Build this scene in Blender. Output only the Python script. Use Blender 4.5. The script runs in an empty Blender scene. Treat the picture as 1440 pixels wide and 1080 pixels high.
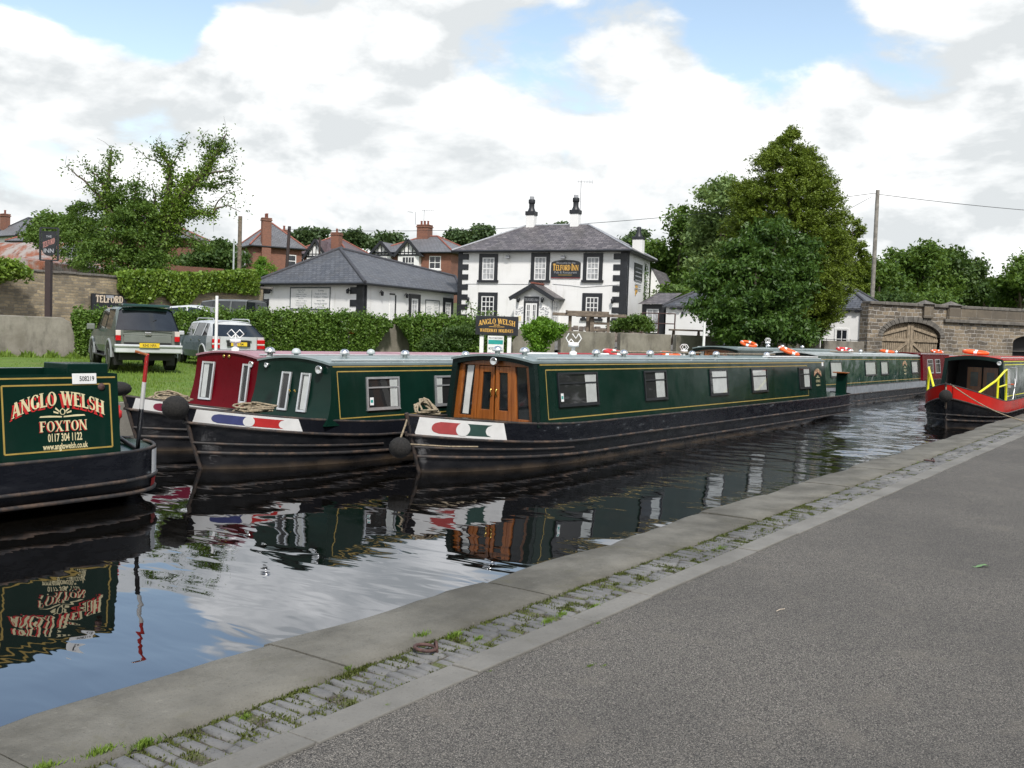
import bpy, math, random
import numpy as np
from mathutils import Vector, Matrix
R = math.radians
random.seed(7); RNG = np.random.default_rng(11)
SC = bpy.context.scene; COL = SC.collection

# ---------------------------------------------------------------- camera
FPX, EYE, ROLL, HOR = 1400.0, 2.15, R(1.95), 472.0
PITCH = math.atan((540 - HOR) * math.cos(ROLL) / FPX)
cd = bpy.data.cameras.new('camera'); cam = bpy.data.objects.new('camera', cd); COL.objects.link(cam)
cd.sensor_width = 36; cd.lens = FPX / 1440 * 36; cd.clip_start = .05; cd.clip_end = 6000
_f = Vector((0, math.cos(PITCH), -math.sin(PITCH))); _u = Vector((0, math.sin(PITCH), math.cos(PITCH))); _r = Vector((1, 0, 0))
_cr = _r * math.cos(ROLL) + _u * math.sin(ROLL); _cu = -_r * math.sin(ROLL) + _u * math.cos(ROLL)
cam.matrix_world = Matrix(((_cr.x, _cu.x, -_f.x, 0), (_cr.y, _cu.y, -_f.y, 0), (_cr.z, _cu.z, -_f.z, EYE), (0, 0, 0, 1)))
SC.camera = cam

# ---------------------------------------------------------------- sky and sun
SUN_EL, SUN_AZ = 50, 166            # degrees; azimuth clockwise from the view direction 
w = bpy.data.worlds.new('World'); SC.world = w; w.use_nodes = True
N, Lk = w.node_tree.nodes, w.node_tree.links
N.clear()
def wn(t, **k):
    n = N.new(t)
    for a, b in k.items(): setattr(n, a, b)
    return n
def wmath(op, a, b=None, c=None, clamp=False):
    n = wn('ShaderNodeMath', operation=op, use_clamp=clamp)
    for i, q in enumerate((a, b, c)):
        if q is None: continue
        if isinstance(q, (int, float)): n.inputs[i].default_value = q
        else: Lk.new(q, n.inputs[i])
    return n.outputs[0]
sky = wn('ShaderNodeTexSky', sky_type='NISHITA', sun_disc=False, sun_elevation=R(SUN_EL), sun_rotation=R(SUN_AZ), altitude=100, air_density=1.0, dust_density=.6, ozone_density=1.6)
tc = wn('ShaderNodeTexCoord')
def wnoise(loc, scale, detail, rough, dist=.0):
    mp = wn('ShaderNodeMapping'); Lk.new(tc.outputs['Generated'], mp.inputs[0])
    mp.inputs['Location'].default_value = loc; mp.inputs['Scale'].default_value = (1, 1, 2.1)
    n = wn('ShaderNodeTexNoise'); Lk.new(mp.outputs[0], n.inputs['Vector'])
    n.inputs['Scale'].default_value = scale; n.inputs['Detail'].default_value = detail; n.inputs['Roughness'].default_value = rough; n.inputs['Distortion'].default_value = dist
    return n.outputs['Fac']
sep = wn('ShaderNodeSeparateXYZ'); Lk.new(tc.outputs['Generated'], sep.inputs[0]); el = sep.outputs['Z']
def blob(px, py, rad):              # soft gap in the cloud round one direction of the sky
    a, b = px - 720., py - 540.; c, s = math.cos(ROLL), math.sin(ROLL)
    d = (_r * (a * c + b * s) - _u * (b * c - a * s) + _f * FPX).normalized()
    dn = wn('ShaderNodeVectorMath', operation='DISTANCE'); Lk.new(tc.outputs['Generated'], dn.inputs[0]); dn.inputs[1].default_value = d
    m = wn('ShaderNodeMapRange', interpolation_type='SMOOTHSTEP'); Lk.new(dn.outputs['Value'], m.inputs[0])
    m.inputs[1].default_value = 0; m.inputs[2].default_value = rad; m.inputs[3].default_value = 1; m.inputs[4].default_value = 0
    return m.outputs[0]
base = wnoise((3.1, 1.7, .3), 5.8, 11, .56, .25)
hi = wnoise((3.1, 1.7, .375), 5.8, 6, .54, .25)            # the same clouds a little higher up: tops light, undersides grey
soft = wnoise((8.2, 4.4, .9), 5.5, 7, .58)
gaps = None
for px, py, rad, k in ((232, 22, .055, .22), (190, -40, .10, .34), (785, 30, .08, .14), (1070, 55, .075, .24), (1010, 0, .08, .19), (1150, 20, .07, .14), (1290, 85, .08, .20), (1180, 55, .06, .12), (60, 230, .08, .1),
                       (240, 225, .09, .12), (20, 240, .09, .10), (200, -130, .2, .42), (-60, -110, .2, .34), (560, -140, .16, -.2), (430, 70, .2, -.16), (930, 85, .07, -.16), (60, 70, .11, -.22), (1240, 200, .14, -.14), (1400, 10, .09, -.1)):
    t = wmath('MULTIPLY', blob(px, py, rad), k); gaps = t if gaps is None else wmath('ADD', gaps, t)
cov = wmath('SUBTRACT', wmath('ADD', base, wmath('MULTIPLY', wmath('SUBTRACT', .50, el), .42)), gaps)
mr = wn('ShaderNodeMapRange', interpolation_type='SMOOTHSTEP'); Lk.new(cov, mr.inputs[0]); mr.inputs[1].default_value = .39; mr.inputs[2].default_value = .545
fac = mr.outputs[0]
shade = wmath('ADD', wmath('MULTIPLY', wmath('SUBTRACT', base, hi), 2.8), wmath('MULTIPLY', wmath('SUBTRACT', soft, .5), 1.3))
mr2 = wn('ShaderNodeMapRange'); Lk.new(shade, mr2.inputs[0]); mr2.inputs[1].default_value = -.22; mr2.inputs[2].default_value = .52
cr = wn('ShaderNodeMixRGB'); Lk.new(mr2.outputs[0], cr.inputs[0]); cr.inputs[1].default_value = (6.3, 6.6, 6.75, 1); cr.inputs[2].default_value = (11.4, 11.4, 11.3, 1)
mx = wn('ShaderNodeMixRGB'); Lk.new(fac, mx.inputs[0]); Lk.new(cr.outputs[0], mx.inputs[2])
sm = wn('ShaderNodeMixRGB', blend_type='MULTIPLY'); sm.inputs[0].default_value = 1; Lk.new(sky.outputs[0], sm.inputs[1]); sm.inputs[2].default_value = (2.35, 2.05, 1.72, 1)
Lk.new(sm.outputs[0], mx.inputs[1])
bg = wn('ShaderNodeBackground'); Lk.new(mx.outputs[0], bg.inputs[0]); bg.inputs[1].default_value = .085
wo = wn('ShaderNodeOutputWorld'); Lk.new(bg.outputs[0], wo.inputs[0])
sd = bpy.data.lights.new('sun', 'SUN'); sd.energy = 2.9; sd.angle = R(6); sd.color = (1, .96, .9)
sun = bpy.data.objects.new('sun', sd); COL.objects.link(sun)
_sv = Vector((math.sin(R(SUN_AZ)) * math.cos(R(SUN_EL)), math.cos(R(SUN_AZ)) * math.cos(R(SUN_EL)), math.sin(R(SUN_EL))))
sun.rotation_euler = _sv.to_track_quat('Z', 'Y').to_euler(); sun.location = _sv * 200
SC.view_settings.view_transform = 'Standard'; SC.view_settings.look = 'None'; SC.view_settings.exposure = .53; SC.view_settings.gamma = 1
SC.cycles.max_bounces = 8; SC.cycles.transparent_max_bounces = 12; SC.cycles.caustics_reflective = False; SC.cycles.caustics_refractive = False
SC.cycles.use_denoising = True

# ---------------------------------------------------------------- where things stand
def ray(px, py):
    a, b = px - 720., py - 540.; c, s = math.cos(ROLL), math.sin(ROLL)
    return _r * (a * c + b * s) - _u * (b * c - a * s) + _f * FPX
def at(px, py, Y):                  # point at depth Y
    r = ray(px, py); return r * (Y / r.y) + Vector((0, 0, EYE))
def atz(px, py, z):                 # point at height z
    r = ray(px, py); return r * ((z - EYE) / r.z) + Vector((0, 0, EYE))
E0 = Vector((-2.22, 4.34)); DU = Vector((.56711, .82364)); DV = Vector((-.82364, .56711))
def P(u, v, z=0.): return Vector((E0.x + DU.x * u + DV.x * v, E0.y + DU.y * u + DV.y * v, z))
YAW = math.atan2(DU.y, DU.x)
def u_of(px, v, z):                 # where the line (v, z) along the canal passes a column of the picture
    lo, hi_ = -1., 400.
    for _ in range(50):
        m = (lo + hi_) / 2; q = P(m, v, z)
        d = q - Vector((0, 0, EYE)); k = d.dot(_f); x = 720 + FPX * d.dot(_cr) / k if k > 0 else -9e9
        if x < px: lo = m
        else: hi_ = m
    return (lo + hi_) / 2

# ---------------------------------------------------------------- mesh building
class MB:
    def __init__(s): s.v = []; s.f = []; s.m = []; s.s = []; s.cur = 0; s.smooth = False
    def add(s, vs, fs, sm=None):
        o = len(s.v); s.v += [tuple(q) for q in vs]
        for f in fs: s.f.append([i + o for i in f]); s.m.append(s.cur); s.s.append(s.smooth if sm is None else sm)
    def poly(s, *pts): s.add(pts, [list(range(len(pts)))])
    def obox(s, c, ax, ay, az):
        c, ax, ay, az = map(Vector, (c, ax, ay, az)); vs = [c + ax * i + ay * j + az * k for k in (-1, 1) for j in (-1, 1) for i in (-1, 1)]
        s.add(vs, [(0, 2, 3, 1), (4, 5, 7, 6), (0, 1, 5, 4), (2, 6, 7, 3), (0, 4, 6, 2), (1, 3, 7, 5)], False)
    def box(s, x0, x1, y0, y1, z0, z1): s.obox(((x0 + x1) / 2, (y0 + y1) / 2, (z0 + z1) / 2), ((x1 - x0) / 2, 0, 0), (0, (y1 - y0) / 2, 0), (0, 0, (z1 - z0) / 2))
    def bar(s, p, q, w, h, up=(0, 0, 1)):
        p, q = Vector(p), Vector(q); d = q - p; L = d.length; d.normalize(); up = Vector(up); y = up.cross(d)
        y = Vector((1, 0, 0)) if y.length < 1e-4 else y.normalized(); z = d.cross(y); s.obox((p + q) / 2, d * L / 2, y * w / 2, z * h / 2)
    def tube(s, pts, r, n=8, caps=True):
        pts = [Vector(p) for p in pts]; rs = r if isinstance(r, (list, tuple)) else [r] * len(pts); rows = []; ref = None
        for i, p in enumerate(pts):
            t = (pts[min(i + 1, len(pts) - 1)] - pts[max(i - 1, 0)]).normalized()
            if ref is None: ref = t.orthogonal().normalized()
            ref = (ref - t * ref.dot(t)); ref = ref.normalized() if ref.length > 1e-6 else t.orthogonal().normalized(); b = t.cross(ref)
            rows.append([p + (ref * math.cos(6.28318 * k / n) + b * math.sin(6.28318 * k / n)) * rs[i] for k in range(n)])
        vs = [q for row in rows for q in row]; fs = [(i * n + k, i * n + (k + 1) % n, (i + 1) * n + (k + 1) % n, (i + 1) * n + k) for i in range(len(rows) - 1) for k in range(n)]
        s.add(vs, fs, True)
        if caps: s.add(rows[0], [list(range(n))[::-1]], False); s.add(rows[-1], [list(range(n))], False)
    def ring(s, c, rad, r, ax=(0, 0, 1), n=24, m=8, sq=1.):
        c, ax = Vector(c), Vector(ax).normalized(); e = ax.orthogonal().normalized(); g = ax.cross(e); vs = []
        for i in range(n):
            d = e * math.cos(6.28318 * i / n) + g * math.sin(6.28318 * i / n)
            for k in range(m): vs.append(c + d * (rad + r * math.cos(6.28318 * k / m)) + ax * r * sq * math.sin(6.28318 * k / m))
        s.add(vs, [(i * m + k, ((i + 1) % n) * m + k, ((i + 1) % n) * m + (k + 1) % m, i * m + (k + 1) % m) for i in range(n) for k in range(m)], True)
    def lathe(s, prof, c=(0, 0, 0), ax=(0, 0, 1), n=20, sm=True):
        c, ax = Vector(c), Vector(ax).normalized(); e = ax.orthogonal().normalized(); g = ax.cross(e)
        vs = [c + ax * z + (e * math.cos(6.28318 * k / n) + g * math.sin(6.28318 * k / n)) * r for r, z in prof for k in range(n)]
        s.add(vs, [(i * n + k, i * n + (k + 1) % n, (i + 1) * n + (k + 1) % n, (i + 1) * n + k) for i in range(len(prof) - 1) for k in range(n)], sm)
    def grid(s, rows, sm=None, flip=False):
        n = len(rows[0]); vs = [q for r in rows for q in r]
        fs = [(i * n + k, i * n + k + 1, (i + 1) * n + k + 1, (i + 1) * n + k) for i in range(len(rows) - 1) for k in range(n - 1)]
        if flip: fs = [f[::-1] for f in fs]
        s.add(vs, fs, sm)
    def prism(s, poly, o, ax, ay, az):   # outline in (ax, ay) swept along az
        o, ax, ay, az = map(Vector, (o, ax, ay, az)); n = len(poly); a = [o + ax * x + ay * y for x, y in poly]; b = [q + az for q in a]
        s.add(a + b, [list(range(n))[::-1], list(range(n, 2 * n))] + [(i, (i + 1) % n, n + (i + 1) % n, n + i) for i in range(n)], False)
    def build(s, name, mats, parent=None, bevel=0, loc=None, weld=False, autosmooth=None):
        me = bpy.data.meshes.new(name); me.from_pydata(s.v, [], s.f); mats = mats if isinstance(mats, (list, tuple)) else [mats]
        for m in mats: me.materials.append(m)
        me.polygons.foreach_set('material_index', s.m); me.polygons.foreach_set('use_smooth', s.s); me.update()
        o = bpy.data.objects.new(name, me); COL.objects.link(o)
        if parent is not None: o.parent = parent
        if loc is not None: o.location = loc
        if bevel:
            b = o.modifiers.new('bevel', 'BEVEL'); b.width = bevel; b.segments = 2; b.limit_method = 'ANGLE'; b.angle_limit = R(40)
        return o
def tag(o, label=None, cat=None, group=None, kind=None):
    if label: o['label'] = label
    if cat: o['category'] = cat
    if group: o['group'] = group
    if kind: o['kind'] = kind
    return o
def thing(name, label, cat, loc=(0, 0, 0), rz=0, group=None):
    o = bpy.data.objects.new(name, None); COL.objects.link(o); o.location = loc; o.rotation_euler = (0, 0, rz); o.empty_display_size = .2
    return tag(o, label, cat, group)
def kids(o): return [c for c in COL.objects if c.parent == o]
def dup(o, loc, rz=None, label=None, sc=None, parent=None):
    r = o.copy(); COL.objects.link(r)
    if loc is not None: r.location = loc
    if rz is not None: r.rotation_euler = (0, 0, rz)
    if sc is not None: r.scale = (sc, sc, sc) if not isinstance(sc, tuple) else sc
    if label: r['label'] = label
    if parent is not None: r.parent = parent
    for ch in kids(o): dup(ch, None, parent=r)
    return r

# ---------------------------------------------------------------- materials
class NT:
    def __init__(s, name):
        s.mat = bpy.data.materials.new(name); s.mat.use_nodes = True; s.t = s.mat.node_tree; s.t.nodes.clear()
        s.out = s.n('ShaderNodeOutputMaterial'); s.b = s.n('ShaderNodeBsdfPrincipled'); s.l(s.b.outputs[0], s.out.inputs[0]); s.tc = s.n('ShaderNodeTexCoord')
    def n(s, t, **k):
        q = s.t.nodes.new(t)
        for a, b in k.items(): setattr(q, a, b)
        return q
    def l(s, a, b): s.t.links.new(a, b)
    def put(s, sock, val):
        if hasattr(val, 'default_value') or hasattr(val, 'is_output'): s.l(val, sock)
        elif isinstance(val, (tuple, list)) and len(val) == 3 and sock.type == 'RGBA': sock.default_value = (*val, 1)
        else: sock.default_value = val
    def math(s, op, a, b=0., clamp=False):
        q = s.n('ShaderNodeMath', operation=op, use_clamp=clamp); s.put(q.inputs[0], a); s.put(q.inputs[1], b); return q.outputs[0]
    def noise(s, scale, detail=4, rough=.55, vec=None, dist=0., stretch=None):
        q = s.n('ShaderNodeTexNoise'); v = vec or s.tc.outputs['Object']
        if stretch:
            m = s.n('ShaderNodeMapping'); s.l(v, m.inputs[0]); m.inputs['Scale'].default_value = stretch; v = m.outputs[0]
        s.l(v, q.inputs['Vector']); q.inputs['Scale'].default_value = scale; q.inputs['Detail'].default_value = detail; q.inputs['Roughness'].default_value = rough; q.inputs['Distortion'].default_value = dist
        return q.outputs['Fac']
    def step(s, x, a, b, lo=0., hi=1.):
        q = s.n('ShaderNodeMapRange', interpolation_type='SMOOTHSTEP'); s.l(x, q.inputs[0])
        for i, v in enumerate((a, b, lo, hi)): q.inputs[i + 1].default_value = v
        return q.outputs[0]
    def mix(s, f, a, b, mode='MIX'):
        q = s.n('ShaderNodeMixRGB', blend_type=mode); s.put(q.inputs[0], f); s.put(q.inputs[1], a); s.put(q.inputs[2], b); return q.outputs[0]
    def bump(s, h, strength=.3, dist=.02, prev=None):
        q = s.n('ShaderNodeBump'); s.l(h, q.inputs['Height']); q.inputs['Strength'].default_value = strength; q.inputs['Distance'].default_value = dist
        if prev is not None: s.l(prev, q.inputs['Normal'])
        return q.outputs[0]
    def set(s, color=None, rough=None, normal=None, **k):
        if color is not None: s.put(s.b.inputs['Base Color'], color)
        if rough is not None: s.put(s.b.inputs['Roughness'], rough)
        if normal is not None: s.l(normal, s.b.inputs['Normal'])
        for a, v in k.items(): s.put(s.b.inputs[a.replace('_', ' ')], v)
        return s.mat
    def face(s, sx=1., sy=1.):          # running coordinates on any upright or sloping face: along it, and up it
        c = s.n('ShaderNodeVectorMath', operation='CROSS_PRODUCT'); tn = s.n('ShaderNodeNewGeometry')
        vt = s.n('ShaderNodeVectorTransform', vector_type='NORMAL', convert_from='WORLD', convert_to='OBJECT'); s.l(tn.outputs['True Normal'], vt.inputs[0])
        s.l(vt.outputs[0], c.inputs[0]); c.inputs[1].default_value = (0, 0, 1)
        nn = s.n('ShaderNodeVectorMath', operation='NORMALIZE'); s.l(c.outputs[0], nn.inputs[0])
        d = s.n('ShaderNodeVectorMath', operation='DOT_PRODUCT'); s.l(nn.outputs[0], d.inputs[0]); s.l(s.tc.outputs['Object'], d.inputs[1])
        z = s.n('ShaderNodeSeparateXYZ'); s.l(s.tc.outputs['Object'], z.inputs[0])
        o = s.n('ShaderNodeCombineXYZ'); s.l(s.math('MULTIPLY', d.outputs['Value'], sx), o.inputs[0]); s.l(s.math('MULTIPLY', z.outputs[2], sy), o.inputs[1]); return o.outputs[0]
def pm(name, col, rough=.5, var=.12, scale=6, bump=0., bscale=40, dirt=0., spec=.5, metal=0., coat=0.):
    t = NT(name); f = t.noise(scale, 5); c = t.mix(t.step(f, .3, .7), tuple(x * (1 - var) for x in col), tuple(min(1, x * (1 + var)) for x in col))
    if dirt: c = t.mix(t.math('MULTIPLY', t.step(t.noise(scale * .7, 8, .7), .5, .72), dirt), c, (.09, .08, .065))
    t.set(c, rough, Metallic=metal, Specular_IOR_Level=spec, Coat_Weight=coat)
    if bump: t.set(normal=t.bump(t.noise(bscale, 4), bump, .01))
    return t.mat
def paint(name, col, rough=.16, wob=.2, spec=.18):     # gloss coach paint on slightly uneven steel
    t = NT(name); c = t.mix(t.step(t.noise(1.1, 5, .6), .35, .7), tuple(x * .86 for x in col), tuple(x * 1.1 for x in col)); st = t.noise(1., 6, .7, stretch=(3.5, 3.5, .45)); c = t.mix(t.step(st, .52, .78, 0., .14), c, tuple(x * .75 + .05 for x in col))
    r = t.step(t.noise(2.3, 6, .65), .3, .75, rough * .8, rough * 1.7)
    return t.set(c, r, t.bump(t.noise(1.6, 2, .4), wob, .05), Specular_IOR_Level=spec)
def brickmat(name, c1, c2, mort, bw, bh, msize=.01, sy=1., dist=0., bump=.5, rough=.85, stain=.3, off=.5, dark=(.05, .05, .045), var=.5, sscale=.6, sq_=1.):
    t = NT(name); v = t.face(1., sy)
    if dist:
        nz = t.n('ShaderNodeTexNoise'); t.l(v, nz.inputs['Vector']); nz.inputs['Scale'].default_value = 2.2; nz.inputs['Detail'].default_value = 3
        a = t.n('ShaderNodeVectorMath', operation='MULTIPLY_ADD'); t.l(nz.outputs['Color'], a.inputs[0]); a.inputs[1].default_value = (dist, dist, 0); t.l(v, a.inputs[2]); v = a.outputs[0]
    b = t.n('ShaderNodeTexBrick'); t.l(v, b.inputs['Vector']); b.offset = off; b.squash = sq_; b.squash_frequency = 3; b.offset_frequency = 2
    for k, x in (('Color1', (*c1, 1)), ('Color2', (*c2, 1)), ('Mortar', (*mort, 1)), ('Scale', 1.), ('Mortar Size', msize), ('Mortar Smooth', .3), ('Bias', 0.), ('Brick Width', bw), ('Row Height', bh)): b.inputs[k].default_value = x
    n1 = t.noise(sscale, 6, .6); n2 = t.noise(9, 5, .6)
    c = t.mix(t.step(n2, .35, .7, 0., var), b.outputs['Color'], tuple(x * .55 for x in c1)); c = t.mix(t.step(n1, .45, .7, 0., stain), c, dark)
    h = t.math('ADD', t.math('MULTIPLY', b.outputs['Fac'], -1.), t.math('MULTIPLY', n2, .6))
    return t.set(c, rough, t.bump(h, bump, .02))
def leafmat(name, dark, light, trans=.35, rough=.55, spec=.3):
    t = NT(name); g = t.n('ShaderNodeNewGeometry'); n = t.noise(.8, 3)
    f = t.math('ADD', t.math('MULTIPLY', g.outputs['Random Per Island'], .65), t.math('MULTIPLY', t.step(n, .3, .7), .35))
    c = t.mix(f, dark, light); t.set(c, rough, Specular_IOR_Level=spec)
    tr = t.n('ShaderNodeBsdfTranslucent'); t.l(t.mix(.5, c, (light[0] * 1.3, light[1] * 1.2, light[2] * .6)), tr.inputs[0]); ms = t.n('ShaderNodeMixShader'); ms.inputs[0].default_value = trans
    t.l(t.b.outputs[0], ms.inputs[1]); t.l(tr.outputs[0], ms.inputs[2]); t.l(ms.outputs[0], t.out.inputs[0]); return t.mat
def glassmat(name, tint=(.5, .55, .55)):
    t = NT(name); tr = t.n('ShaderNodeBsdfTransparent'); tr.inputs[0].default_value = (*tint, 1); gl = t.n('ShaderNodeBsdfGlossy'); gl.inputs['Roughness'].default_value = .03
    lw = t.n('ShaderNodeLayerWeight'); lw.inputs[0].default_value = .5; ms = t.n('ShaderNodeMixShader'); t.l(t.math('ADD', t.math('MULTIPLY', t.math('POWER', lw.outputs['Facing'], 5.), .9), .05), ms.inputs[0]); t.l(tr.outputs[0], ms.inputs[1]); t.l(gl.outputs[0], ms.inputs[2]); t.l(ms.outputs[0], t.out.inputs[0]); return t.mat
M = {}
M['green'] = paint('dark_green_paint', (.004, .021, .0145)); M['greenroof'] = paint('grey_green_roof_paint', (.20, .25, .25), .3); M['red'] = paint('maroon_paint', (.10, .002, .006), .25, .12, .06)
M['pinkroof'] = paint('faded_red_roof_paint', (.36, .2, .23), .4); M['brightred'] = paint('bright_red_paint', (.55, .018, .012)); M['bandblack'] = paint('black_band_paint', (.009, .01, .014), .22)
M['palegreen'] = paint('lighter_green_paint', (.015, .042, .032), .10, .5, .14)  # lighter, glossier and more uneven version of the boat green
M['gold'] = pm('gold_line_paint', (.36, .25, .06), .4); M['cream'] = pm('cream_sign_paint', (.68, .6, .36), .4); M['signred'] = pm('sign_red_paint', (.5, .02, .02), .4)
M['white'] = pm('white_gloss_paint', (.80, .80, .79), .3, .04, dirt=.08); M['pink'] = pm('faded_red_paint', (.42, .07, .07), .35); M['flashgreen'] = pm('flash_green_paint', (.035, .075, .065), .3)
M['flashblue'] = pm('flash_blue_paint', (.055, .065, .19), .3); M['flashred'] = pm('flash_red_paint', (.5, .03, .03), .3); M['flashmaroon'] = pm('flash_maroon_paint', (.22, .02, .05), .3)
M['alu'] = pm('aluminium', (.62, .63, .64), .32, .06, metal=.7); M['chrome'] = pm('chrome', (.75, .75, .74), .3, .03, metal=1.); M['brass'] = pm('brass', (.6, .42, .12), .25, metal=1.)
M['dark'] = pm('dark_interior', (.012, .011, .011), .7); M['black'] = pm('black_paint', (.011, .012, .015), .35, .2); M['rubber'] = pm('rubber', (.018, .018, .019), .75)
M['curtain'] = pm('curtain_cloth', (.62, .62, .60), .9, .08); M['glass'] = glassmat('window_glass', (.88, .90, .90)); M['darkglass'] = pm('dark_window_glass', (.012, .014, .016), .05, .2, spec=.8)
M['orange'] = pm('orange_plastic', (.75, .11, .015), .45, .1); M['yellow'] = pm('yellow_rail_paint', (.75, .72, .02), .35, .06); M['redpole'] = pm('red_pole_paint', (.32, .015, .02), .4)
M['rope'] = pm('old_rope', (.27, .22, .15), .95, .35, 30, .6, 120); M['fender'] = pm('tarred_rope_fender', (.013, .012, .011), .9, .5, 40, 1., 55); M['plank'] = pm('weathered_plank', (.22, .18, .13), .8, .3, 12)
M['rust'] = pm('rusty_iron', (.07, .035, .03), .7, .4, 30, .4, 80)
def woodmat():
    t = NT('varnished_wood'); f = t.noise(6, 6, .6, stretch=(1, 6, .35)); return t.set(t.mix(t.step(f, .3, .7), (.20, .055, .010), (.36, .115, .022)), .28, Coat_Weight=.5, Coat_Roughness=.1)
M['wood'] = woodmat()
def hullmat(name, scr):
    t = NT(name); sp = t.n('ShaderNodeSeparateXYZ'); t.l(t.tc.outputs['Object'], sp.inputs[0]); z = sp.outputs[2]
    c = t.mix(t.step(t.noise(2.5, 6, .6), .35, .7), (.005, .006, .008), (.014, .014, .016))
    rub = t.noise(5, 8, .7, stretch=(.5, 1, 1.6)); c = t.mix(t.step(rub, .64, .70, 0., scr), c, (.14, .15, .17))
    wob = t.math('ADD', z, t.math('MULTIPLY', t.noise(3, 5), .12)); mud = t.math('MULTIPLY', t.step(wob, .16, .05), t.step(t.noise(1.2, 4), .2, .6)); c = t.mix(t.math('MULTIPLY', mud, .8), c, (.075, .055, .038))
    return t.set(c, t.step(rub, .4, .7, .25, .55), t.bump(t.noise(2.2, 3), .25, .04), Specular_IOR_Level=.22)
M['hull'] = hullmat('tarred_hull', .25); M['hullworn'] = hullmat('scraped_hull', .8)
def bandworn():
    t = NT('scraped_black_band'); rub = t.noise(5, 8, .72, stretch=(.5, 1, 1.8)); big = t.step(t.noise(.5, 3), .42, .62); c = t.mix(t.math('MULTIPLY', t.step(rub, .60, .67), big), (.008, .009, .013), (.22, .24, .26)); c = t.mix(t.step(t.noise(9, 6, .7), .66, .74, 0., .6), c, (.07, .045, .03)); return t.set(c, t.step(rub, .4, .7, .2, .5), t.bump(t.noise(2.2, 3), .2, .04), Specular_IOR_Level=.3)
M['bandworn'] = bandworn()
t = NT('strake_rust'); M['strake'] = t.set(t.mix(t.step(t.noise(4, 8, .7), .45, .68), (.022, .02, .02), (.10, .065, .045)), .6)
# ================================================================ THE SETTING: water, towpath, banks, ground
def asphalt():
    t = NT('old_tarmac'); v = t.n('ShaderNodeTexVoronoi'); t.l(t.tc.outputs['Object'], v.inputs['Vector']); v.inputs['Scale'].default_value = 165
    sp = t.n('ShaderNodeSeparateXYZ'); t.l(v.outputs['Color'], sp.inputs[0])
    big = t.noise(.45, 6, .62); mid = t.noise(3.2, 6, .6)
    c = t.mix(sp.outputs[0], (.098, .090, .078), (.232, .217, .192)); c = t.mix(t.step(sp.outputs[1], .86, .95), c, (.36, .33, .285))
    c = t.mix(t.step(v.outputs['Distance'], .4, .75), c, (.04, .038, .036))
    c = t.mix(t.step(big, .36, .66, .35, 0.), c, (.05, .048, .046)); c = t.mix(t.step(mid, .52, .72, 0., .35), c, (.17, .153, .128))
    h = t.math('SUBTRACT', 1., v.outputs['Distance']); return t.set(c, .85, t.bump(h, .9, .006), Specular_IOR_Level=.3)
def concrete(name, a, b, moss=.3, bump=.35, blotch=.8):
    t = NT(name); c = t.mix(t.step(t.noise(1.4, 8, .65), .3, .7), a, b); c = t.mix(t.step(t.noise(60, 3), .55, .75, 0., .4), c, tuple(x * .5 for x in a)); c = t.mix(t.step(t.noise(22, 4, .7), .62, .72, 0., .45), c, tuple(min(1, x * 1.35) for x in b))
    c = t.mix(t.step(t.noise(2.3, 7, .7, dist=.4), .56, .72, 0., moss), c, (.10, .095, .05)); c = t.mix(t.step(t.noise(.5, 5), .5, .7, 0., blotch * .4), c, tuple(x * .6 for x in a))
    return t.set(c, .9, t.bump(t.math('ADD', t.noise(90, 4), t.math('MULTIPLY', t.noise(9, 5), 2.)), bump, .008), Specular_IOR_Level=.3)
M['asphalt'] = asphalt(); M['coping'] = concrete('coping_concrete', (.082, .078, .065), (.178, .17, .145), .4, .7); M['kerb'] = concrete('kerb_stone', (.145, .14, .126), (.21, .203, .184), .25)
M['sett'] = concrete('sett_stone', (.10, .10, .10), (.195, .193, .187), .3); M['stainwall'] = None
def soil():
    t = NT('joint_soil'); n = t.noise(9, 6, .65); c = t.mix(t.step(n, .42, .58), (.05, .042, .032), (.075, .088, .022)); c = t.mix(t.step(t.noise(70, 3), .5, .7), c, (.17, .15, .12)); return t.set(c, .95, t.bump(t.noise(60, 4), .7, .01))
M['soil'] = soil()
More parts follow.
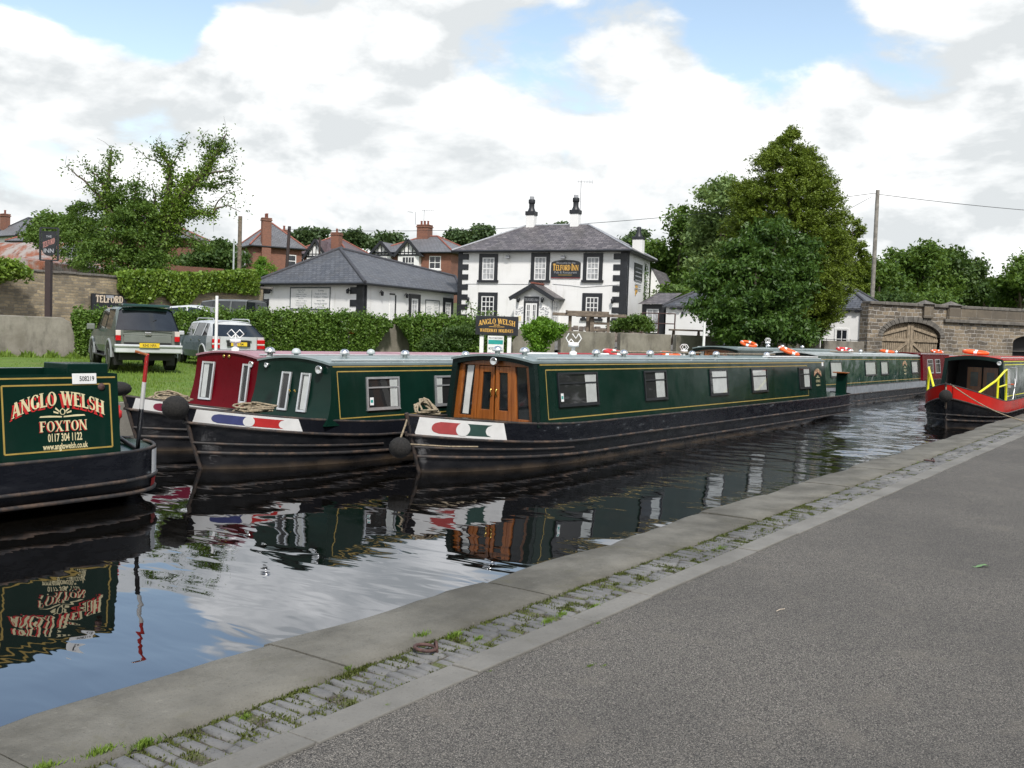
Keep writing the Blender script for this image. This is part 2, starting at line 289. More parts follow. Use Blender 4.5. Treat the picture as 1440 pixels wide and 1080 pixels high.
def water():
    t = NT('canal_water'); t.t.nodes.remove(t.b); p = t.tc.outputs['Object']
    sp = t.n('ShaderNodeSeparateXYZ'); t.l(p, sp.inputs[0])                    # object x runs along the canal
    swell = t.noise(.8, 2, .4, dist=.5, stretch=(1.2, .7, 1)); rip = t.noise(2.2, 2, .5, dist=.4, stretch=(1.6, .6, 1)); chop = t.noise(1.25, 2, .45, dist=.3, stretch=(1.7, .5, 1)); fine = t.noise(9, 2, .5, stretch=(1.5, .7, 1))
    breeze = t.math('MULTIPLY', t.step(sp.outputs[0], 9., 26.), t.step(t.noise(.12, 3), .25, .6, .45, 1.))
    h = t.math('ADD', t.math('MULTIPLY', swell, 1.1), t.math('MULTIPLY', rip, t.math('ADD', .22, t.math('MULTIPLY', breeze, 1.2)))); h = t.math('ADD', h, t.math('MULTIPLY', chop, t.math('MULTIPLY', breeze, 1.2)))
    h = t.math('ADD', h, t.math('MULTIPLY', fine, t.math('MULTIPLY', breeze, .6)))
    bp = t.bump(h, .8, .017)
    gl = t.n('ShaderNodeBsdfGlossy'); gl.inputs['Roughness'].default_value = .012; gl.inputs['Color'].default_value = (.93, .95, 1, 1); t.l(bp, gl.inputs['Normal'])
    df = t.n('ShaderNodeBsdfDiffuse'); df.inputs['Color'].default_value = (.0035, .003, .0022, 1)
    fr = t.n('ShaderNodeFresnel'); fr.inputs[0].default_value = 3.3; t.l(bp, fr.inputs['Normal'])
    ms = t.n('ShaderNodeMixShader'); t.l(fr.outputs[0], ms.inputs[0]); t.l(df.outputs[0], ms.inputs[1]); t.l(gl.outputs[0], ms.inputs[2]); t.l(ms.outputs[0], t.out.inputs[0]); return t.mat
M['water'] = water()
def uvobj(o): o.location = (E0.x, E0.y, 0); o.rotation_euler = (0, 0, YAW); return o     # local x along the canal, local y towards the far bank
us = np.concatenate([np.arange(-60, 6, 6.), np.arange(6, 46, .075), np.arange(46, 82, 3.)]); vs = np.arange(-.4, 14.1, .1); g_ = np.random.default_rng(2); UU, VV = np.meshgrid(us, vs, indexing='ij'); HH_ = np.zeros_like(UU)
for i in range(34):                                                            # breeze-ruffled water in the open channel: real short waves
    lam = .38 * 3.6 ** g_.random(); a = g_.normal() * .55; k_ = 6.28318 / lam; HH_ += .125 * lam / 6.28318 / math.sqrt(34 / 2) * np.sin(k_ * (math.cos(a) * UU + math.sin(a) * VV) + g_.random() * 6.28)
sm_ = lambda x, a, c: np.clip((x - a) / (c - a), 0, 1) ** 2 * (3 - 2 * np.clip((x - a) / (c - a), 0, 1)); HH_ *= sm_(UU, 11., 24.) * (1 - sm_(UU, 40., 45.)) * (.75 + .25 * np.sin(UU * .7 + VV * .9))
b = MB(); b.smooth = True; b.grid([[(float(UU[i, j]), float(VV[i, j]), float(HH_[i, j])) for j in range(len(vs))] for i in range(len(us))], flip=True); uvobj(tag(b.build('water', M['water']), kind='structure'))
b = MB(); b.grid([[(u, -60, .345), (u, -1.2, .345)] for u in range(-60, 241, 20)], flip=True); uvobj(tag(b.build('towpath', M['asphalt']), kind='structure'))
ZC = .35
def jit(a): return random.uniform(-a, a)
def edge_v(u): return .05 * math.sin(u * 1.9) + .03 * math.sin(u * 4.3 + 1) + .05 * math.sin(u * .7 + 2)
b = MB(); u = -6.
while u < 66:                                                                  # coping stones, each a little out of line, with worn front edges
    L = random.uniform(1.5, 2.7); e0 = jit(.035); dz = jit(.006); n = max(6, int(L / .16)); rows = []; tilt = jit(.004)
    for i in range(n + 1):
        f = i / n; uu = u + .008 + (L - .016) * f; chip = (max(0, 1 - min(f, 1 - f) * n / 1.5)) * random.uniform(.0, .06) + (random.random() < .1) * .02
        ve = e0 + edge_v(uu) * .5 - chip; z = ZC + dz + tilt * (f - .5)
        rows.append([(uu, -.665 + jit(.006), z - .03), (uu, -.655 + jit(.006), z), (uu, -.45, z + .002), (uu, -.2, z + .002), (uu, ve - .06, z - .004), (uu, ve - .018, z - .02), (uu, ve, z - .06), (uu, ve - .01, z - .25), (uu, ve - .02, -.3)])
    b.smooth = True; b.grid(rows, flip=True); b.smooth = False; b.poly(*rows[0]); b.poly(*rows[-1][::-1]); u += L
uvobj(tag(b.build('coping', M['coping']), kind='structure'))
b = MB(); b.grid([[(u, -1.08, ZC - .022), (u, -.6, ZC - .022)] for u in range(-6, 67, 4)], flip=True); uvobj(tag(b.build('path_joint_soil', M['soil']), kind='structure'))
b = MB(); u = -5.
while u < 66:
    L = random.uniform(.75, 1.35); z = ZC + .006 + jit(.004); a = -1.225 + jit(.012); c = -1.035 + jit(.01)
    b.obox((u + L / 2, (a + c) / 2, z - .1), ((L - .012) / 2, jit(.004), 0), (jit(.003), (c - a) / 2, 0), (0, 0, .1)); u += L
uvobj(tag(b.build('kerb', M['kerb'], bevel=.008), kind='structure'))
b = MB(); u = -5.
while u < 48:                                                                  # setts: rows laid across the strip, some sunk or missing under moss
    wd = random.uniform(.058, .092); v = -.672 - random.uniform(0, .012); big = u < 22
    while v > -1.0:
        ln = min(random.uniform(.14, .27), v + 1.022)
        if v - ln < -.985: ln = v + 1.022
        if ln < .05: break
        if random.random() > .15:
            z = ZC - .008 + jit(.006) - (random.random() < .15) * .008; c = (u + wd / 2 + jit(.004), v - ln / 2); hx, hy = wd / 2 - .008, ln / 2 - .008; ta, tb = jit(.09), jit(.05); k = .012
            def q(sx, sy, ins, dz): return (c[0] + sx * (hx - ins) + jit(.002), c[1] + sy * (hy - ins) + jit(.003), z + dz + ta * sx * hx + tb * sy * hy)
            bo = [q(sx, sy, 0, -.03) for sx, sy in ((-1, -1), (1, -1), (1, 1), (-1, 1))]; mi = [q(sx, sy, 0, -.009) for sx, sy in ((-1, -1), (1, -1), (1, 1), (-1, 1))]; to = [q(sx, sy, k, 0) for sx, sy in ((-1, -1), (1, -1), (1, 1), (-1, 1))]
            b.add(bo + mi + to, [(0, 1, 5, 4), (1, 2, 6, 5), (2, 3, 7, 6), (3, 0, 4, 7), (4, 5, 9, 8), (5, 6, 10, 9), (6, 7, 11, 10), (7, 4, 8, 11), (8, 9, 10, 11)], True)
        v -= ln
    u += wd
uvobj(tag(b.build('cobbles', M['sett']), kind='structure'))
# ---- the line of the retaining wall between the canal lawn and the car park
WA, WB = at(-60, 445, 33.), at(1000, 480, 48.); WD = Vector((WB.x - WA.x, WB.y - WA.y)).normalized(); WN = Vector((WD.y, -WD.x))   # WN points to the canal
def wall(px, off=0., z=0.):
    d = at(px, HOR + .034 * (px - 720), 1.); k = (WA.x * WD.y - WA.y * WD.x) / (d.x * WD.y - d.y * WD.x)
    return Vector((d.x * k + WN.x * off, d.y * k + WN.y * off, z))
def grassmat():
    t = NT('mown_grass'); c = t.mix(t.step(t.noise(1.1, 7, .65), .3, .7), (.075, .14, .022), (.15, .215, .045)); c = t.mix(t.step(t.noise(30, 5, .7), .4, .7), c, (.13, .21, .035)); c = t.mix(t.step(t.noise(.5, 4), .55, .72, 0., .5), c, (.15, .15, .055))
    return t.set(c, .9, t.bump(t.noise(45, 4), .9, .03), Specular_IOR_Level=.2)
M['grass'] = grassmat(); M['bank'] = concrete('bank_stone', (.2, .19, .165), (.31, .295, .26), .4)
BV = 12.5
rows = []
for px in range(-700, 1221, 30):
    a = P(u_of(px, BV, .65), BV, .65); wl = wall(px, 0, .9); s = []
    if (wl - a).dot(Vector((-WN.x, -WN.y, 0))) < .1: break
    for k in range(9):
        f = k / 8; q = a.lerp(wl, f); q.z = .65 + .22 * min(1, f * 1.3) + .03 * math.sin(q.x * .9 + f * 4) * (0 < k < 8); s.append(q)
    rows.append(s)
b = MB(); b.smooth = True; b.grid(rows, flip=True); tag(b.build('lawn', M['grass']), kind='structure')
b = MB(); u = -25.
while u < 50:
    L = random.uniform(.9, 1.7); z = .655 + jit(.015); e = jit(.03); b.obox((u + L / 2, BV + .12 + e, (z - .4) / 2), ((L - .012) / 2, 0, 0), (0, .2, 0), (0, 0, (z + .4) / 2)); u += L
uvobj(tag(b.build('canal_bank', M['bank'], bevel=.015), kind='structure'))
def tz(y): return float(np.interp(y, [30, 52, 62, 72, 95, 115, 160, 250, 500, 1500, 4500], [1.55, 1.6, 2.3, 2.5, 4.2, 6.2, 11, 19, 34, 70, 90]))
def ground_z(x, y): return tz(y)
def terr():
    t = NT('rough_ground'); c = t.mix(t.step(t.noise(.25, 7, .65), .35, .65), (.05, .08, .02), (.09, .11, .035)); sp = t.n('ShaderNodeSeparateXYZ'); t.l(t.tc.outputs['Object'], sp.inputs[0])
    far = t.step(sp.outputs[1], 60., 72.); c = t.mix(far, t.mix(t.step(t.noise(2., 6), .3, .7), (.11, .105, .095), (.17, .16, .145)), c); return t.set(c, .95, t.bump(t.noise(12, 5), .6, .05))
rows = []
for px in range(-2600, 4200, 40):
    w0 = wall(px, -.2) if px < 1222 else at(px, 480, 57.8 + (px - 1225) * .016); k0 = max(30., w0.y if px < 1230 else w0.y); d = at(px, HOR, 1.); s = []
    for m in (0, .5, 2, 5, 9, 14, 20, 27, 34, 45, 60, 80, 110, 150, 220, 400, 800, 1500, 2800, 4500):
        y = k0 + m; s.append((d.x * y, y, tz(y)))
    rows.append(s)
b = MB(); b.smooth = True; b.grid(rows, flip=True); tag(b.build('terrain', terr()), kind='structure')
# base sheet far below everything, out to the horizon
b = MB(); b.poly((-5000, -200, -2.), (5000, -200, -2.), (5000, 5000, -2.), (-5000, 5000, -2.)); tag(b.build('ground', M['soil']), kind='structure')
# ---- walls
def stained():
    t = NT('stained_concrete'); v = t.face(1., 1.); c = t.mix(t.step(t.noise(1.2, 7, .65), .3, .7), (.15, .135, .11), (.26, .24, .205))
    st = t.noise(1., 7, .72, vec=v, stretch=(2.2, .6, 1)); c = t.mix(t.step(st, .46, .72, 0., .65), c, (.06, .055, .047)); c = t.mix(t.step(t.noise(3, 8, .7), .58, .7, 0., .4), c, (.09, .10, .05))
    return t.set(c, .9, t.bump(t.noise(25, 5), .4, .02))
M['stained'] = stained()
M['rubble'] = brickmat('rubble_stone', (.40, .32, .20), (.16, .135, .10), (.24, .22, .18), .34, .15, .016, dist=.22, sq_=1.7, off=.37, bump=.9, stain=.5, dark=(.06, .055, .045), var=.6, sscale=1.1)
M['ashlar'] = brickmat('bridge_stone', (.30, .24, .165), (.08, .07, .058), (.42, .40, .37), .42, .22, .022, dist=.2, sq_=1.8, off=.37, bump=.9, stain=.45, dark=(.05, .045, .038), var=.6, sscale=.9)
M['ashlarbig'] = brickmat('parapet_stone', (.19, .155, .11), (.095, .082, .066), (.30, .28, .25), 1.15, .52, .014, dist=.05, bump=.8, stain=.5, dark=(.055, .05, .042), var=.5, sscale=.7)
M['capstone'] = pm('cap_stone', (.13, .12, .105), .9, .3, 3, .5, 30, .3)
def wallrun(name, label, px0, px1, ztop0, ztop1, off, th, mat, seg=3.3, zb=.6):
    p0, p1 = wall(px0, off), wall(px1, off); L = (p1 - p0).length; n = max(1, round(L / seg)); b = MB()
    for i in range(n):                                                         # cast bays with open joints
        a, c = p0.lerp(p1, i / n + .004 * (i > 0)), p0.lerp(p1, (i + 1) / n - .004); z0 = ztop0 + (ztop1 - ztop0) * i / n + jit(.008); z1 = ztop0 + (ztop1 - ztop0) * (i + 1) / n + jit(.008); bk = Vector((-WN.x, -WN.y, 0)) * th; o = Vector((WN.x, WN.y, 0)) * jit(.005)
        v = [a + o + Vector((0, 0, zb)), c + o + Vector((0, 0, zb)), c + o + Vector((0, 0, z1)), a + o + Vector((0, 0, z0))]; v += [q + bk for q in v]
        b.add(v, [(0, 1, 2, 3), (5, 4, 7, 6), (3, 2, 6, 7), (0, 4, 5, 1), (1, 5, 6, 2), (4, 0, 3, 7)])
    return tag(b.build(name, mat, bevel=.02), label, 'wall')
wallrun('retaining_wall', 'long stained concrete retaining wall below the inn, half hidden by ivy', 128, 1218, 2.42, 2.46, 0, .28, M['stained'])
p0, p1 = wall(-260, .5), wall(119, .5); b = MB(); dv = (p1 - p0); L = dv.length; dv.normalize()
b.prism([(0, .6), (L, .6), (L - .5, 2.1), (L - .75, 2.25), (0, 2.3)], p0, dv, (0, 0, 1), Vector((-WN.x, -WN.y, 0)) * .3)
tag(b.build('concrete_wall', M['stained'], bevel=.03), 'plain grey concrete wall with a sloping end beside the parked pickup', 'wall')
# the old stone wall along the back of the car park
SW0 = at(0, 447, 50.); swd = DU; s0, s1 = -14., 17.
q0, q1 = Vector((SW0.x + swd.x * s0, SW0.y + swd.y * s0, 0)), Vector((SW0.x + swd.x * s1, SW0.y + swd.y * s1, 0)); sd3 = (q1 - q0); SL = sd3.length; sd3.normalize(); sn = Vector((-DV.x, -DV.y, 0))
t_ = thing('stone_wall', 'high rubble stone wall at the back of the car park, ivy over its far end', 'wall', q0)
b = MB(); b.prism([(0, .8), (SL, .8), (SL, 4.6), (0, 4.6)], (0, 0, 0), sd3, (0, 0, 1), sn * -.5); b.build('wall', M['rubble'], t_)
b = MB(); x = 0
while x < SL:
    l = random.uniform(.7, 1.1); b.obox(sd3 * (x + l / 2) + sn * -.25 + Vector((0, 0, 4.67 + jit(.012))), sd3 * (l / 2 - .01), sn * .32, (0, 0, .06)); x += l
b.build('coping_course', M['capstone'], t_, bevel=.02)
def swall(px, off=0., z=0.):            # a point on the face of the stone wall
    d = at(px, HOR + .034 * (px - 720) - 40, 1.); k = (SW0.x * swd.y - SW0.y * swd.x) / (d.x * swd.y - d.y * swd.x); return Vector((d.x * k, d.y * k, z)) + sn * off
# ================================================================ lettering
def plain_text(body, height, bold=.0, cond=1.):
    c = bpy.data.curves.new('lettering', 'FONT'); c.body = body; c.size = 1; c.align_x = 'CENTER'; c.offset = bold; c.resolution_u = 3
    o = bpy.data.objects.new('lettering', c); COL.objects.link(o); dg = bpy.context.evaluated_depsgraph_get(); me = bpy.data.meshes.new_from_object(o.evaluated_get(dg))
    k = height / .73; vs = [(v.co.x * k * cond, v.co.y * k) for v in me.vertices]; fs = [list(p.vertices) for p in me.polygons]
    bpy.data.objects.remove(o); bpy.data.curves.remove(c); bpy.data.meshes.remove(me); return vs, fs
# roman capitals: strokes (x0, y0, x1, y1, thick?) on a unit height, serifs added at stroke ends; rings for the round letters
GL = {'A': (.82, [(.14, 0, .42, 1, 0), (.68, 0, .42, 1, 1), (.25, .33, .60, .33, 2)]), 'N': (.84, [(.12, 0, .12, 1, 0), (.12, 1, .72, 0, 1), (.72, 0, .72, 1, 0)]), 'L': (.66, [(.16, 0, .16, 1, 1), (.16, .04, .62, .04, 2), (.6, 0, .6, .26, 3)]),
 'W': (1.12, [(.10, 1, .32, 0, 1), (.56, 1, .32, 0, 0), (.56, 1, .80, 0, 1), (1.02, 1, .80, 0, 0)]), 'E': (.70, [(.16, 0, .16, 1, 1), (.16, .04, .62, .04, 2), (.16, .96, .62, .96, 2), (.16, .52, .5, .52, 2), (.61, 0, .61, .24, 3), (.61, .76, .61, 1, 3)]),
 'H': (.84, [(.16, 0, .16, 1, 1), (.68, 0, .68, 1, 1), (.16, .5, .68, .5, 2)]), 'F': (.66, [(.16, 0, .16, 1, 1), (.16, .96, .6, .96, 2), (.16, .52, .48, .52, 2), (.59, .74, .59, 1, 3)]), 'X': (.82, [(.14, 0, .68, 1, 0), (.68, 0, .14, 1, 1)]),
 'T': (.74, [(.37, 0, .37, 1, 1), (.06, .96, .68, .96, 2), (.07, .74, .07, 1, 3), (.67, .74, .67, 1, 3)]), 'I': (.36, [(.18, 0, .18, 1, 1)]), 'Y': (.78, [(.39, 0, .39, .5, 1), (.39, .45, .10, 1, 1), (.39, .45, .68, 1, 0)]),
 'R': (.78, [(.16, 0, .16, 1, 1), (.16, .96, .44, .96, 2), (.16, .5, .44, .5, 2), (.38, .5, .68, 0, 1)]), 'D': (.80, [(.16, 0, .16, 1, 1), (.16, .96, .4, .96, 2), (.16, .04, .4, .04, 2)]),
 'G': (.80, [(.64, .06, .64, .42, 1), (.63, .74, .63, .96, 3)]), 'O': (.82, []), 'S': (.62, [(.10, .02, .10, .28, 3), (.52, .72, .52, .98, 3)]), ' ': (.40, []), 'M': (.96, [(.12, 0, .12, 1, 0), (.12, 1, .46, 0, 1), (.80, 1, .46, 0, 0), (.80, 0, .80, 1, 1)])}
def arc(cx, cy, rx, ry, a0, a1, tk, tn, n=18):   # a curved stroke, thick at the sides, thin above and below
    vs, fs = [], []
    for i in range(n + 1):
        a = R(a0 + (a1 - a0) * i / n); t = (tn + (tk - tn) * abs(math.cos(a)) ** 1.5) / 2; c, s = math.cos(a), math.sin(a); vs += [(cx + c * (rx + t), cy + s * (ry + t * .6)), (cx + c * (rx - t), cy + s * (ry - t * .6))]
        if i: fs.append((2 * i - 2, 2 * i, 2 * i + 1, 2 * i - 1))
    return vs, fs
def roman(text, height, tracking=.06, tk=.20, tn=.085):
    pieces, x = [], 0.
    for ch in text:
        w_, st = GL[ch]
        for (x0, y0, x1, y1, k) in st:
            if k == 2: h = tn * .5; pieces.append(([(x + min(x0, x1), y0 - h), (x + max(x0, x1), y0 - h), (x + max(x0, x1), y0 + h), (x + min(x0, x1), y0 + h)], [(0, 1, 2, 3)])); continue
            h = (tk if k == 1 else tn if k == 0 else tn * .8) / 2; a, c = ((x0, y0), (x1, y1)) if y0 < y1 else ((x1, y1), (x0, y0))
            pieces.append(([(x + a[0] - h, a[1]), (x + a[0] + h, a[1]), (x + c[0] + h, c[1]), (x + c[0] - h, c[1])], [(0, 1, 2, 3)]))
            if k < 2:
                for (px, py) in (a, c):
                    if (ch in 'AN' and py == 1 and px < .6 and ch == 'A') or (ch == 'W' and py == 0) or (ch == 'M' and py == 0 and .3 < px < .6) or (ch == 'N' and py == 0 and px > .6 and k == 1) or (.05 < py < .95) : continue
                    e = h + .075; y = py + (.0 if py < .5 else -.055); pieces.append(([(x + px - e, y), (x + px + e, y), (x + px + e, y + .055), (x + px - e, y + .055)], [(0, 1, 2, 3)]))
        if ch == 'O': pieces.append(arc(x + .41, .5, .30, .47, 0, 360, tk, tn, 30))
        if ch == 'G': pieces.append(arc(x + .43, .5, .30, .47, 40, 335, tk, tn, 26))
        if ch == 'D': pieces.append(arc(x + .38, .5, .28, .46, -90, 90, tk, tn, 18))
        if ch == 'R': pieces.append(arc(x + .42, .73, .18, .23, -90, 90, tk * .9, tn, 14))
        if ch == 'S': pieces.append(arc(x + .31, .74, .19, .22, 40, 270, tk * .8, tn * 1.2, 18)); pieces.append(arc(x + .31, .27, .20, .23, -140, 90, tk * .8, tn * 1.2, 18))
        x += w_ + tracking
    x -= tracking; return [([((px - x / 2) * height, py * height) for px, py in vs], fs) for vs, fs in pieces], x * height
def put_text(b, pieces, fn, dz=0., dx=0., dy=0., off=.003):   # fn(x, y, off) -> point on the sign's face
    if isinstance(pieces, tuple): pieces = [pieces]
    for i, (vs, fs) in enumerate(pieces): b.add([fn(x + dx, y + dy, off + i * .00006) for x, y in vs], fs, False)
def arched(pieces, k): return [([(x, y - k * x * x) for x, y in vs], fs) for vs, fs in pieces]
def scalex(pieces, s): return [([(x * s, y) for x, y in vs], fs) for vs, fs in pieces]
def plane_fn(o, ax, ay):
    o, ax, ay = Vector(o), Vector(ax).normalized(), Vector(ay).normalized(); n = ax.cross(ay)
    return lambda x, y, off: o + ax * x + ay * y + n * off
def crest(b, fn, s, off=.003):         # little crown and scroll under the company's name
    for sg in (-1, 1):
        b.poly(*[fn(sg * x * s if sg > 0 else sg * x * s, y * s, off) for x, y in (((.04, 0), (.5, .02), (1.05, .03), (1.0, .09), (.6, .10), (.04, .06)) if sg > 0 else ((.04, .06), (.6, .10), (1.0, .09), (1.05, .03), (.5, .02), (.04, 0)))])
        for a in (18, 42): b.poly(*[fn(sg * x * s, y * s, off + .0003 * (a > 20)) for x, y in [(.0 + math.cos(R(a + d)) * r, .12 + math.sin(R(a + d)) * r) for d, r in ((-7, .2), (-5, .42), (5, .44), (9, .2))][::sg]])
    put_text(b, [([(x * s, (y + .24) * s) for x, y in v], f) for v, f in [arc(0, 0, .11, .12, 0, 360, .05, .04, 16)]], fn, off=off + .001); b.poly(*[fn(x * s, y * s, off + .0008) for x, y in ((-.03, .36), (.03, .36), (.0, .46))])
# ================================================================ narrowboats
Lb = 3.4
class Boat:
    def __init__(s, name, label, u0, vc, L, xc, xe, gz=.68, gb=.22, rz=1.73, cab='green', roof='greenroof', deck='green', front='wood', band='bandblack', hull='hull', gw=.965, camber=.09, group=None, bowpanel=None, ywr=0., stern=1.0, tum=.13, open_from=None, gap=None, bh=.30):
        s.bh = bh
        s.open_from, s.gap = open_from, gap
        s.L, s.xc, s.xe, s.gz, s.gb, s.rz, s.gw, s.tum, s.stern = L, xc, xe, gz, gb, rz, gw, tum, stern
        s.o = thing(name, label, 'narrowboat', P(u0, vc, 0), YAW + ywr, group); s.u0, s.vc = u0, vc
        fs = [0, .002, .006, .012, .02, .03, .045, .06, .08, .10, .125, .15, .18, .22] + list(np.linspace(.26, .9, 14)) + [1 - k / L for k in (1.3, 1., .8, .6, .42, .28, .17, .09, .04, .015, 0)]
        fs = sorted(set(f for f in fs if 0 <= f <= 1)); b = MB(); b.smooth = True
        lv = s.levels
        for sg in (-1, 1):
            rows = []
            for f in fs:
                r = []
                for k in range(6): z, x, hw = s.lev(f, k); r.append((x, sg * hw, z))
                rows.append(r)
            b.grid(rows, flip=sg < 0)
        hullo = b.build('hull', M[hull], s.o)
        # upper strake band, painted
        b = MB(); b.smooth = True
        for sg in (-1, 1): b.grid([[s.band(x, t_, sg, .004) for t_ in (0, .35, .7, 1)] for x in [.02 + (L - .03) * f for f in fs]], flip=sg > 0)
        b.build('gunwale_band', M[band], s.o)
        b = MB()
        for sg in (-1, 1):
            pts = [s.band(.01 + (L - .02) * f, 0, sg, .012) for f in fs]; b.tube(pts, .024, 6); pts = [s.band(.01 + (L - .02) * f, 1, sg, -.012) for f in fs]; b.tube([(p[0], p[1], p[2] + .005) for p in pts], .022, 6)
            lw = []
            for f in fs:
                z, x, hw = s.lev(f, 3); lw.append((x, sg * (hw + .012), z))
            b.tube(lw, .026, 6)
            if gb > .1:
                md = [(x, sg * (hw + .01), z) for z, x, hw in (s.lev(f, 2) for f in fs) if x < 3.5]; b.tube(md, .02, 6)
        z0, x0, _ = s.lev(0, 0); z1, x1, _ = s.lev(0, 5); b.tube([(x0 - .012, 0, z0 + .03), ((x0 * .6 + x1 * .4) - .02, 0, z0 * .6 + z1 * .4), (x1 - .012, 0, z1)], .03, 8); b.build('rubbing_strakes', M['strake'], s.o)
        b = MB(); b.smooth = True
        b.grid([[(x, y * max(.0, s.hw(x, s.g(x)) - .015), s.g(x) - .025 + .03 * (1 - y * y)) for y in (-1, -.5, 0, .5, 1)] for x in [.02 + (L - .04) * f for f in fs]], flip=True); b.build('deck', M[deck], s.o)
        s.cabin(cab, roof, front, camber)
    def g(s, x): return s.gz + s.gb * (1 - min(1., max(0., x) / 3.6)) ** 1.7 + .03 * max(0, 1 - (s.L - x) / 2.)
    levels = 6
    def lev(s, f, k):
        r0 = [0, .10, .17, .26, .33, .45][k]; x = r0 + (s.L - r0) * f; g = s.g(x); bo = (1 - min(1., x / 4.)) ** 1.6
        z = [g, g - s.bh - .01, .26 + .16 * bo, .15 + .12 * bo, 0., -.3][k]; t_ = min(1, max(0, (x - r0) / Lb)); hw = 1.04 * (1 - (1 - t_) ** 2.2) ** .75
        c = s.L - x
        if k >= 4: hw *= min(1, max(.02, (c - .55) / 4.5)) ** .6 if c < 5.05 else 1
        if c < s.stern: hw *= max(0., 1 - ((s.stern - c) / s.stern) ** 2.5) ** .5
        return z, x, hw - (.02 if k > 1 else 0) * (hw > .1)
    def hw(s, x, z):
        g = s.g(x); t0 = min(1, max(0, (g - z) / (s.bh + .01))); r0 = .10 * t0; t_ = min(1, max(0, (x - r0) / Lb)); hw = 1.04 * (1 - (1 - t_) ** 2.2) ** .75; c = s.L - x
        return hw * (max(0., 1 - ((s.stern - c) / s.stern) ** 2.5) ** .5 if c < s.stern else 1)
    def band(s, x, t_, sg=-1, off=0.):     # the painted strake between the top rubbing strake (0) and the gunwale (1)
        g = s.g(x); z = g - s.bh + (s.bh - .005) * t_; h = s.hw(x, z); e = .02; d = Vector((2 * e, sg * (s.hw(x + e, z) - s.hw(max(0, x - e), z)), 0)).normalized(); n = Vector((-d.y, d.x, 0)) if sg > 0 else Vector((d.y, -d.x, 0))
        return Vector((x, sg * h, z)) + n * off
    def side(s, x, k, off=0., sg=-1):      # cabin side: k from 0 at the deck to 1 at the roof
        zb = s.gz - .02; H = s.rz - zb; n = Vector((0, sg * H, s.tum)).normalized(); return Vector((x, sg * (s.gw - s.tum * k), zb + H * k)) + n * off
    def fx(s, k): return s.xc - s.sweep * (1 - k) ** 3
    def cabin(s, cab, roof, front, camber):
        s.sweep = {'wood': .04, 'plain': .20, 'open': .0, 'rear': 0}[front]; b = MB(); ks = [0, .08, .18, .3, .45, .65, .85, 1]
        for sg in (-1, 1):
            xend = s.gap[0] if s.gap and sg > 0 else s.xe; b.grid([[s.side(s.fx(k) if i == 0 else s.xc + (xend - s.xc) * f, k, 0, sg) for k in ks] for i, f in enumerate(np.linspace(0, 1, 12))], flip=sg < 0, sm=False)
            if s.gap and sg > 0: b.grid([[s.side(x, k, 0, sg) for k in ks] for x in np.linspace(s.gap[1], s.xe, 4)], sm=False)
            if s.open_from: b.grid([[s.side(x, k, -.05, sg) for k in ks] for x in (s.open_from, xend - .01)], sm=False, flip=sg > 0); b.grid([[s.side(x, 1, o, sg) for o in (0, -.05)] for x in (s.open_from, xend)], sm=False)
            b.poly(*[Vector(s.side(s.xe, k, 0, sg)) for k in (0, 1)], (s.xe, 0, s.rz + camber), (s.xe, 0, s.gz))
        if front == 'plain': b.grid([[Vector((s.fx(k), s.side(0, k)[1] * -y, s.side(0, k)[2])) for y in np.linspace(-1, 1, 7)] for k in ks], sm=True); b.add([(s.xc, y * s.side(0, 1)[1], s.rz + .0005 + camber * (1 - y * y)) for y in np.linspace(1, -1, 9)] + [(s.xc, -y * -s.side(0, 1)[1], s.rz) for y in (-1, 1)], [list(range(9))])
        s.cab = b.build('cabin', M[cab], s.o)
        yr = s.gw - s.tum + .01; b = MB(); b.smooth = True; x0 = s.xc - (.16 if front == 'wood' else .03)
        prof = [(y, s.rz + .012 + camber * (1 - y * y)) for y in np.linspace(-1, 1, 13)]
        b.grid([[(x, y * yr, z) for y, z in prof] for x in np.linspace(x0, (s.open_from or s.xe) + .03, 9)], flip=True); b.smooth = False
        b.add([(x0, y * yr, z) for y, z in prof] + [(x0, y * yr, z - .035) for y, z in prof], [(i, i + 1, 14 + i, 13 + i) for i in range(12)])
        for sg in (-1, 1): xo = (s.open_from or s.xe) + .03; b.poly((x0, sg * yr, s.rz + .012), (xo, sg * yr, s.rz + .012), (xo, sg * yr, s.rz - .025), (x0, sg * yr, s.rz - .025))
        s.roof = b.build('roof', M[roof], s.o)
        b = MB()
        for sg in (-1, 1): b.tube([(x, sg * (yr - .09), s.rz + .055) for x in np.linspace(s.xc + .1, (s.open_from or s.xe) - .1, 6)], .016, 6); [b.tube([(x, sg * (yr - .09), s.rz + .01), (x, sg * (yr - .09), s.rz + .055)], .012, 5) for x in np.arange(s.xc + .2, (s.open_from or s.xe) - .1, 1.6)]
        b.build('roof_rail', M['railpaint'], s.o)
        ins = .10
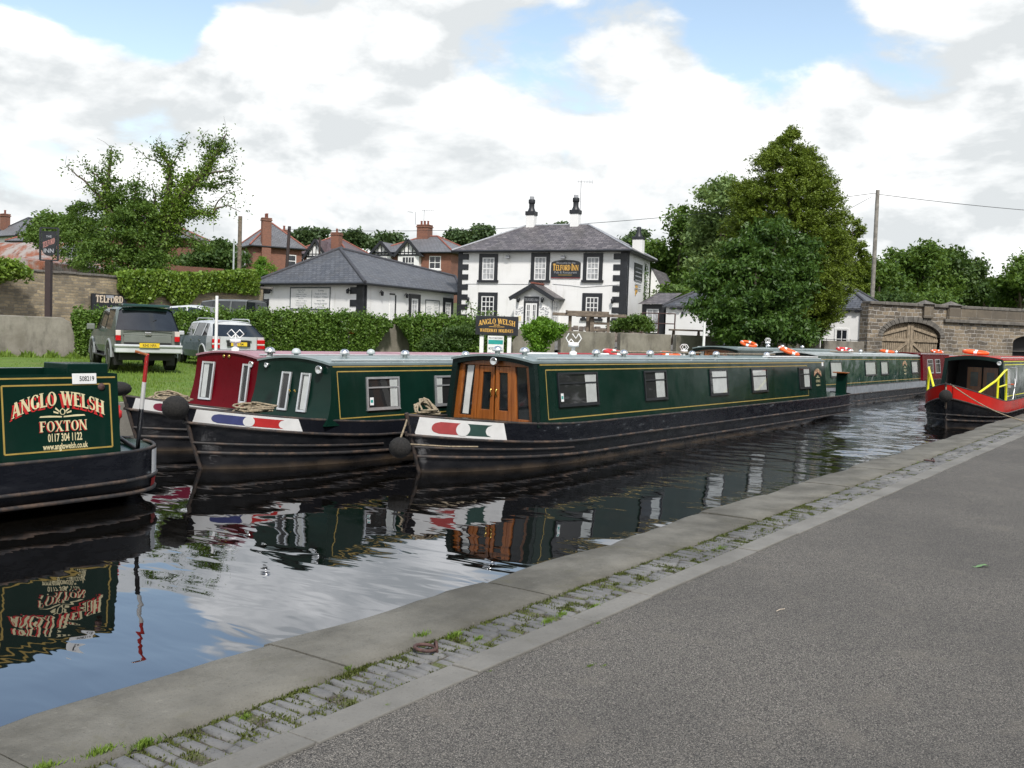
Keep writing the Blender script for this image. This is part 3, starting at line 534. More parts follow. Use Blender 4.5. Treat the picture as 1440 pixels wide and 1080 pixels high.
        if front in ('wood', 'open'):
            # hood: the cabin's own outline seen from the front, its opening set back
            out = [(s.side(0, k)[1], s.side(0, k)[2]) for k in (0, .5, 1)] + [(y * (s.gw - s.tum), s.rz + camber * (1 - y * y)) for y in np.linspace(-1, 1, 9)[1:-1]] + [(-s.side(0, k)[1], s.side(0, k)[2]) for k in (1, .5, 0)]
            cz = s.gz + .4; inn = [(y * (1 - ins / .85), cz + (z - cz) * (.88 if z > cz else 1)) for y, z in out]; b = MB()
            for i in range(len(out) - 1):
                a, c, d, e = out[i], out[i + 1], inn[i + 1], inn[i]; b.poly((s.xc - .12, a[0], a[1]), (s.xc - .12, e[0], e[1]), (s.xc - .12, d[0], d[1]), (s.xc - .12, c[0], c[1])); b.poly((s.xc - .12, e[0], e[1]), (s.xc + .02, e[0], e[1]), (s.xc + .02, d[0], d[1]), (s.xc - .12, d[0], d[1])); b.poly((s.xc - .12, a[0], a[1]), (s.xc - .12, c[0], c[1]), (s.xc + .01, c[0] * .995, c[1]), (s.xc + .01, a[0] * .995, a[1]))
            b.build('front_hood', M['hood'], s.o); s.inn = inn
        if front == 'wood': s.doors()
        if front == 'open':
            d = 1.6; b = MB(); i2 = s.inn
            for i in range(len(i2) - 1): b.poly((s.xc, *i2[i]), (s.xc, *i2[i + 1]), (s.xc + d, *i2[i + 1]), (s.xc + d, *i2[i]))
            b.add([(s.xc + d, *q) for q in i2], [list(range(len(i2)))]); b.build('front_cockpit', M['dark'], s.o); b = MB()
            for y in (-.45, .02): b.box(s.xc + d - .05, s.xc + d - .02, y, y + .42, s.gz, 1.65)
            b.build('cockpit_door', M['wood'], s.o); b = MB(); [b.box(s.xc + d - .06, s.xc + d - .052, y + .1, y + .32, 1.05, 1.5) for y in (-.45, .02)]; b.build('cockpit_pane', M['paleglass'], s.o)
    def doors(s):                          # varnished wood front: two glazed doors between glazed side panels
        x = s.xc + .015; b = MB(); zb, zt = s.gz - .02, s.rz - .10; w0, w1 = .87, .74
        def X(y, z): return (y * (w0 + (w1 - w0) * (z - zb) / (zt - zb)))
        def plate(y0, y1, z0, z1, xa, th=.03): b.add([(xa - th * k, X(y, z), z) for k in (0, 1) for y, z in ((y0, z0), (y1, z0), (y1, z1), (y0, z1))], [(4, 7, 6, 5), (0, 4, 5, 1), (1, 5, 6, 2), (2, 6, 7, 3), (3, 7, 4, 0)])
        for y0, y1 in ((-1, -.86), (.86, 1), (-.56, -.44), (.44, .56)): plate(y0, y1, zb, zt, x, .05)
        plate(-1, 1, zt, zt + .09, x, .045); b.add([(x - .03, X(y, zt) , zt + .09 + (.0 if abs(y) > .99 else .07 * (1 - y * y))) for y in np.linspace(-1, 1, 9)], [list(range(9))[::-1]])
        plate(-.86, -.56, zb, zb + .10, x, .04); plate(.56, .86, zb, zb + .10, x, .04); b.build('door_frame', M['wood'], s.o, bevel=.006)
        for sg in (-1, 1):
            b = MB(); a, c = sorted((.02 * sg, .43 * sg)); plate(a, a + .09, zb, zt - .01, x, .04); plate(c - .09, c, zb, zt - .01, x, .04); plate(a + .09, c - .09, zb, zb + .22, x, .036); plate(a + .09, c - .09, zt - .11, zt - .01, x, .036); d = b.build('door', M['wood'], s.o, bevel=.006)
            g = MB(); g.add([(x - .012, X(y, z), z) for y, z in ((a + .09, zb + .22), (c - .09, zb + .22), (c - .09, zt - .11), (a + .09, zt - .11))], [(3, 2, 1, 0)]); g.build('door_pane', M['darkglass'], d)
            h = MB(); h.tube([(x - .05, X(.07 * sg, 1.15), 1.12), (x - .075, X(.07 * sg, 1.15), 1.16), (x - .075, X(.07 * sg, 1.2), 1.22), (x - .05, X(.07 * sg, 1.2), 1.24)], .011, 6); h.build('handle', M['brass'], d)
            g = MB(); y0, y1 = sorted((.56 * sg, .86 * sg)); g.add([(x - .012, X(y, z), z) for y, z in ((y0, zb + .1), (y1, zb + .1), (y1, zt), (y0, zt))], [(3, 2, 1, 0)]); g.build('side_pane', M['darkglass'], s.o)
        b = MB(); n = 13; b.smooth = True; b.grid([[(x - .017 - .008 * (i % 2), X(.80 - .16 * i / n - .03 * (z > 1.2) * (i / n), z), z) for z in (zb + .12, 1.15, zt - .01)] for i in range(n + 1)]); b.build('curtain', M['curtain'], s.o)
    def window(s, x0, x1, k0, k1, frame='alu', cur=((.66, .98),), lean=0., sticker=False, vent=True, bx=.5):
        H = s.rz - s.gz + .02; fw = .035
        def S(x, k, off): return s.side(x + lean * (1 - k), k, off)
        def q(b, xa, xb, ka, kb, o0, o1):
            vs = [S(x, k, o) for o in (o0, o1) for x, k in ((xa, ka), (xb, ka), (xb, kb), (xa, kb))]; b.add(vs, [(4, 5, 6, 7), (0, 1, 5, 4), (1, 2, 6, 5), (2, 3, 7, 6), (3, 0, 4, 7)], False)
        fk = fw / H; b = MB(); b.cur = 0; q(b, x0 - fw, x0, k0 - fk, k1 + fk, .001, .026); q(b, x1, x1 + fw, k0 - fk, k1 + fk, .001, .026); q(b, x0, x1, k0 - fk, k0, .001, .0255); q(b, x0, x1, k1, k1 + fk, .001, .0255); q(b, x0 - fw * 1.2, x1 + fw * 1.2, k0 - fk * 1.4, k0 - fk, .001, .034)
        if vent: kv = k0 + (k1 - k0) * .70; q(b, x0, x1, kv - fk * .35, kv + fk * .35, .006, .0215)
        b.cur = 1; b.poly(S(x0, k0, .003), S(x1, k0, .003), S(x1, k1, .003), S(x0, k1, .003)); f = b.build('window', [M['alu'] if frame == 'alu' else M['black'], M['dark']], s.o)
        for c0, c1 in cur:
            c = MB(); c.smooth = True; n = max(5, int((c1 - c0) * (x1 - x0) / .035)); c.grid([[S(x0 + (x1 - x0) * (c0 + (c1 - c0) * i / n + (.03 if k > .6 else 0) * (i / n - .5)), k0 + (k1 - k0) * k, .008 + .007 * (i % 2)) for k in (.01, .5, .99)] for i in range(n + 1)]); c.build('curtain', M['curtain'], f)
        g = MB(); g.poly(S(x0, k0, .019), S(x1, k0, .019), S(x1, k1, .019), S(x0, k1, .019)); g.build('pane', M['glass'], f)
        if sticker: c = MB(); c.cur = 0; c.poly(*[S(x0 + a, k0 + d, .0205) for a, d in ((.03, .04), (.12, .04), (.12, .17), (.03, .17))]); c.cur = 1; c.poly(*[S(x0 + a, k0 + d, .021) for a, d in ((.045, .08), (.105, .08), (.105, .13), (.045, .13))]); c.build('sticker', [M['white'], M['teal']], f)
    def lines(s, xa, xb, mat='gold', two=True, box=None):
        b = MB(); w_ = .018
        def seg(x0, k0, x1, k1, th): 
            if k0 == k1: b.poly(s.side(x0, k0 - th / 2, .0025), s.side(x1, k0 - th / 2, .0025), s.side(x1, k0 + th / 2, .0025), s.side(x0, k0 + th / 2, .0025))
            else: b.poly(s.side(x0 - th / 2, k0, .0027), s.side(x0 + th / 2, k0, .0027), s.side(x1 + th / 2, k1, .0027), s.side(x1 - th / 2, k1, .0027))
        if two: seg(s.xc + .05, .955, s.xe - .03, .955, w_)
        seg(xa, .875, xb, .875, w_); seg(xa, .11, xb, .11, w_); seg(xa, .11, xa, .875, .02); seg(xb, .11, xb, .875, .02); b.build('coach_line', M[mat], s.o)
    def roofz(s, y): return s.rz + .012 + .09 * (1 - (y / (s.gw - s.tum)) ** 2)
    def mushroom(s, x, y, r=.085, mat='chrome'):
        b = MB(); z = s.roofz(y) - .01; b.lathe([(r * .55, 0), (r * .5, .05), (r, .055), (r, .075), (r * .85, .115), (r * .5, .14), (0, .148)], (x, y, z), n=16); b.build('roof_vent', M[mat], s.o)
    def lamp(s, y, z, x=None, r=.065):
        b = MB(); x = s.xc - .03 if x is None else x; b.lathe([(0, -.07), (r, -.05), (r * 1.05, 0), (r * .9, .0), (0, -.02)], (x - .06, y, z), (-1, 0, 0), 16); b.tube([(x - .02, y, z), (x + .02, y, z + .03)], .02, 6); b.build('headlamp', M['chrome'], s.o)
    def flash(s, xe, c1, c2, x0=.16, end='white'):   # painted flash at the bow: white ground, coloured lozenges, white discs
        def F(x, t_, off): return s.band(x, t_, -1, off)
        b = MB(); b.cur = 0; b.smooth = True; n = 24; b.grid([[F(x0 + (xe - x0) * i / n + .10 * (1 - t_) * (i / n) - .0 * t_, .03 + .95 * t_, .008) for t_ in (0, .25, .5, .75, 1)] for i in range(n + 1)], flip=False)
        W_ = xe - x0; xa, xb, xm = x0 + .13 * W_, x0 + .84 * W_, x0 + .47 * W_
        def loz(xa, xb, roundl, notchr, off):
            rows = []; r = s.bh * .36
            for i in range(17):
                f = i / 16; row = []
                for j in range(9):
                    t_ = j / 8; e = math.sqrt(max(0, 1 - (2 * t_ - 1) ** 2)) * r; xl = xa + (r - e if roundl else 0) ; xr = xb - (e if notchr else 0); row.append(F(xl + (xr - xl) * f, .20 + .62 * t_, off))
                rows.append(row)
            b.grid(rows)
        b.cur = 1; loz(xa, xm, True, False, .0105); b.cur = 2; loz(xm, xb, False, True, .0105); b.cur = 0
        vs = [F(xm + s.bh * .36 * math.cos(6.28318 * i / 24), .51 + .36 * math.sin(6.28318 * i / 24), .013) for i in range(24)]; b.add(vs, [list(range(24))]); b.build('bow_flash', [M['white'], M[c1], M[c2]], s.o)
    def world(s, x, y, z): return Vector(s.o.location) + Vector((math.cos(s.o.rotation_euler[2]) * x - math.sin(s.o.rotation_euler[2]) * y, math.sin(s.o.rotation_euler[2]) * x + math.cos(s.o.rotation_euler[2]) * y, z))
    def xof(s, px, z=1.2, y=None): return u_of(px, s.vc + (-.85 if y is None else y), z) - s.u0
def rope_coil(name, label, loc, r=.22, turns=5, seed=1, hump=.0):
    rd = random.Random(seed); pts = []
    for i in range(turns * 16):
        a = 6.28318 * i / 16 * 1.07; k = r * (.55 + .45 * math.sin(i * .37 + seed) ** 2) ; pts.append((math.cos(a) * k * 1.3 + rd.uniform(-.025, .025), math.sin(a) * k * .8 + rd.uniform(-.01, .01), .02 + .006 * i / 4 + rd.uniform(0, .012) + hump * max(0, math.sin(a))))
    b = MB(); b.tube(pts, .017, 6); o = b.build(name, M['rope']); o.location = loc; o.rotation_euler = (0, 0, YAW); return tag(o, label, 'rope')
def fender(label, loc, r=.17, flat=.9, rope=None):
    t_ = thing('bow_fender', label, 'fender', loc); b = MB(); n = 22; b.smooth = True; rows = []
    for i in range(n + 1):
        a = math.pi * i / n; rows.append([(r * math.sin(a) * math.cos(6.28318 * k / 28) * (1 + .05 * math.sin(k * 3.1 + i * 2.2)), r * math.sin(a) * math.sin(6.28318 * k / 28) * (1 + .05 * math.sin(k * 3.1 + i * 2.2)), -r * flat * math.cos(a)) for k in range(29)])
    b.grid(rows); b.build('ball', M['fender'], t_)
    if rope: b = MB(); b.tube([(0, 0, r * .8)] + [Vector(q) - Vector(loc) for q in rope], .016, 6); b.build('rope', M['rope'], t_)
    return t_
def lifebuoy(label, loc, tilt=0., rz=0., mat='orange', bands='white', r=.27):
    t_ = thing('lifebuoy', label, 'lifebuoy', loc, rz, 'lifebuoys lying on the boat roofs'); t_.rotation_euler = (tilt, 0, rz); b = MB(); b.ring((0, 0, .055), r, .062, n=28, m=10, sq=.85); b.build('ring', M[mat], t_)
    b = MB()
    for k in range(4):
        a = 6.28318 * (k + .5) / 4; pts = [Vector((math.cos(a) * r, math.sin(a) * r, .055)) + Vector((math.cos(a) * math.cos(6.28318 * j / 10), math.sin(a) * math.cos(6.28318 * j / 10), math.sin(6.28318 * j / 10) * .85)) * .066 for j in range(11)]; tn = Vector((-math.sin(a), math.cos(a), 0)) * .045; b.grid([[p - tn for p in pts], [p + tn for p in pts]], sm=True)
    b.build('band', M[bands], t_); return t_
M['paleglass'] = pm('pale_glass', (.12, .13, .13), .2, .3, 3); M['railpaint'] = pm('pale_rail_paint', (.42, .46, .46), .35); M['hood'] = paint('dark_hood_paint', (.006, .016, .014), .25); M['teal'] = pm('teal_print', (.02, .30, .27), .5); M['greydeck'] = pm('grey_deck_paint', (.22, .24, .26), .5, .2, 5)
BG = 'narrowboats moored along the canal'
# ---- the nearest complete boat: green, wooden doors
u0 = u_of(572, 5.50, .8); B1 = Boat('narrowboat', 'long green narrowboat with varnished wooden front doors and a red and green bow flash', u0, 5.50, u_of(1182, 5.0, .3) - u0, u_of(752, 4.62, 1.2) - u0 + .12, u_of(1160, 4.62, 1.2) - u0, hull='hullworn', band='bandworn', group=BG)
B1.flash(1.42, 'pink', 'flashgreen', .12)
for pa, pb, cur, st in ((781, 837, ((.70, .97),), 1), (903, 934, ((.52, .93),), 0), (995, 1020, ((.15, .98),), 0), (1054, 1076, ((.1, .95),), 0), (1121, 1137, ((.45, .95),), 0)):
    B1.window(B1.xof(pa) + .03, B1.xof(pb) - .03, .33, .80, 'black', cur, sticker=st)
B1.lines(B1.xc + .22, B1.xe - 1.6); B1.lamp(-.05, B1.rz - .02, B1.xc - .1)
for px in (838, 877, 914, 973, 1007, 1078): B1.mushroom(B1.xof(px, 1.8, -.4), -.4)
B1.mushroom(B1.xof(693, 1.85, .2), .1, .09); B1.mushroom(B1.xof(741, 1.85, -.3), -.25, .09)
def crestsign(bt, xm, km, s_, lines_=3):
    def fn(x, y, off): return bt.side(xm + x, km + y / (bt.rz - bt.gz), off)
    b = MB(); b.cur = 1; tx, wd = roman('ANGLO WELSH', .11 * s_, .05); tx = scalex(tx, .62 * s_ / wd); put_text(b, arched(tx, 1.1 / s_), fn, off=.003, dx=-.01, dy=.15 * s_ - .012); b.cur = 0; put_text(b, arched(tx, 1.1 / s_), fn, off=.0045, dy=.15 * s_)
    for i, (tt, hh) in enumerate((('0117 304 1122', .07), ('www.anglowelsh.co.uk', .05))): vs, fs = plain_text(tt, hh * s_, .015, .62 if i == 0 else .55); put_text(b, (vs, fs), fn, dy=(-.12 - .10 * i) * s_)
    crest(b, fn, .16 * s_); b.build('signwriting', [M['cream'], M['signred']], bt.o)
crestsign(B1, B1.xof(1148, 1.3), .55, 1.0)
b = MB(); b.poly(*[B1.side(B1.xe - .28 + x, .86 + k, .004) for x, k in ((0, 0), (.16, 0), (.16, .1), (0, .1))]); b.build('number_plate', M['white'], B1.o)
# stern: tiller, seat post, stern rail
xs = B1.xe; b = MB(); b.tube([(B1.L - .35, 0, .7), (B1.L - .35, 0, 1.25), (B1.L - .45, 0, 1.42), (B1.L - .7, 0, 1.48), (B1.L - 1.3, 0, 1.42)], .024, 8); tl = b.build('tiller', M['green'], B1.o); b = MB(); b.tube([(B1.L - 1.3, 0, 1.42), (B1.L - 1.65, 0, 1.39)], .022, 8); b.build('handle', M['wood'], tl)
b = MB(); b.obox((B1.L - .42, -.62, 1.0), (.05, 0, .0), (0, .16, 0), (.02, 0, .33)); b.build('stern_seat_post', M['green'], B1.o, bevel=.01); b = MB(); b.obox((B1.L - .42, .62, 1.0), (.05, 0, .0), (0, .16, 0), (.02, 0, .33)); b.build('stern_seat_post', M['green'], B1.o, bevel=.01); b = MB(); b.obox((B1.L - .45, -.6, 1.35), (.16, 0, 0), (0, .22, 0), (0, 0, .018)); b.build('stern_seat', M['wood'], B1.o, bevel=.006)
b = MB(); b.tube([(xs + .03, -.62, 1.62), (xs + .35, -.66, 1.70), (xs + .5, -.68, 1.55), (xs + .5, -.7, 1.3)], .022, 7); b.build('grab_rail', M['green'], B1.o)
# rope on the bow, fender, stern-side rope
rope_coil('rope', 'coil of old rope heaped on the bow of the boat with wooden doors', B1.world(.42, -.05, B1.g(.4)), .2, 4, 3, .16)
q = B1.world(-.16, -.02, .42); fender('dark ball fender of tarred rope hung from the bow of the boat with wooden doors', q, .165, .95, [B1.world(-.03, 0, .75), B1.world(.03, 0, .9)])
b = MB(); b.tube([B1.world(-.05, -.08, .47), B1.world(.4, -.52, .44), B1.world(.8, -.76, .43)], .012, 6); tag(b.build('rope', M['rope']), 'short pale line on the black bow under the red and green flash', 'rope')
# ---- second boat: green, blue and red flash
u0 = u_of(258, 7.92, .95); B2 = Boat('narrowboat', 'green narrowboat with plain green front doors and a blue and red bow flash', u0, 7.92, 17.2, u_of(470, 6.98, 1.2) - u0, u_of(470, 6.98, 1.2) - u0 + 12.6, gz=.64, gb=.30, rz=1.60, front='plain', group=BG, bh=.22)
B2.flash(1.5, 'flashblue', 'flashred', .12)
B2.window(B2.xof(517, 1.3, -.87) , B2.xof(559, 1.3, -.87), .26, .74, 'alu', ((.74, .97),), sticker=1, lean=-.05); B2.window(B2.xof(613, 1.3, -.87), B2.xof(613, 1.3, -.87) + .8, .26, .74, 'alu', ((.02, .2),), lean=-.05)
B2.lines(B2.xc + .14, B2.xe - .2)
def frontwin(bt, y0, y1, k0, k1, cur=None):
    def S(y, k, off): return Vector((bt.fx(k) - off, y, bt.side(0, k)[2]))
    b = MB(); f = .035; fk = .03
    def q(ya, yb, ka, kb, o0, o1): b.add([S(y, k, o) for o in (o0, o1) for y, k in ((ya, ka), (yb, ka), (yb, kb), (ya, kb))], [(7, 6, 5, 4), (4, 5, 1, 0), (5, 6, 2, 1), (6, 7, 3, 2), (7, 4, 0, 3)], False)
    q(y0 - f, y0, k0 - fk, k1 + fk, .0, .03); q(y1, y1 + f, k0 - fk, k1 + fk, .0, .03); q(y0, y1, k0 - fk, k0, .0, .0295); q(y0, y1, k1, k1 + fk, .0, .0295); b.cur = 1; b.poly(S(y0, k1, .004), S(y1, k1, .004), S(y1, k0, .004), S(y0, k0, .004)); w_ = b.build('window', [M['alu'], M['dark']], bt.o)
    b = MB(); b.poly(S(y0, k1, .02), S(y1, k1, .02), S(y1, k0, .02), S(y0, k0, .02)); b.build('pane', M['glass'], w_)
    if cur:
        b = MB(); n = 7; ya, yb = y0 + (y1 - y0) * cur[0], y0 + (y1 - y0) * cur[1]; b.smooth = True; b.grid([[S(ya + (yb - ya) * i / n, k0 + (k1 - k0) * k, .008 + .006 * (i % 2)) for k in (0.01, .99)] for i in range(n + 1)], flip=True); b.build('curtain', M['curtain'], w_)
frontwin(B2, .05, .20, .22, .80, None); frontwin(B2, -.40, -.25, .22, .80, (.2, .8)); B2.lamp(-.66, B2.rz - .1); B2.lamp(.62, B2.rz - .08, B2.xc + .02, .04)
b = MB(); [b.tube([(B2.fx(.3) - .03, y, 1.12), (B2.fx(.3) - .05, y, 1.15)], .014, 6) for y in (-.16, -.04)]; b.obox((B2.fx(.02) - .012, 0, B2.side(0, .05)[2]), (.004, 0, 0), (0, .86, 0), (0, 0, .009)); b.build('door_trim', M['gold'], B2.o)
for px, y in ((485, -.3), (570, -.35), (655, -.4), (380, .0)): B2.mushroom(B2.xof(px, 1.9, y), y)
for px in (417, 522): B2.mushroom(B2.xof(px, 1.95, .45), .45, .08, 'railpaint')
rope_coil('rope', 'long heap of old rope on the foredeck behind the blue and red flash', B2.world(1.25, -.1, B2.g(1.2)), .3, 4, 5, .05)
fender('black ball fender of tarred rope hung on the bow with the blue and red flash', B2.world(-.1, .05, .93), .19, .95, [B2.world(.1, 0, 1.02)])
# ---- third boat: maroon
u0 = u_of(172, 10.35, 1.0); B3 = Boat('narrowboat', 'maroon narrowboat with a small pale-framed window and a maroon bow flash', u0, 10.3, 18.5, u_of(279, 11.1, 1.2) - u0, u_of(279, 11.1, 1.2) - u0 + 13.5, gz=.56, gb=.38, rz=1.60, bh=.21, cab='red', roof='pinkroof', deck='greydeck', front='plain', group=BG)
B3.flash(1.9, 'flashmaroon', 'flashmaroon', .12); frontwin(B3, .34, .62, .26, .86, (.5, .95)); frontwin(B3, -.62, -.5, .26, .86)
b = MB(); [b.lathe([(0, .02), (.03, .018), (.035, 0), (0, 0)], (B3.fx(.75) - .0, y, 1.6), (-1, 0, 0), 10) for y in (.07, -.07)]; b.build('door_vent', M['brass'], B3.o); B3.lamp(-.67, B3.rz - .12, B3.xc + .03, .055)
rope_coil('rope', 'pale rope heaped on the foredeck of the maroon boat', B3.world(1.0, .15, B3.g(1.)), .32, 4, 9, .08)
fender('black ball fender of rope on the bow of the maroon boat, larger and lower one', B3.world(-.22, .2, .75), .17); fender('flat black disc fender on top of the bow of the maroon boat', B3.world(-.02, .12, 1.05), .2, .6)
B3.lines(B3.xc + .2, B3.xe - .3)
# ---- the stern end of the green boat on the left, with the lettering
uc = u_of(166, 6.12, 1.1); ue = u_of(224, 6.5, .25); Lx = 17.; B4 = Boat('narrowboat', 'green narrowboat stern at the left edge with cream lettering and a tiller', ue - Lx, 6.95, Lx, 2.4, uc - (ue - Lx), gz=.62, gb=.2, rz=1.55, hull='hullworn', band='bandworn', front='plain', group=BG, bh=.33, stern=1.15, tum=.10, open_from=u_of(-60, 6.12, 1.1) - (ue - Lx), gw=.9, gap=(u_of(84, 7.7, 1.5) - (ue - Lx), u_of(117, 7.7, 1.5) - (ue - Lx)), camber=.0)
xl = B4.xof(4, 1.1); xr = B4.xof(156, 1.1); B4.lines(xl, xr); xm = (xl + xr) / 2; Wd = xr - xl; HH = B4.rz - B4.gz + .02
def fn4(x, y, off): return B4.side(xm + x, .5 + y / HH, off)
b = MB(); tx, wd = roman('ANGLO WELSH', .155, .035, .24, .1); tx = arched(scalex(tx, Wd * .86 / wd), .13 / (Wd * .43) ** 2 * 1.0); b.cur = 1; put_text(b, tx, fn4, off=.003, dx=-.022, dy=.13 - .028); b.cur = 0; put_text(b, tx, fn4, off=.007, dy=.13); b.build('company_lettering', [M['cream'], M['signred']], B4.o); b = MB()
tx, wd = roman('FOXTON', .115, .05, .2, .08); tx = scalex(tx, Wd * .44 / wd); b.cur = 1; put_text(b, tx, fn4, off=.003, dx=.035 * Wd - .008, dy=-.155 - .008); b.cur = 0; put_text(b, tx, fn4, off=.006, dx=.035 * Wd, dy=-.155)
for tt, hh, ww, dy in (('0117 304 1122', .088, .32, -.265), ('www.anglowelsh.co.uk', .068, .42, -.352)): vs, fs = plain_text(tt, hh, .022); wd = max(v[0] for v in vs) - min(v[0] for v in vs); put_text(b, ([(x * Wd * ww / wd, y) for x, y in vs], fs), fn4, dx=.045 * Wd, dy=dy)
b.build('place_lettering', [M['cream'], M['signred']], B4.o); b = MB(); crest(b, lambda x, y, off: fn4(x + .03 * Wd, y - .005, off), .215 * Wd / 1.05); b.build('crest', [M['cream'], M['signred']], B4.o)
b = MB(); xp = B4.xof(121, 1.5); pw = .30; b.cur = 0; b.poly(*[B4.side(xp + (pw / 2) * a, k, .012) for a, k in ((-1, .88), (1, .88), (1, 1.005), (-1, 1.005))]); b.cur = 1; vs, fs = plain_text('508219', .056, .015, .8); put_text(b, (vs, fs), lambda x, y, off: B4.side(xp + x + .03, .915 + y / HH, off), off=.0135); b.build('number_plate', [M['white'], M['black']], B4.o)
b = MB(); xp = B4.xof(145, 1.5); b.lathe([(0, .02), (.035, .018), (.045, 0)], B4.side(xp, .84, .0), (0, -1, 0), 14); b.build('brass_cap', M['rust'], B4.o)
b = MB(); b.box(B4.gap[1], B4.xe - .01, .2, .74, 1.3, 1.62); b.build('hatch', M['green'], B4.o, bevel=.012)
L4 = B4.L; b = MB(); b.tube([(L4 - .32, 0, .6), (L4 - .30, 0, .95)], .03, 8); rd = b.build('rudder_post', M['rust'], B4.o); b = MB(); b.lathe([(.03, 0), (.05, .02), (.05, .1), (.02, .12), (.03, .16), (0, .18)], (L4 - .30, 0, .93), n=12); b.build('cap', M['signred'], rd)
tp = B4.o; pA, pB = at(207, 498, 11.6), at(196, 603, 11.9)
mi = Matrix.Rotation(-B4.o.rotation_euler[2], 3, 'Z'); lc = lambda q: mi @ (Vector(q) - Vector(B4.o.location)); pa, pb = lc(pA), lc(pB); b = MB(); 
for k, (f0, f1, m_) in enumerate(((0, .36, 1), (.36, .72, 0), (.72, 1.0, 2))): b.cur = m_; b.tube([pa.lerp(pb, f0), pa.lerp(pb, f1)], [.022 + .006 * f0, .022 + .006 * f1], 10)
b.cur = 2; b.tube([pb, pb + Vector((-.02, 0, -.25)), (L4 - .3, 0, .7)], .028, 8); tl = b.build('tiller', [M['white'], M['flashred'], M['black']], B4.o); b = MB(); b.tube([pa + Vector((.0, .0, -.01)), pa + Vector((-.12, .06, .03))], .018, 8); b.build('handle', M['wood'], tl)
b = MB(); b.cur = 0; n = 10; b.smooth = True; b.grid([[B4.band(L4 - .42 + .40 * i / n, .05 + .9 * t_, -1, .012) for t_ in (0, .5, 1)] for i in range(n + 1)]); b.cur = 1
def low(x, t_): 
    z0, x0, h0 = B4.lev((x) / L4, 1); z1, x1, h1 = B4.lev((x - .26) / (L4 - .26), 3); return Vector((x, -(h0 * (1 - t_) + h1 * t_) - .012, z0 - .03 + (z1 - z0 + .06) * t_))
b.grid([[low(L4 - .40 + .39 * i / n, t_) for t_ in (0, .5, 1)] for i in range(n + 1)], flip=True); b.build('stern_patch', [M['white'], M['flashred']], B4.o)
b = MB(); b.box(L4 - .02, L4 + .30, .3, .42, .30, .48); b.lathe([(.05, 0), (.05, .02), (.03, .02), (.03, 0)], (L4 + .22, .3, .4), (0, -1, 0), 14); b.build('stern_bracket', M['bandblack'], B4.o, bevel=.012)
# ---- boats further along
u0 = u_of(1151, 6.32, 1.2) - 2.2; B5 = Boat('narrowboat', 'lighter green narrowboat beyond the stern of the nearest one, sky shining on its side', u0, 7.2, 20.5, 2.2, 18.4, gz=.72, rz=1.84, cab='palegreen', roof='railpaint', band='greydeck', group=BG)
for pa, pb, cur in ((1166, 1181, ((.0, 1.),)), (1215, 1230, ((.0, .9),)), (1237, 1247, ((.0, .9),)), (1280, 1289, ((.1, .9),))): B5.window(B5.xof(pa), B5.xof(pb), .36, .78, 'black', cur, vent=False)
B5.lines(B5.xc + .3, B5.xe - .3, two=False); crestsign(B5, B5.xof(1271, 1.3), .55, 1.2)
for px in (1195, 1210, 1260): B5.mushroom(B5.xof(px, 1.9, -.2), -.2)
u0 = u_of(1039, 8.85, 1.5) - 2.2; B6 = Boat('narrowboat', 'dark green narrowboat with a low hood and wooden front, second row beyond the stern', u0, 9.7, 17, 2.2, 14.5, gz=.78, rz=1.93, group=BG)
for px in (1080, 1128, 1100): B6.mushroom(B6.xof(px, 1.98, -.3), -.3)
u0 = u_of(1297, 6.1, 1.2) - 1.; B7 = Boat('narrowboat', 'far maroon narrowboat lying in front of the arched wooden gate', u0, 7.1, 11, 1.6, 9, gz=.75, rz=1.9, cab='red', roof='red', deck='red', front='plain', group=BG)
B7.window(B7.xof(1303, 1.3), B7.xof(1310, 1.3), .3, .8, 'alu', ()); B7.window(B7.xof(1314, 1.3), B7.xof(1320, 1.3), .3, .8, 'alu', ())
u0 = u_of(1331, 1.3, 1.2); B8 = Boat('narrowboat', 'narrowboat with a bright red bow, yellow hand rails and an open front, beside the towpath', u0, 1.32, 15, u_of(1413, .45, 1.4) - u0, 13.5, gz=.72, gb=.52, bh=.35, rz=1.93, cab='green', roof='brightred', deck='greydeck', front='open', band='brightred', group=BG, gw=.93)
B8.lines(B8.xc + .2, B8.xe - .2, 'yellow'); B8.window(B8.xc + .5, B8.xc + .95, .35, .75, 'alu', ()); B8.lamp(-.72, 1.82, B8.xc - .1, .06)
for sg in (-1, 1):
    b = MB(); g = B8.g
    if sg < 0:
        y = lambda x: sg * (B8.hw(x, g(x)) - .05); b.tube([(1.1, y(1.1), g(1.1)), (2.2, y(2.2), 1.35), (3.1, y(3.1), 1.62), (3.35, y(3.35), 1.64), (3.45, y(3.45), g(3.4))], .032, 8); b.tube([(2.35, y(2.35), 1.40), (2.35, y(2.35), g(2.3))], .03, 8); b.tube([(2.35, y(2.35), 1.15), (3.4, y(3.4), 1.2)], .027, 8); b.tube([(3.75, -.96, .72), (3.72, -.93, 1.62), (3.78, -.93, 1.64)], .028, 8)
    else:
        y = lambda x: sg * (B8.hw(x, g(x)) - .05); b.tube([(1.0, y(1.0) * .8, g(1.0)), (1.9, y(1.9), 1.62), (2.3, y(2.3), 1.66), (2.1, y(2.1), g(2.1))], .034, 8)
    b.build('hand_rail', M['yellow'], B8.o)
fender('black round fender at the tip of the bright red bow', B8.world(-.14, -.04, .92), .165, 1.05, [B8.world(.05, 0, 1.2)])
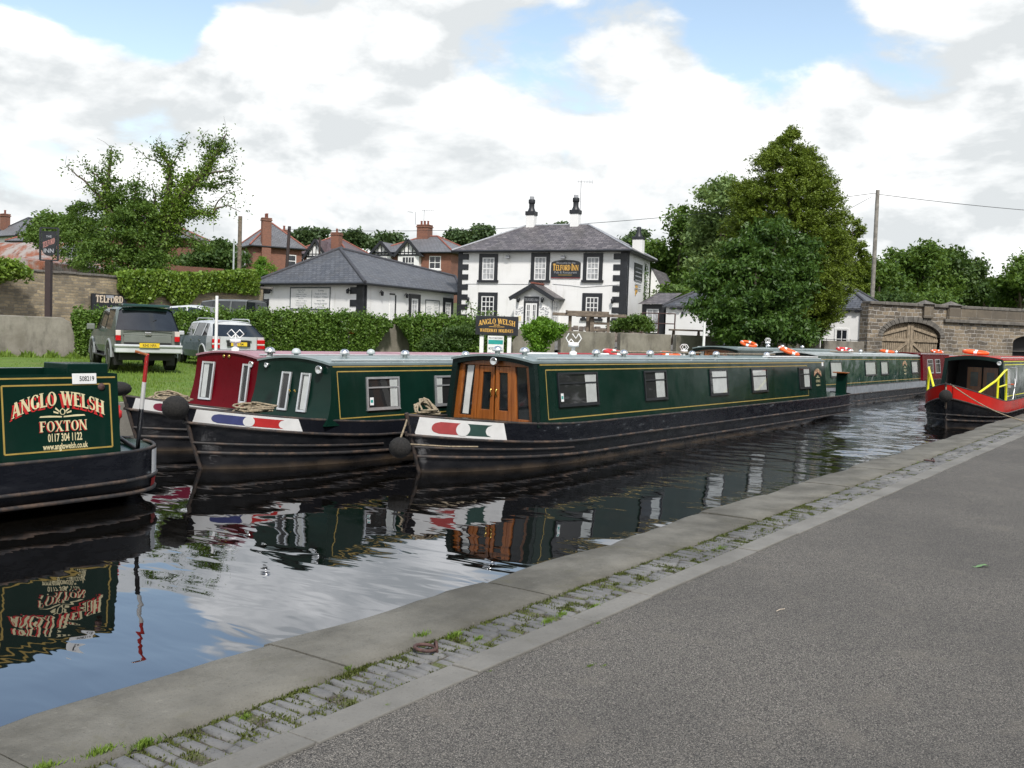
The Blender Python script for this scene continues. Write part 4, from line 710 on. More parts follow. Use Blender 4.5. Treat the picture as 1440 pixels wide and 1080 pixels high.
b = MB(); k0, k1 = B8.world(.15, -.08, 1.24), P(u_of(1452, -.9, .36), -.9, .37); b.tube([k0.lerp(k1, f) - Vector((0, 0, .14 * math.sin(math.pi * f))) for f in np.linspace(0, 1, 12)], .016, 6); tag(b.build('mooring_rope', M['rope']), 'pale mooring rope running from the bright red bow to the towpath edge', 'rope')
# ---- things lying on the roofs
def roofpt(bt, px, y, z=None): x = bt.xof(px, 1.85, y); return bt.world(x, y, bt.roofz(y) + .0)
lifebuoy('orange lifebuoy lying flat on the roof in front of the concrete wall', roofpt(B2, 942, .1) + Vector((0, 0, .02)), .12, .4)
lifebuoy('orange lifebuoy propped on the roof of the nearest boat near its stern', roofpt(B1, 1108, .15) + Vector((0, 0, .09)), .35, 1.)
lifebuoy('orange lifebuoy on the roof of the hooded boat in front of the conifer', roofpt(B6, 1052, .1) + Vector((0, 0, .06)), .3, .4)
lifebuoy('orange lifebuoy lying on the roof of the lighter green boat, towards the gate', roofpt(B5, 1247, .1) + Vector((0, 0, .02)), .1, .4)
lifebuoy('red and white lifebuoy lying on the roof of the lighter green boat', roofpt(B5, 1187, .15) + Vector((0, 0, .05)), .2, .2, 'flashred')
lifebuoy('orange lifebuoy on the far maroon boat below the arched gate', roofpt(B7, 1317, .1) + Vector((0, 0, .02)), .2)
lifebuoy('orange lifebuoy lying on the roof of the boat with yellow rails', B8.world(B8.xc + .9, .12, B8.roofz(.1) + .04), .1, .3, r=.33)
lifebuoy('red and white lifebuoy lying on the red pole behind the nearest boat roof', roofpt(B2, 866, .25) + Vector((0, 0, .04)), .2, .9, 'flashred', r=.30)
def pole(label, bt, x0, x1, y, r, mats, dz=.06, name='boat_pole'):
    b = MB(); n = 12
    for i in range(n): b.cur = (i in (0, 1, 5)) and len(mats) > 1; b.tube([bt.world(x0 + (x1 - x0) * i / n, y, bt.roofz(y) + dz), bt.world(x0 + (x1 - x0) * (i + 1) / n, y, bt.roofz(y) + dz)], r, 8)
    return tag(b.build(name, mats), label, 'boat pole')
pole('long red and white boat pole lying on the roof beyond the nearest boat', B2, B2.xof(742, 1.9, .2), B2.xof(945, 1.9, .2), .2, .03, [M['redpole'], M['white']])
pole('bare wooden pole lying along the roof of the nearest boat', B1, B1.xof(860, 1.85, .15), B1.xof(985, 1.85, .15), .15, .022, [M['plank']])
def plank(label, bt, x0, x1, y, w_=.22):
    a, c = bt.world(x0, y, bt.roofz(y) + .05), bt.world(x1, y, bt.roofz(y) + .05); b = MB(); b.bar(a, c, w_, .035); tag(b.build('gang_plank', M['plank'], bevel=.004), label, 'plank')
plank('long grey gang plank lying on the roof of the nearest boat near its stern', B1, B1.xof(1012, 1.85, .3), B1.xof(1085, 1.85, .3), .3); plank('brown gang plank lying on the roof of the lighter green boat', B5, B5.xof(1172, 1.9, -.35), B5.xof(1197, 1.9, -.35), -.35, .26)
b = MB(); b.bar(B1.world(B1.xof(1080, 1.8, -.5), -.5, B1.roofz(.5) + .03), B1.world(B1.xe + .02, -.5, B1.roofz(.5) + .03), .3, .03); tag(b.build('white_board', M['white'], bevel=.004), 'flat white board at the stern end of the nearest boat roof', 'board')
def aerial(label, bt, px, y, s_=1., kind=0):
    loc = roofpt(bt, px, y); t_ = thing('tv_aerial', label, 'aerial', loc, 0, 'television aerials on the boat roofs'); b = MB(); b.lathe([(.07, 0), (.07, .05), (.035, .07), (.035, .14), (.1, .15), (.1, .21), (0, .22)], n=14); b.build('base', M['white'], t_); b = MB(); s3 = s_ * .145; z0 = .22
    if kind == 0: pts = [(-.62, 0), (-1, .62), (-.62, 1.25)], [(.62, 0), (1, .62), (.62, 1.25)], [(-.62, .1), (-.32, .5), (0, .1)], [(-.2, 1.2), (.28, .6), (.62, 1.2)], [(0, .0), (-.62, 0)], [(0, 0), (.62, 0)]
    else: pts = [(-.5, 0), (-.9, .5), (-.5, 1.), (-.05, 1.1)], [(.5, 0), (.9, .5), (.5, 1.), (.05, 1.1)], [(0, .0), (-.45, .5), (0, 1.)], [(0, .0), (.45, .5), (0, 1.)]
    if kind == 2: pts = [(-.5, .1), (-1, .6), (-.5, 1.1), (0, .6), (-.5, .1)], [(.5, .1), (1, .6), (.5, 1.1), (0, .6), (.5, .1)], [(0, -.05), (0, .6)]
    for p in pts: b.tube([(x * s3, 0, z0 + z * s3) for x, z in p], .011, 6)
    b.build('loop', M['white'], t_)
aerial('white rooftop aerial with a zigzag inside a hexagon, in front of the concrete wall', B1, 806, -.1, 1.); aerial('small white loop aerial on a roof in front of the mossy wall end', B2, 962, -.1, .95, 1); aerial('small white loop aerial on a roof in front of the conifer', B6, 1079, 0, .9, 1); aerial('small white aerial of two diamond loops in front of the silver estate', B3, 331, -.1, 1.05, 2)
# folding chair on the right-hand boat's gunwale
t_ = thing('folding_chair', 'aluminium folding chair with an orange seat on the boat with yellow rails', 'chair', B8.world(B8.xc + 1.15, -1.0, .73), YAW); b = MB()
for y in (-.0, .38): b.tube([(-.28, y, 0), (.12, y, .62), (.18, y, .95)], .014, 7); b.tube([(.2, y, 0), (-.18, y, .45), (-.1, y, .62)], .014, 7)
b.tube([(.18, 0, .95), (.18, .38, .95)], .014, 7); b.tube([(-.28, 0, 0), (-.28, .38, 0)], .012, 6); b.build('frame', M['alu'], t_); b = MB(); b.box(-.2, .16, .01, .37, .44, .465); b.build('seat', M['orange'], t_)
# ================================================================ BUILDINGS
def slate(name, c1, c2, dark=.3):
    t = brickmat(name, c1, c2, tuple(x * .45 for x in c1), .42, .30, .022, sy=2.2, bump=1., rough=.5, stain=dark, dark=(.075, .07, .062), var=.5, sscale=.9); return t
M['slate'] = slate('blue_slate', (.075, .08, .092), (.125, .13, .142)); M['slatepub'] = slate('weathered_slate', (.085, .075, .08), (.20, .18, .182), .5); M['slatefar'] = slate('grey_slate', (.15, .155, .165), (.19, .19, .20)); M['slatered'] = slate('maroon_slate', (.11, .075, .08), (.15, .10, .105))
def render_wall():
    t = NT('white_painted_render'); c = t.mix(t.step(t.noise(.7, 6, .6), .35, .7), (.80, .80, .79), (.74, .74, .725)); st = t.noise(1., 6, .65, vec=t.face(), stretch=(2.5, .3, 1)); c = t.mix(t.step(st, .54, .74, 0., .45), c, (.50, .49, .44))
    return t.set(c, .75, t.bump(t.noise(14, 5), .25, .01), Specular_IOR_Level=.25)
M['render'] = render_wall(); M['blacktrim'] = pm('black_trim_paint', (.016, .018, .022), .45, .25, 3, .3, 20); M['whitetrim'] = pm('white_window_paint', (.78, .78, .77), .45, .05)
M['brick'] = brickmat('red_brick', (.27, .105, .06), (.20, .08, .05), (.17, .13, .11), .23, .075, .010, bump=.3, stain=.35, dark=(.07, .04, .035), var=.3); M['pane'] = pm('window_pane', (.02, .023, .028), .06, .3, 3, spec=.7); M['paneblind'] = pm('net_curtain_pane', (.36, .37, .38), .25, .35, 4)
M['ridge'] = pm('ridge_tile', (.05, .052, .06), .7, .2); M['ridgered'] = pm('red_ridge_tile', (.24, .085, .06), .8, .25); M['lead'] = pm('lead_flashing', (.30, .31, .33), .5, .15)
M['signgold'] = pm('sign_gold', (.62, .36, .08), .5); M['timber'] = pm('weathered_timber', (.15, .12, .09), .85, .35, 5, .5, 30); M['gatewood'] = pm('gate_boards', (.25, .20, .14), .85, .3, 5, .5, 30); M['greytimber'] = pm('grey_timber', (.22, .205, .18), .85, .3, 5, .5, 30)
class Face:                              # an upright wall face: local x along it, y up, n outwards
    def __init__(s, o, ax): s.o = Vector(o); s.ax = Vector((ax[0], ax[1], 0)).normalized(); s.n = Vector((s.ax.y, -s.ax.x, 0)); s.az = Vector((0, 0, 1))
    def p(s, x, z, off=0.): q = s.o + s.ax * x + s.n * off; q.z = z; return q
    def hit(s, px, py):
        r = ray(px, py); e = Vector((0, 0, EYE)); k = (s.o - e).dot(s.n) / r.dot(s.n); q = e + r * k; return (q - s.o).dot(s.ax), q.z
    def slab(s, b, x0, x1, z0, z1, o0, o1): b.obox(s.p((x0 + x1) / 2, (z0 + z1) / 2, (o0 + o1) / 2), s.ax * (x1 - x0) / 2, s.n * (o1 - o0) / 2, (0, 0, (z1 - z0) / 2))
    def fn(s, xc, zc): return lambda x, y, off: s.p(xc + x, zc + y, off)
def local(o, q): return q             # buildings keep world coordinates; their Empty stands at the origin of the model
def hip(b, fl, fr, br, bl, ze, zr, ov, ridge_in=None, th=.12):
    c = [Vector(q) for q in (fl, fr, br, bl)]; ct = sum(c, Vector()) / 4; e = []
    for i in range(4):
        a, p, n = c[i - 1], c[i], c[(i + 1) % 4]; d1 = (p - a).normalized(); d2 = (p - n).normalized(); e.append(p + (d1 + d2) * ov)
    e = [Vector((q.x, q.y, ze)) for q in e]; W1 = (e[1] - e[0]).length; W2 = (e[2] - e[1]).length
    if W1 >= W2: r0, r1 = (e[0] + e[3]) / 2, (e[1] + e[2]) / 2; h = W2 / 2
    else: r0, r1 = (e[0] + e[1]) / 2, (e[3] + e[2]) / 2; h = W1 / 2
    h = h if ridge_in is None else ridge_in; d = (r1 - r0).normalized(); L_ = (r1 - r0).length; h = min(h, L_ / 2 - .02); r0, r1 = r0 + d * h, r1 - d * h; r0.z = r1.z = zr
    if W1 >= W2: fs = [(e[0], e[1], r1, r0), (e[1], e[2], r1), (e[2], e[3], r0, r1), (e[3], e[0], r0)]; hp = [(e[0], r0), (e[3], r0), (e[1], r1), (e[2], r1)]
    else: fs = [(e[0], e[1], r0), (e[1], e[2], r1, r0), (e[2], e[3], r1), (e[3], e[0], r0, r1)]; hp = [(e[0], r0), (e[1], r0), (e[2], r1), (e[3], r1)]
    for f in fs: b.poly(*f)
    b.poly(*[q - Vector((0, 0, th)) for q in e[::-1]])
    for i in range(4): a, n = e[i], e[(i + 1) % 4]; b.poly(a - Vector((0, 0, th)), n - Vector((0, 0, th)), n, a)
    return e, r0, r1, hp
def ridges(parent, hp, r0, r1, mat, r=.09, name='ridge_tile'):
    b = MB()
    for a, c in hp + [(r0, r1)]: b.tube([a + Vector((0, 0, .02)), c + Vector((0, 0, .02))], r, 6)
    return b.build(name, M[mat], parent)
def shell(b, fl, fr, br, bl, z0, z1):
    for a, c in ((fl, fr), (fr, br), (br, bl), (bl, fl)): b.poly((a[0], a[1], z0), (c[0], c[1], z0), (c[0], c[1], z1), (a[0], a[1], z1))
def bwin(F, parent, x0, x1, z0, z1, nx=3, nz=4, sur=.0, mat='pane', sill=True, dep=.05, bar=.035, surmat='blacktrim', meet=None, sframe=.07):
    b = MB(); b.cur = 0
    if sur: F.slab(b, x0 - sur, x0, z0, z1 + sur, 0, dep); F.slab(b, x1, x1 + sur, z0, z1 + sur, 0, dep); F.slab(b, x0, x1, z1, z1 + sur, 0, dep - .003)
    if sill: F.slab(b, x0 - sur - .08, x1 + sur + .08, z0 - .16, z0, 0, dep + .07)
    b.cur = 1; f = sframe
    F.slab(b, x0, x0 + f, z0, z1, 0, dep - .012); F.slab(b, x1 - f, x1, z0, z1, 0, dep - .012); F.slab(b, x0 + f, x1 - f, z0, z0 + f * 1.2, 0, dep - .014); F.slab(b, x0 + f, x1 - f, z1 - f, z1, 0, dep - .014)
    for i in range(1, nx): x = x0 + f + (x1 - x0 - 2 * f) * i / nx; F.slab(b, x - bar / 2, x + bar / 2, z0 + f, z1 - f, 0, dep - .02)
    for i in range(1, nz): z = z0 + f + (z1 - z0 - 2 * f) * i / nz; hh = bar * (1.7 if meet == i else 1) / 2; F.slab(b, x0 + f, x1 - f, z - hh, z + hh, 0, dep - .018)
    w_ = b.build('window', [M[surmat], M['whitetrim']], parent); g = MB(); g.poly(F.p(x0 + f * .5, z0 + f * .5, .012), F.p(x1 - f * .5, z0 + f * .5, .012), F.p(x1 - f * .5, z1 - f * .5, .012), F.p(x0 + f * .5, z1 - f * .5, .012)); g.build('pane', M[mat], w_)
    return w_
def rectwin(F, parent, px0, px1, py0, py1, sur, **k):
    x0, z1 = F.hit(px0, py0); x1, z0 = F.hit(px1, py1); return bwin(F, parent, x0 + sur, x1 - sur, z0, z1 - sur, sur=sur, **k)
def stack(b, c, w_, d_, z0, z1, yaw=0., cap=.08):
    cx, cy = c; ca, sa = math.cos(yaw), math.sin(yaw); ax, ay = Vector((ca, sa, 0)), Vector((-sa, ca, 0)); b.obox((cx, cy, (z0 + z1) / 2), ax * w_ / 2, ay * d_ / 2, (0, 0, (z1 - z0) / 2))
    if cap: b.obox((cx, cy, z1 - .14), ax * (w_ / 2 + cap), ay * (d_ / 2 + cap), (0, 0, .07)); b.obox((cx, cy, z1 + .05), ax * (w_ / 2 + cap * .5), ay * (d_ / 2 + cap * .5), (0, 0, .05))
def pots(b, c, z, n, sp, yaw=0., r=.11, h=.5):
    for i in range(n): k = (i - (n - 1) / 2) * sp; b.lathe([(r * .9, 0), (r, .05), (r * .8, h * .8), (r, h * .86), (r, h), (r * .7, h)], (c[0] + math.cos(yaw) * k, c[1] + math.sin(yaw) * k, z), n=10)
# ---- the inn
FR = at(882, 352, 65.); ZE = FR.z; a1, a2 = R(-25), R(90 - 19); axf = Vector((math.cos(a1), math.sin(a1), 0)); axs = Vector((math.cos(a2), math.sin(a2), 0))
FR = Vector((FR.x, FR.y, 0)); WL = 10.
while (FR - axf * WL).x > at(644.5, 400, (FR - axf * WL).y).x: WL += .05
FL = FR - axf * WL; BR = FR + axs * 7.6; BL = FL + axs * 7.6; GZ = 2.35
inn = thing('inn', 'white two-storey inn with black quoins, slate roof and gabled porch', 'inn')
FF, FS = Face(FL, axf), Face(FR, axs)
b = MB(); shell(b, FL, FR, BR, BL, GZ - .8, ZE); b.build('wall', M['render'], inn)
b = MB(); e, r0, r1, hp = hip(b, FL, FR, BR, BL, ZE + .02, ZE + 2.15, .42); rf = b.build('roof', M['slatepub'], inn); ridges(rf, hp, r0, r1, 'lead', .07)
b = MB(); 
for i in range(4): b.tube([e[i] - Vector((0, 0, .06)), e[(i + 1) % 4] - Vector((0, 0, .06))], .075, 6)
b.tube([FS.p(.15, ZE - .1, .1), FS.p(.15, GZ, .1)], .05, 6); b.build('gutter', M['blacktrim'], inn)
for px, pyt in ((747, 303), (808, 301)):
    c0 = at(px, 320, (r0.y + r1.y) / 2); f = (c0.x - r0.x) / (r1.x - r0.x); c = r0.lerp(r1, f); zt = at(px, pyt, c.y).z; b = MB(); b.cur = 0; stack(b, (c.x, c.y), .62, .55, ZE + 1.2, zt, a1, 0); b.cur = 1; stack(b, (c.x, c.y), .72, .64, zt, zt + .28, a1, 0); b.lathe([(.3, 0), (.2, .25), (.2, .55), (.25, .58), (.25, .85), (.2, .85)], (c.x, c.y, zt + .28), n=12); b.cur = 2; b.obox((c.x, c.y, zt + 1.22), (.16, 0, 0), (0, .16, 0), (0, 0, .13)); b.build('chimney', [M['render'], M['blacktrim'], M['lead']], inn, bevel=.02)
c = at(898, 340, BR.y - 1.); zt = at(898, 337, c.y).z; b = MB(); b.cur = 0; stack(b, (c.x, c.y), .72, .62, ZE - .6, zt, a1, 0); b.cur = 1; stack(b, (c.x, c.y), .78, .7, zt, zt + .2, a1, 0); b.lathe([(.3, 0), (.17, .3), (.17, .65), (.1, .7)], (c.x, c.y, zt + .2), n=10); b.build('chimney', [M['render'], M['blacktrim']], inn, bevel=.02)
for r_ in ((674.5, 699.5, 357, 394), (747.5, 772.5, 356, 394), (821, 847, 356, 394)): rectwin(FF, inn, *r_, .26, nx=3, nz=4, mat='paneblind', meet=2)
for r_ in ((673, 699, 411, 446), (819.5, 846, 412, 448)): rectwin(FF, inn, *r_, .26, nx=3, nz=4, mat='pane', bar=.05)
for x0, sg, ws in ((0, 1, .30), (WL, -1, .42)):
    b = MB(); F = FF; a, c = sorted((x0 - .05 * sg, x0 + sg * ws)); F.slab(b, a, c, GZ - .2, ZE - .02, -.1, .04); z = GZ + .1
    if sg < 0: FS.slab(b, -.045, .12, GZ - .2, ZE - .02, -.1, .038)
    while z < ZE - .5: a, c = sorted((x0 + sg * (ws - .02), x0 + sg * (ws + .48))); F.slab(b, a, c, z, z + .38, -.1, .05); z += .70
    b.build('quoin', M['blacktrim'], inn, bevel=.02)
# porch
PD = 1.5; FPo = Face(FF.p(0, 0, PD), axf); px0, _ = FPo.hit(725, 440); px1, _ = FPo.hit(774, 440); PO = FF.p(px0, 0, PD); FP = Face(PO, axf); PW = px1 - px0; _, zpe = FP.hit(750, 414); _, zpa = FP.hit(752, 399)
por = bpy.data.objects.new('porch', None); COL.objects.link(por); por.parent = inn; b = MB()
b.poly(FP.p(0, GZ - .6), FP.p(PW, GZ - .6), FP.p(PW, zpe), FP.p(PW / 2, zpa - .1), FP.p(0, zpe))
for x in (0, PW): b.poly(FP.p(x, GZ - .6), FP.p(x, GZ - .6, -PD), FP.p(x, zpe, -PD), FP.p(x, zpe))
b.build('porch_wall', M['render'], por); b = MB()
for sg in (-1, 1):
    xe = PW / 2 + sg * (PW / 2 + .35); zz = zpe - .35 * (zpa - zpe) / (PW / 2); q = [FP.p(PW / 2, zpa, .3), FP.p(xe, zz, .3), FP.p(xe, zz, -PD - .02), FP.p(PW / 2, zpa, -PD - .02)]; b.cur = 0; b.poly(*q[::sg]); b.poly(*[p - Vector((0, 0, .1)) for p in q][::-sg]); b.cur = 1; b.add(q[:2] + [p - Vector((0, 0, .24)) for p in q[:2]], [(0, 1, 3, 2)]); b.bar(FP.p(PW / 2, zpa - .13, .31), FP.p(xe, zz - .13, .31), .05, .26)
    b.cur = 1; b.tube([q[1] - Vector((0, 0, .05)), q[2] - Vector((0, 0, .05))], .06, 6)
b.cur = 2; b.bar(FP.p(PW / 2, zpa + .05, .3), FP.p(PW / 2, zpa + .05, -PD), .22, .1); b.build('porch_roof', [M['slatepub'], M['blacktrim'], M['ridgered']], por)
x0, zt = FP.hit(737.5, 416.8); x1, _ = FP.hit(758.5, 417); b = MB(); b.cur = 0; FP.slab(b, x0, x0 + .12, GZ - .6, zt, 0, .05); FP.slab(b, x1 - .12, x1, GZ - .6, zt, 0, .05); FP.slab(b, x0 + .12, x1 - .12, zt - .42, zt, 0, .048)
b.cur = 1; put_text(b, plain_text('TELFORD INN', .19, .0, .62), FP.fn((x0 + x1) / 2, zt - .31), off=.052); d = b.build('door_surround', [M['blacktrim'], M['lead']], por)
for sg in (0, 1): m = (x0 + x1) / 2; bwin(FP, por, *((x0 + .13, m - .01) if sg == 0 else (m + .01, x1 - .13)), GZ - .5, zt - .44, nx=2, nz=6, sill=False, dep=.04, sframe=.11).name = 'door'
for xx in (FP.hit(731, 440)[0], FP.hit(764.5, 440)[0]):
    b = MB(); zz = FP.hit(731, 441)[1]; b.cur = 0; FP.slab(b, xx - .42, xx + .42, zz - .55, zz + .5, 0, .03); b.cur = 1; rd = random.Random(int(xx * 100))
    for i in range(40): a, c = rd.uniform(-.36, .3), rd.uniform(-.1, .42); FP.slab(b, xx + a, xx + a + rd.uniform(.04, .14), zz + c, zz + c + rd.uniform(.02, .06), .03, .0335 + i * .0001)
    b.cur = 2; FP.slab(b, xx - .12, xx + .12, zz - .5, zz - .16, .03, .036); b.build('notice_board', [M['whitetrim'], M['lead'], M['cream']], por)
FPs = Face(FP.p(PW, 0), -FP.n); rw = FPs; x0, x1 = .25, 1.2; bwin(FPs, por, .3, 1.15, GZ + .75, zpe - .3, nx=2, nz=4, sur=.07, surmat='lead', mat='paneblind')
# lamps, sign lamp and hanging baskets on the front
for F, px, py in ((FF, 660, 421), (FF, 862.5, 423), (FP, 730.5, 421.5), (FP, 764, 421.5)):
    b = MB(); x, z = F.hit(px, py); b.tube([F.p(x, z + .05, 0), F.p(x, z + .15, .12), F.p(x, z + .05, .2)], .025, 6); b.lathe([(.04, .15), (.11, .08), (.08, -.18), (.0, -.2)], F.p(x, z, .2), n=8); b.build('wall_lantern', M['blacktrim'], inn)
b = MB(); x, z = FF.hit(715.5, 361.5); FF.slab(b, x - .14, x + .14, z - .1, z + .1, .05, .25); b.build('floodlight', M['lead'], inn, bevel=.02); b = MB(); x, z = FF.hit(793, 362); FF.slab(b, x - .14, x + .14, z - .1, z + .1, .05, .25); b.build('floodlight', M['lead'], inn, bevel=.02)
M['basket'] = leafmat('basket_flowers', (.10, .05, .04), (.22, .14, .09), .2)
b = MB(); x, z0 = FF.hit(640, 399); x1, z1 = FF.hit(882, 396); b.tube([FF.p(.6, z0, .02), FF.p(5.8, z0 + .02, .02)], .012, 4); b.tube([FF.p(7.2, z0 + .05, .02), FF.p(8.6, z0 - .05, .02), FF.p(9.4, z0 - .15, .02), FF.p(12., z0 + .05, .02)], .012, 4); b.build('wall_cable', M['lead'], inn)
# name board
sg_ = thing('inn_sign', 'black arched board with gold letters on the upper front wall of the inn', 'sign'); x0, z0 = FF.hit(775, 391); x1, z1 = FF.hit(817, 371); zt = FF.hit(796, 365.6)[1]; xm = (x0 + x1) / 2; hw_ = (x1 - x0) / 2; b = MB()
out = [(-hw_, z0), (hw_, z0), (hw_, z1)] + [(hw_ * math.cos(R(a)), z1 + (zt - z1) * math.sin(R(a)) ** .8) for a in range(10, 180, 10)] + [(-hw_, z1)]
b.prism(out, FF.p(xm, 0, .02), FF.ax, (0, 0, 1), FF.n * .05); b.build('board', M['blacktrim'], sg_); b = MB(); S_ = FF.fn(xm, z0); Hh = zt - z0; b.cur = 0
tx, wd = roman('T', .42); big = roman('ELFORD', .34, .03, .26, .12); tw = 1.0
parts = [('T', .44), ('ELFORD', .36), (' ', .2), ('I', .44), ('NN', .36)]; xx = 0; seq = []
for s_, h_ in parts: tx, wd = roman(s_, h_, .03, .26, .12); seq.append((tx, xx + wd / 2)); xx += wd + .02
for tx, cx in seq: put_text(b, scalex([([(x + cx - xx / 2, y) for x, y in vs], fs) for vs, fs in tx], hw_ * 1.76 / xx), S_, dy=Hh * .42, off=.074)
b.cur = 1; put_text(b, plain_text('Welcome to the', .15, .0, 1.), S_, dy=Hh * .78, off=.074); put_text(b, plain_text('Pub & Restaurant', .17, .0, 1.), S_, dy=Hh * .25, off=.074); b.cur = 2; FF.slab(b, xm - hw_ * .5, xm + hw_ * .45, z0 + Hh * .155, z0 + Hh * .185, .07, .075); b.cur = 3; FF.slab(b, xm - hw_, xm + hw_, z0, z0 + .02, .07, .076); b.build('lettering', [M['signgold'], M['lead'], M['gold'], M['flashred']], sg_)
b = MB(); x0, z1 = FS.hit(892, 369); x1, z0 = FS.hit(902, 397); b.cur = 0; FS.slab(b, x0, x1, z0, z1, .01, .05); b.cur = 1
for i in range(6): FS.slab(b, x0 + .3, x1 - .3, z1 - .35 - i * .28, z1 - .27 - i * .28, .05, .055)
tag(b.build('notice_sign', [M['blacktrim'], M['lead']]), 'tall dark board on the narrow end wall of the inn', 'sign')
b = MB(); x0, z0 = FS.hit(893, 411); FS.slab(b, x0, x0 + .6, z0, z0 + .5, .01, .04); FS.slab(b, x0, x0 + .2, z0 - .2, z0, .01, .04); tag(b.build('small_sign', M['signgold']), 'small ochre plate on the end wall of the inn', 'sign')
# rear wing of the inn and its dark timber lean-to
b = MB(); A, B_ = BR + axf * .1 + axs * .05, BR + axf * 1.3 + axs * .05; C_, D_ = B_ + axs * 6, A + axs * 6; b.cur = 0
b.poly((A.x, A.y, GZ - .5), (B_.x, B_.y, GZ - .5), (B_.x, B_.y, ZE - 2.6), (A.x, A.y, ZE - .6)); b.poly((B_.x, B_.y, GZ - .5), (C_.x, C_.y, GZ - .5), (C_.x, C_.y, ZE - 2.6), (B_.x, B_.y, ZE - 2.6)); b.cur = 1; b.poly((A.x, A.y, ZE - .55), (B_.x, B_.y, ZE - 2.55), (C_.x, C_.y, ZE - 2.55), (D_.x, D_.y, ZE - .55)); b.build('rear_wing', [M['render'], M['slatepub']], inn)
# ---- the long low annexe
AR = at(512, 398, 62.); AZ = AR.z; AR = Vector((AR.x, AR.y, 0)); g1, g2 = R(-36), R(90 - 27); axa, axb = Vector((math.cos(g1), math.sin(g1), 0)), Vector((math.cos(g2), math.sin(g2), 0)); lo = AR - axa * 11.
for wdt in np.arange(7, 15, .05):
    q = AR - axa * wdt
    if at(366, 399, q.y).x >= q.x: break
AL = AR - axa * wdt; ABR = AR + axb * 11.0; ABL = AL + axb * 11.0; ann = thing('annexe', 'long low white annexe with black corners and hipped slate roof, left of the inn', 'building'); FA, FB = Face(AL, axa), Face(AR, axb)
b = MB(); shell(b, AL, AR, ABR, ABL, .8, AZ); b.build('wall', M['render'], ann); zr = at(478, 349, 67.).z
b = MB(); e, r0, r1, hp = hip(b, AL, AR, ABR, ABL, AZ + .02, zr, .45, ridge_in=None)
b = MB(); ee = e; apex = at(478, 349.5, 68.); rend = at(640, 389, 75.); b.poly(ee[0], ee[1], apex); b.poly(ee[1], ee[2], rend, apex); b.poly(ee[2], ee[3], rend); b.poly(ee[3], ee[0], apex, rend); b.poly(*[q - Vector((0, 0, .14)) for q in ee[::-1]])
for i in range(4): b.poly(ee[i] - Vector((0, 0, .14)), ee[(i + 1) % 4] - Vector((0, 0, .14)), ee[(i + 1) % 4], ee[i])
rf = b.build('roof', M['slate'], ann); ridges(rf, [(ee[0], apex), (ee[1], apex), (ee[2], rend), (ee[3], rend)], apex, rend, 'ridge', .11)
b = MB()
for i in range(4): b.tube([ee[i] - Vector((0, 0, .08)), ee[(i + 1) % 4] - Vector((0, 0, .08))], .09, 6)
b.tube([FB.p(.12, AZ - .1, .1), FB.p(.12, 1, .1)], .06, 6); b.build('gutter', M['blacktrim'], ann)
for x0, sg, ws in ((0, 1, .42), (wdt, -1, .62)):
    b = MB(); a, c = sorted((x0 - .05 * sg, x0 + sg * ws)); FA.slab(b, a, c, .9, AZ - .05, -.1, .04); z = 1.3
    if sg < 0: FB.slab(b, -.045, .30, .9, AZ - .05, -.1, .038)
    while z < AZ - .45: a, c = sorted((x0 + sg * (ws - .02), x0 + sg * (ws + .55))); FA.slab(b, a, c, z, z + .42, -.1, .05); z += .78
    b.build('quoin', M['blacktrim'], ann, bevel=.02)
for r_ in ((575, 590, 413, 450), (623, 636, 418.5, 450)): rectwin(FB, ann, *r_, .3, nx=2, nz=4, sill=False, mat='paneblind', sframe=.12)
b = MB(); x0, z1 = FB.hit(548, 414.5); x1, _ = FB.hit(555, 415); FB.slab(b, x0, x1, .9, z1, 0, .03); b.cur = 1; FB.slab(b, x1, x1 + .12, .9, z1, 0, .06); FB.slab(b, x0, x1, z1, z1 + .1, 0, .05); b.build('door', [M['whitetrim'], M['blacktrim']], ann)
for F, px, py in ((FA, 382, 408), (FA, 492, 408), (FB, 534, 411), (FB, 569, 414.5)):
    b = MB(); x, z = F.hit(px, py); b.tube([F.p(x, z - .05, 0), F.p(x, z + .12, .12), F.p(x, z, .2)], .025, 6); b.lathe([(.04, .12), (.11, .05), (.08, -.16), (.0, -.18)], F.p(x, z - .05, .2), n=8); b.build('wall_lantern', M['blacktrim'], ann)
M['greyprint'] = pm('grey_print', (.16, .19, .20), .7)
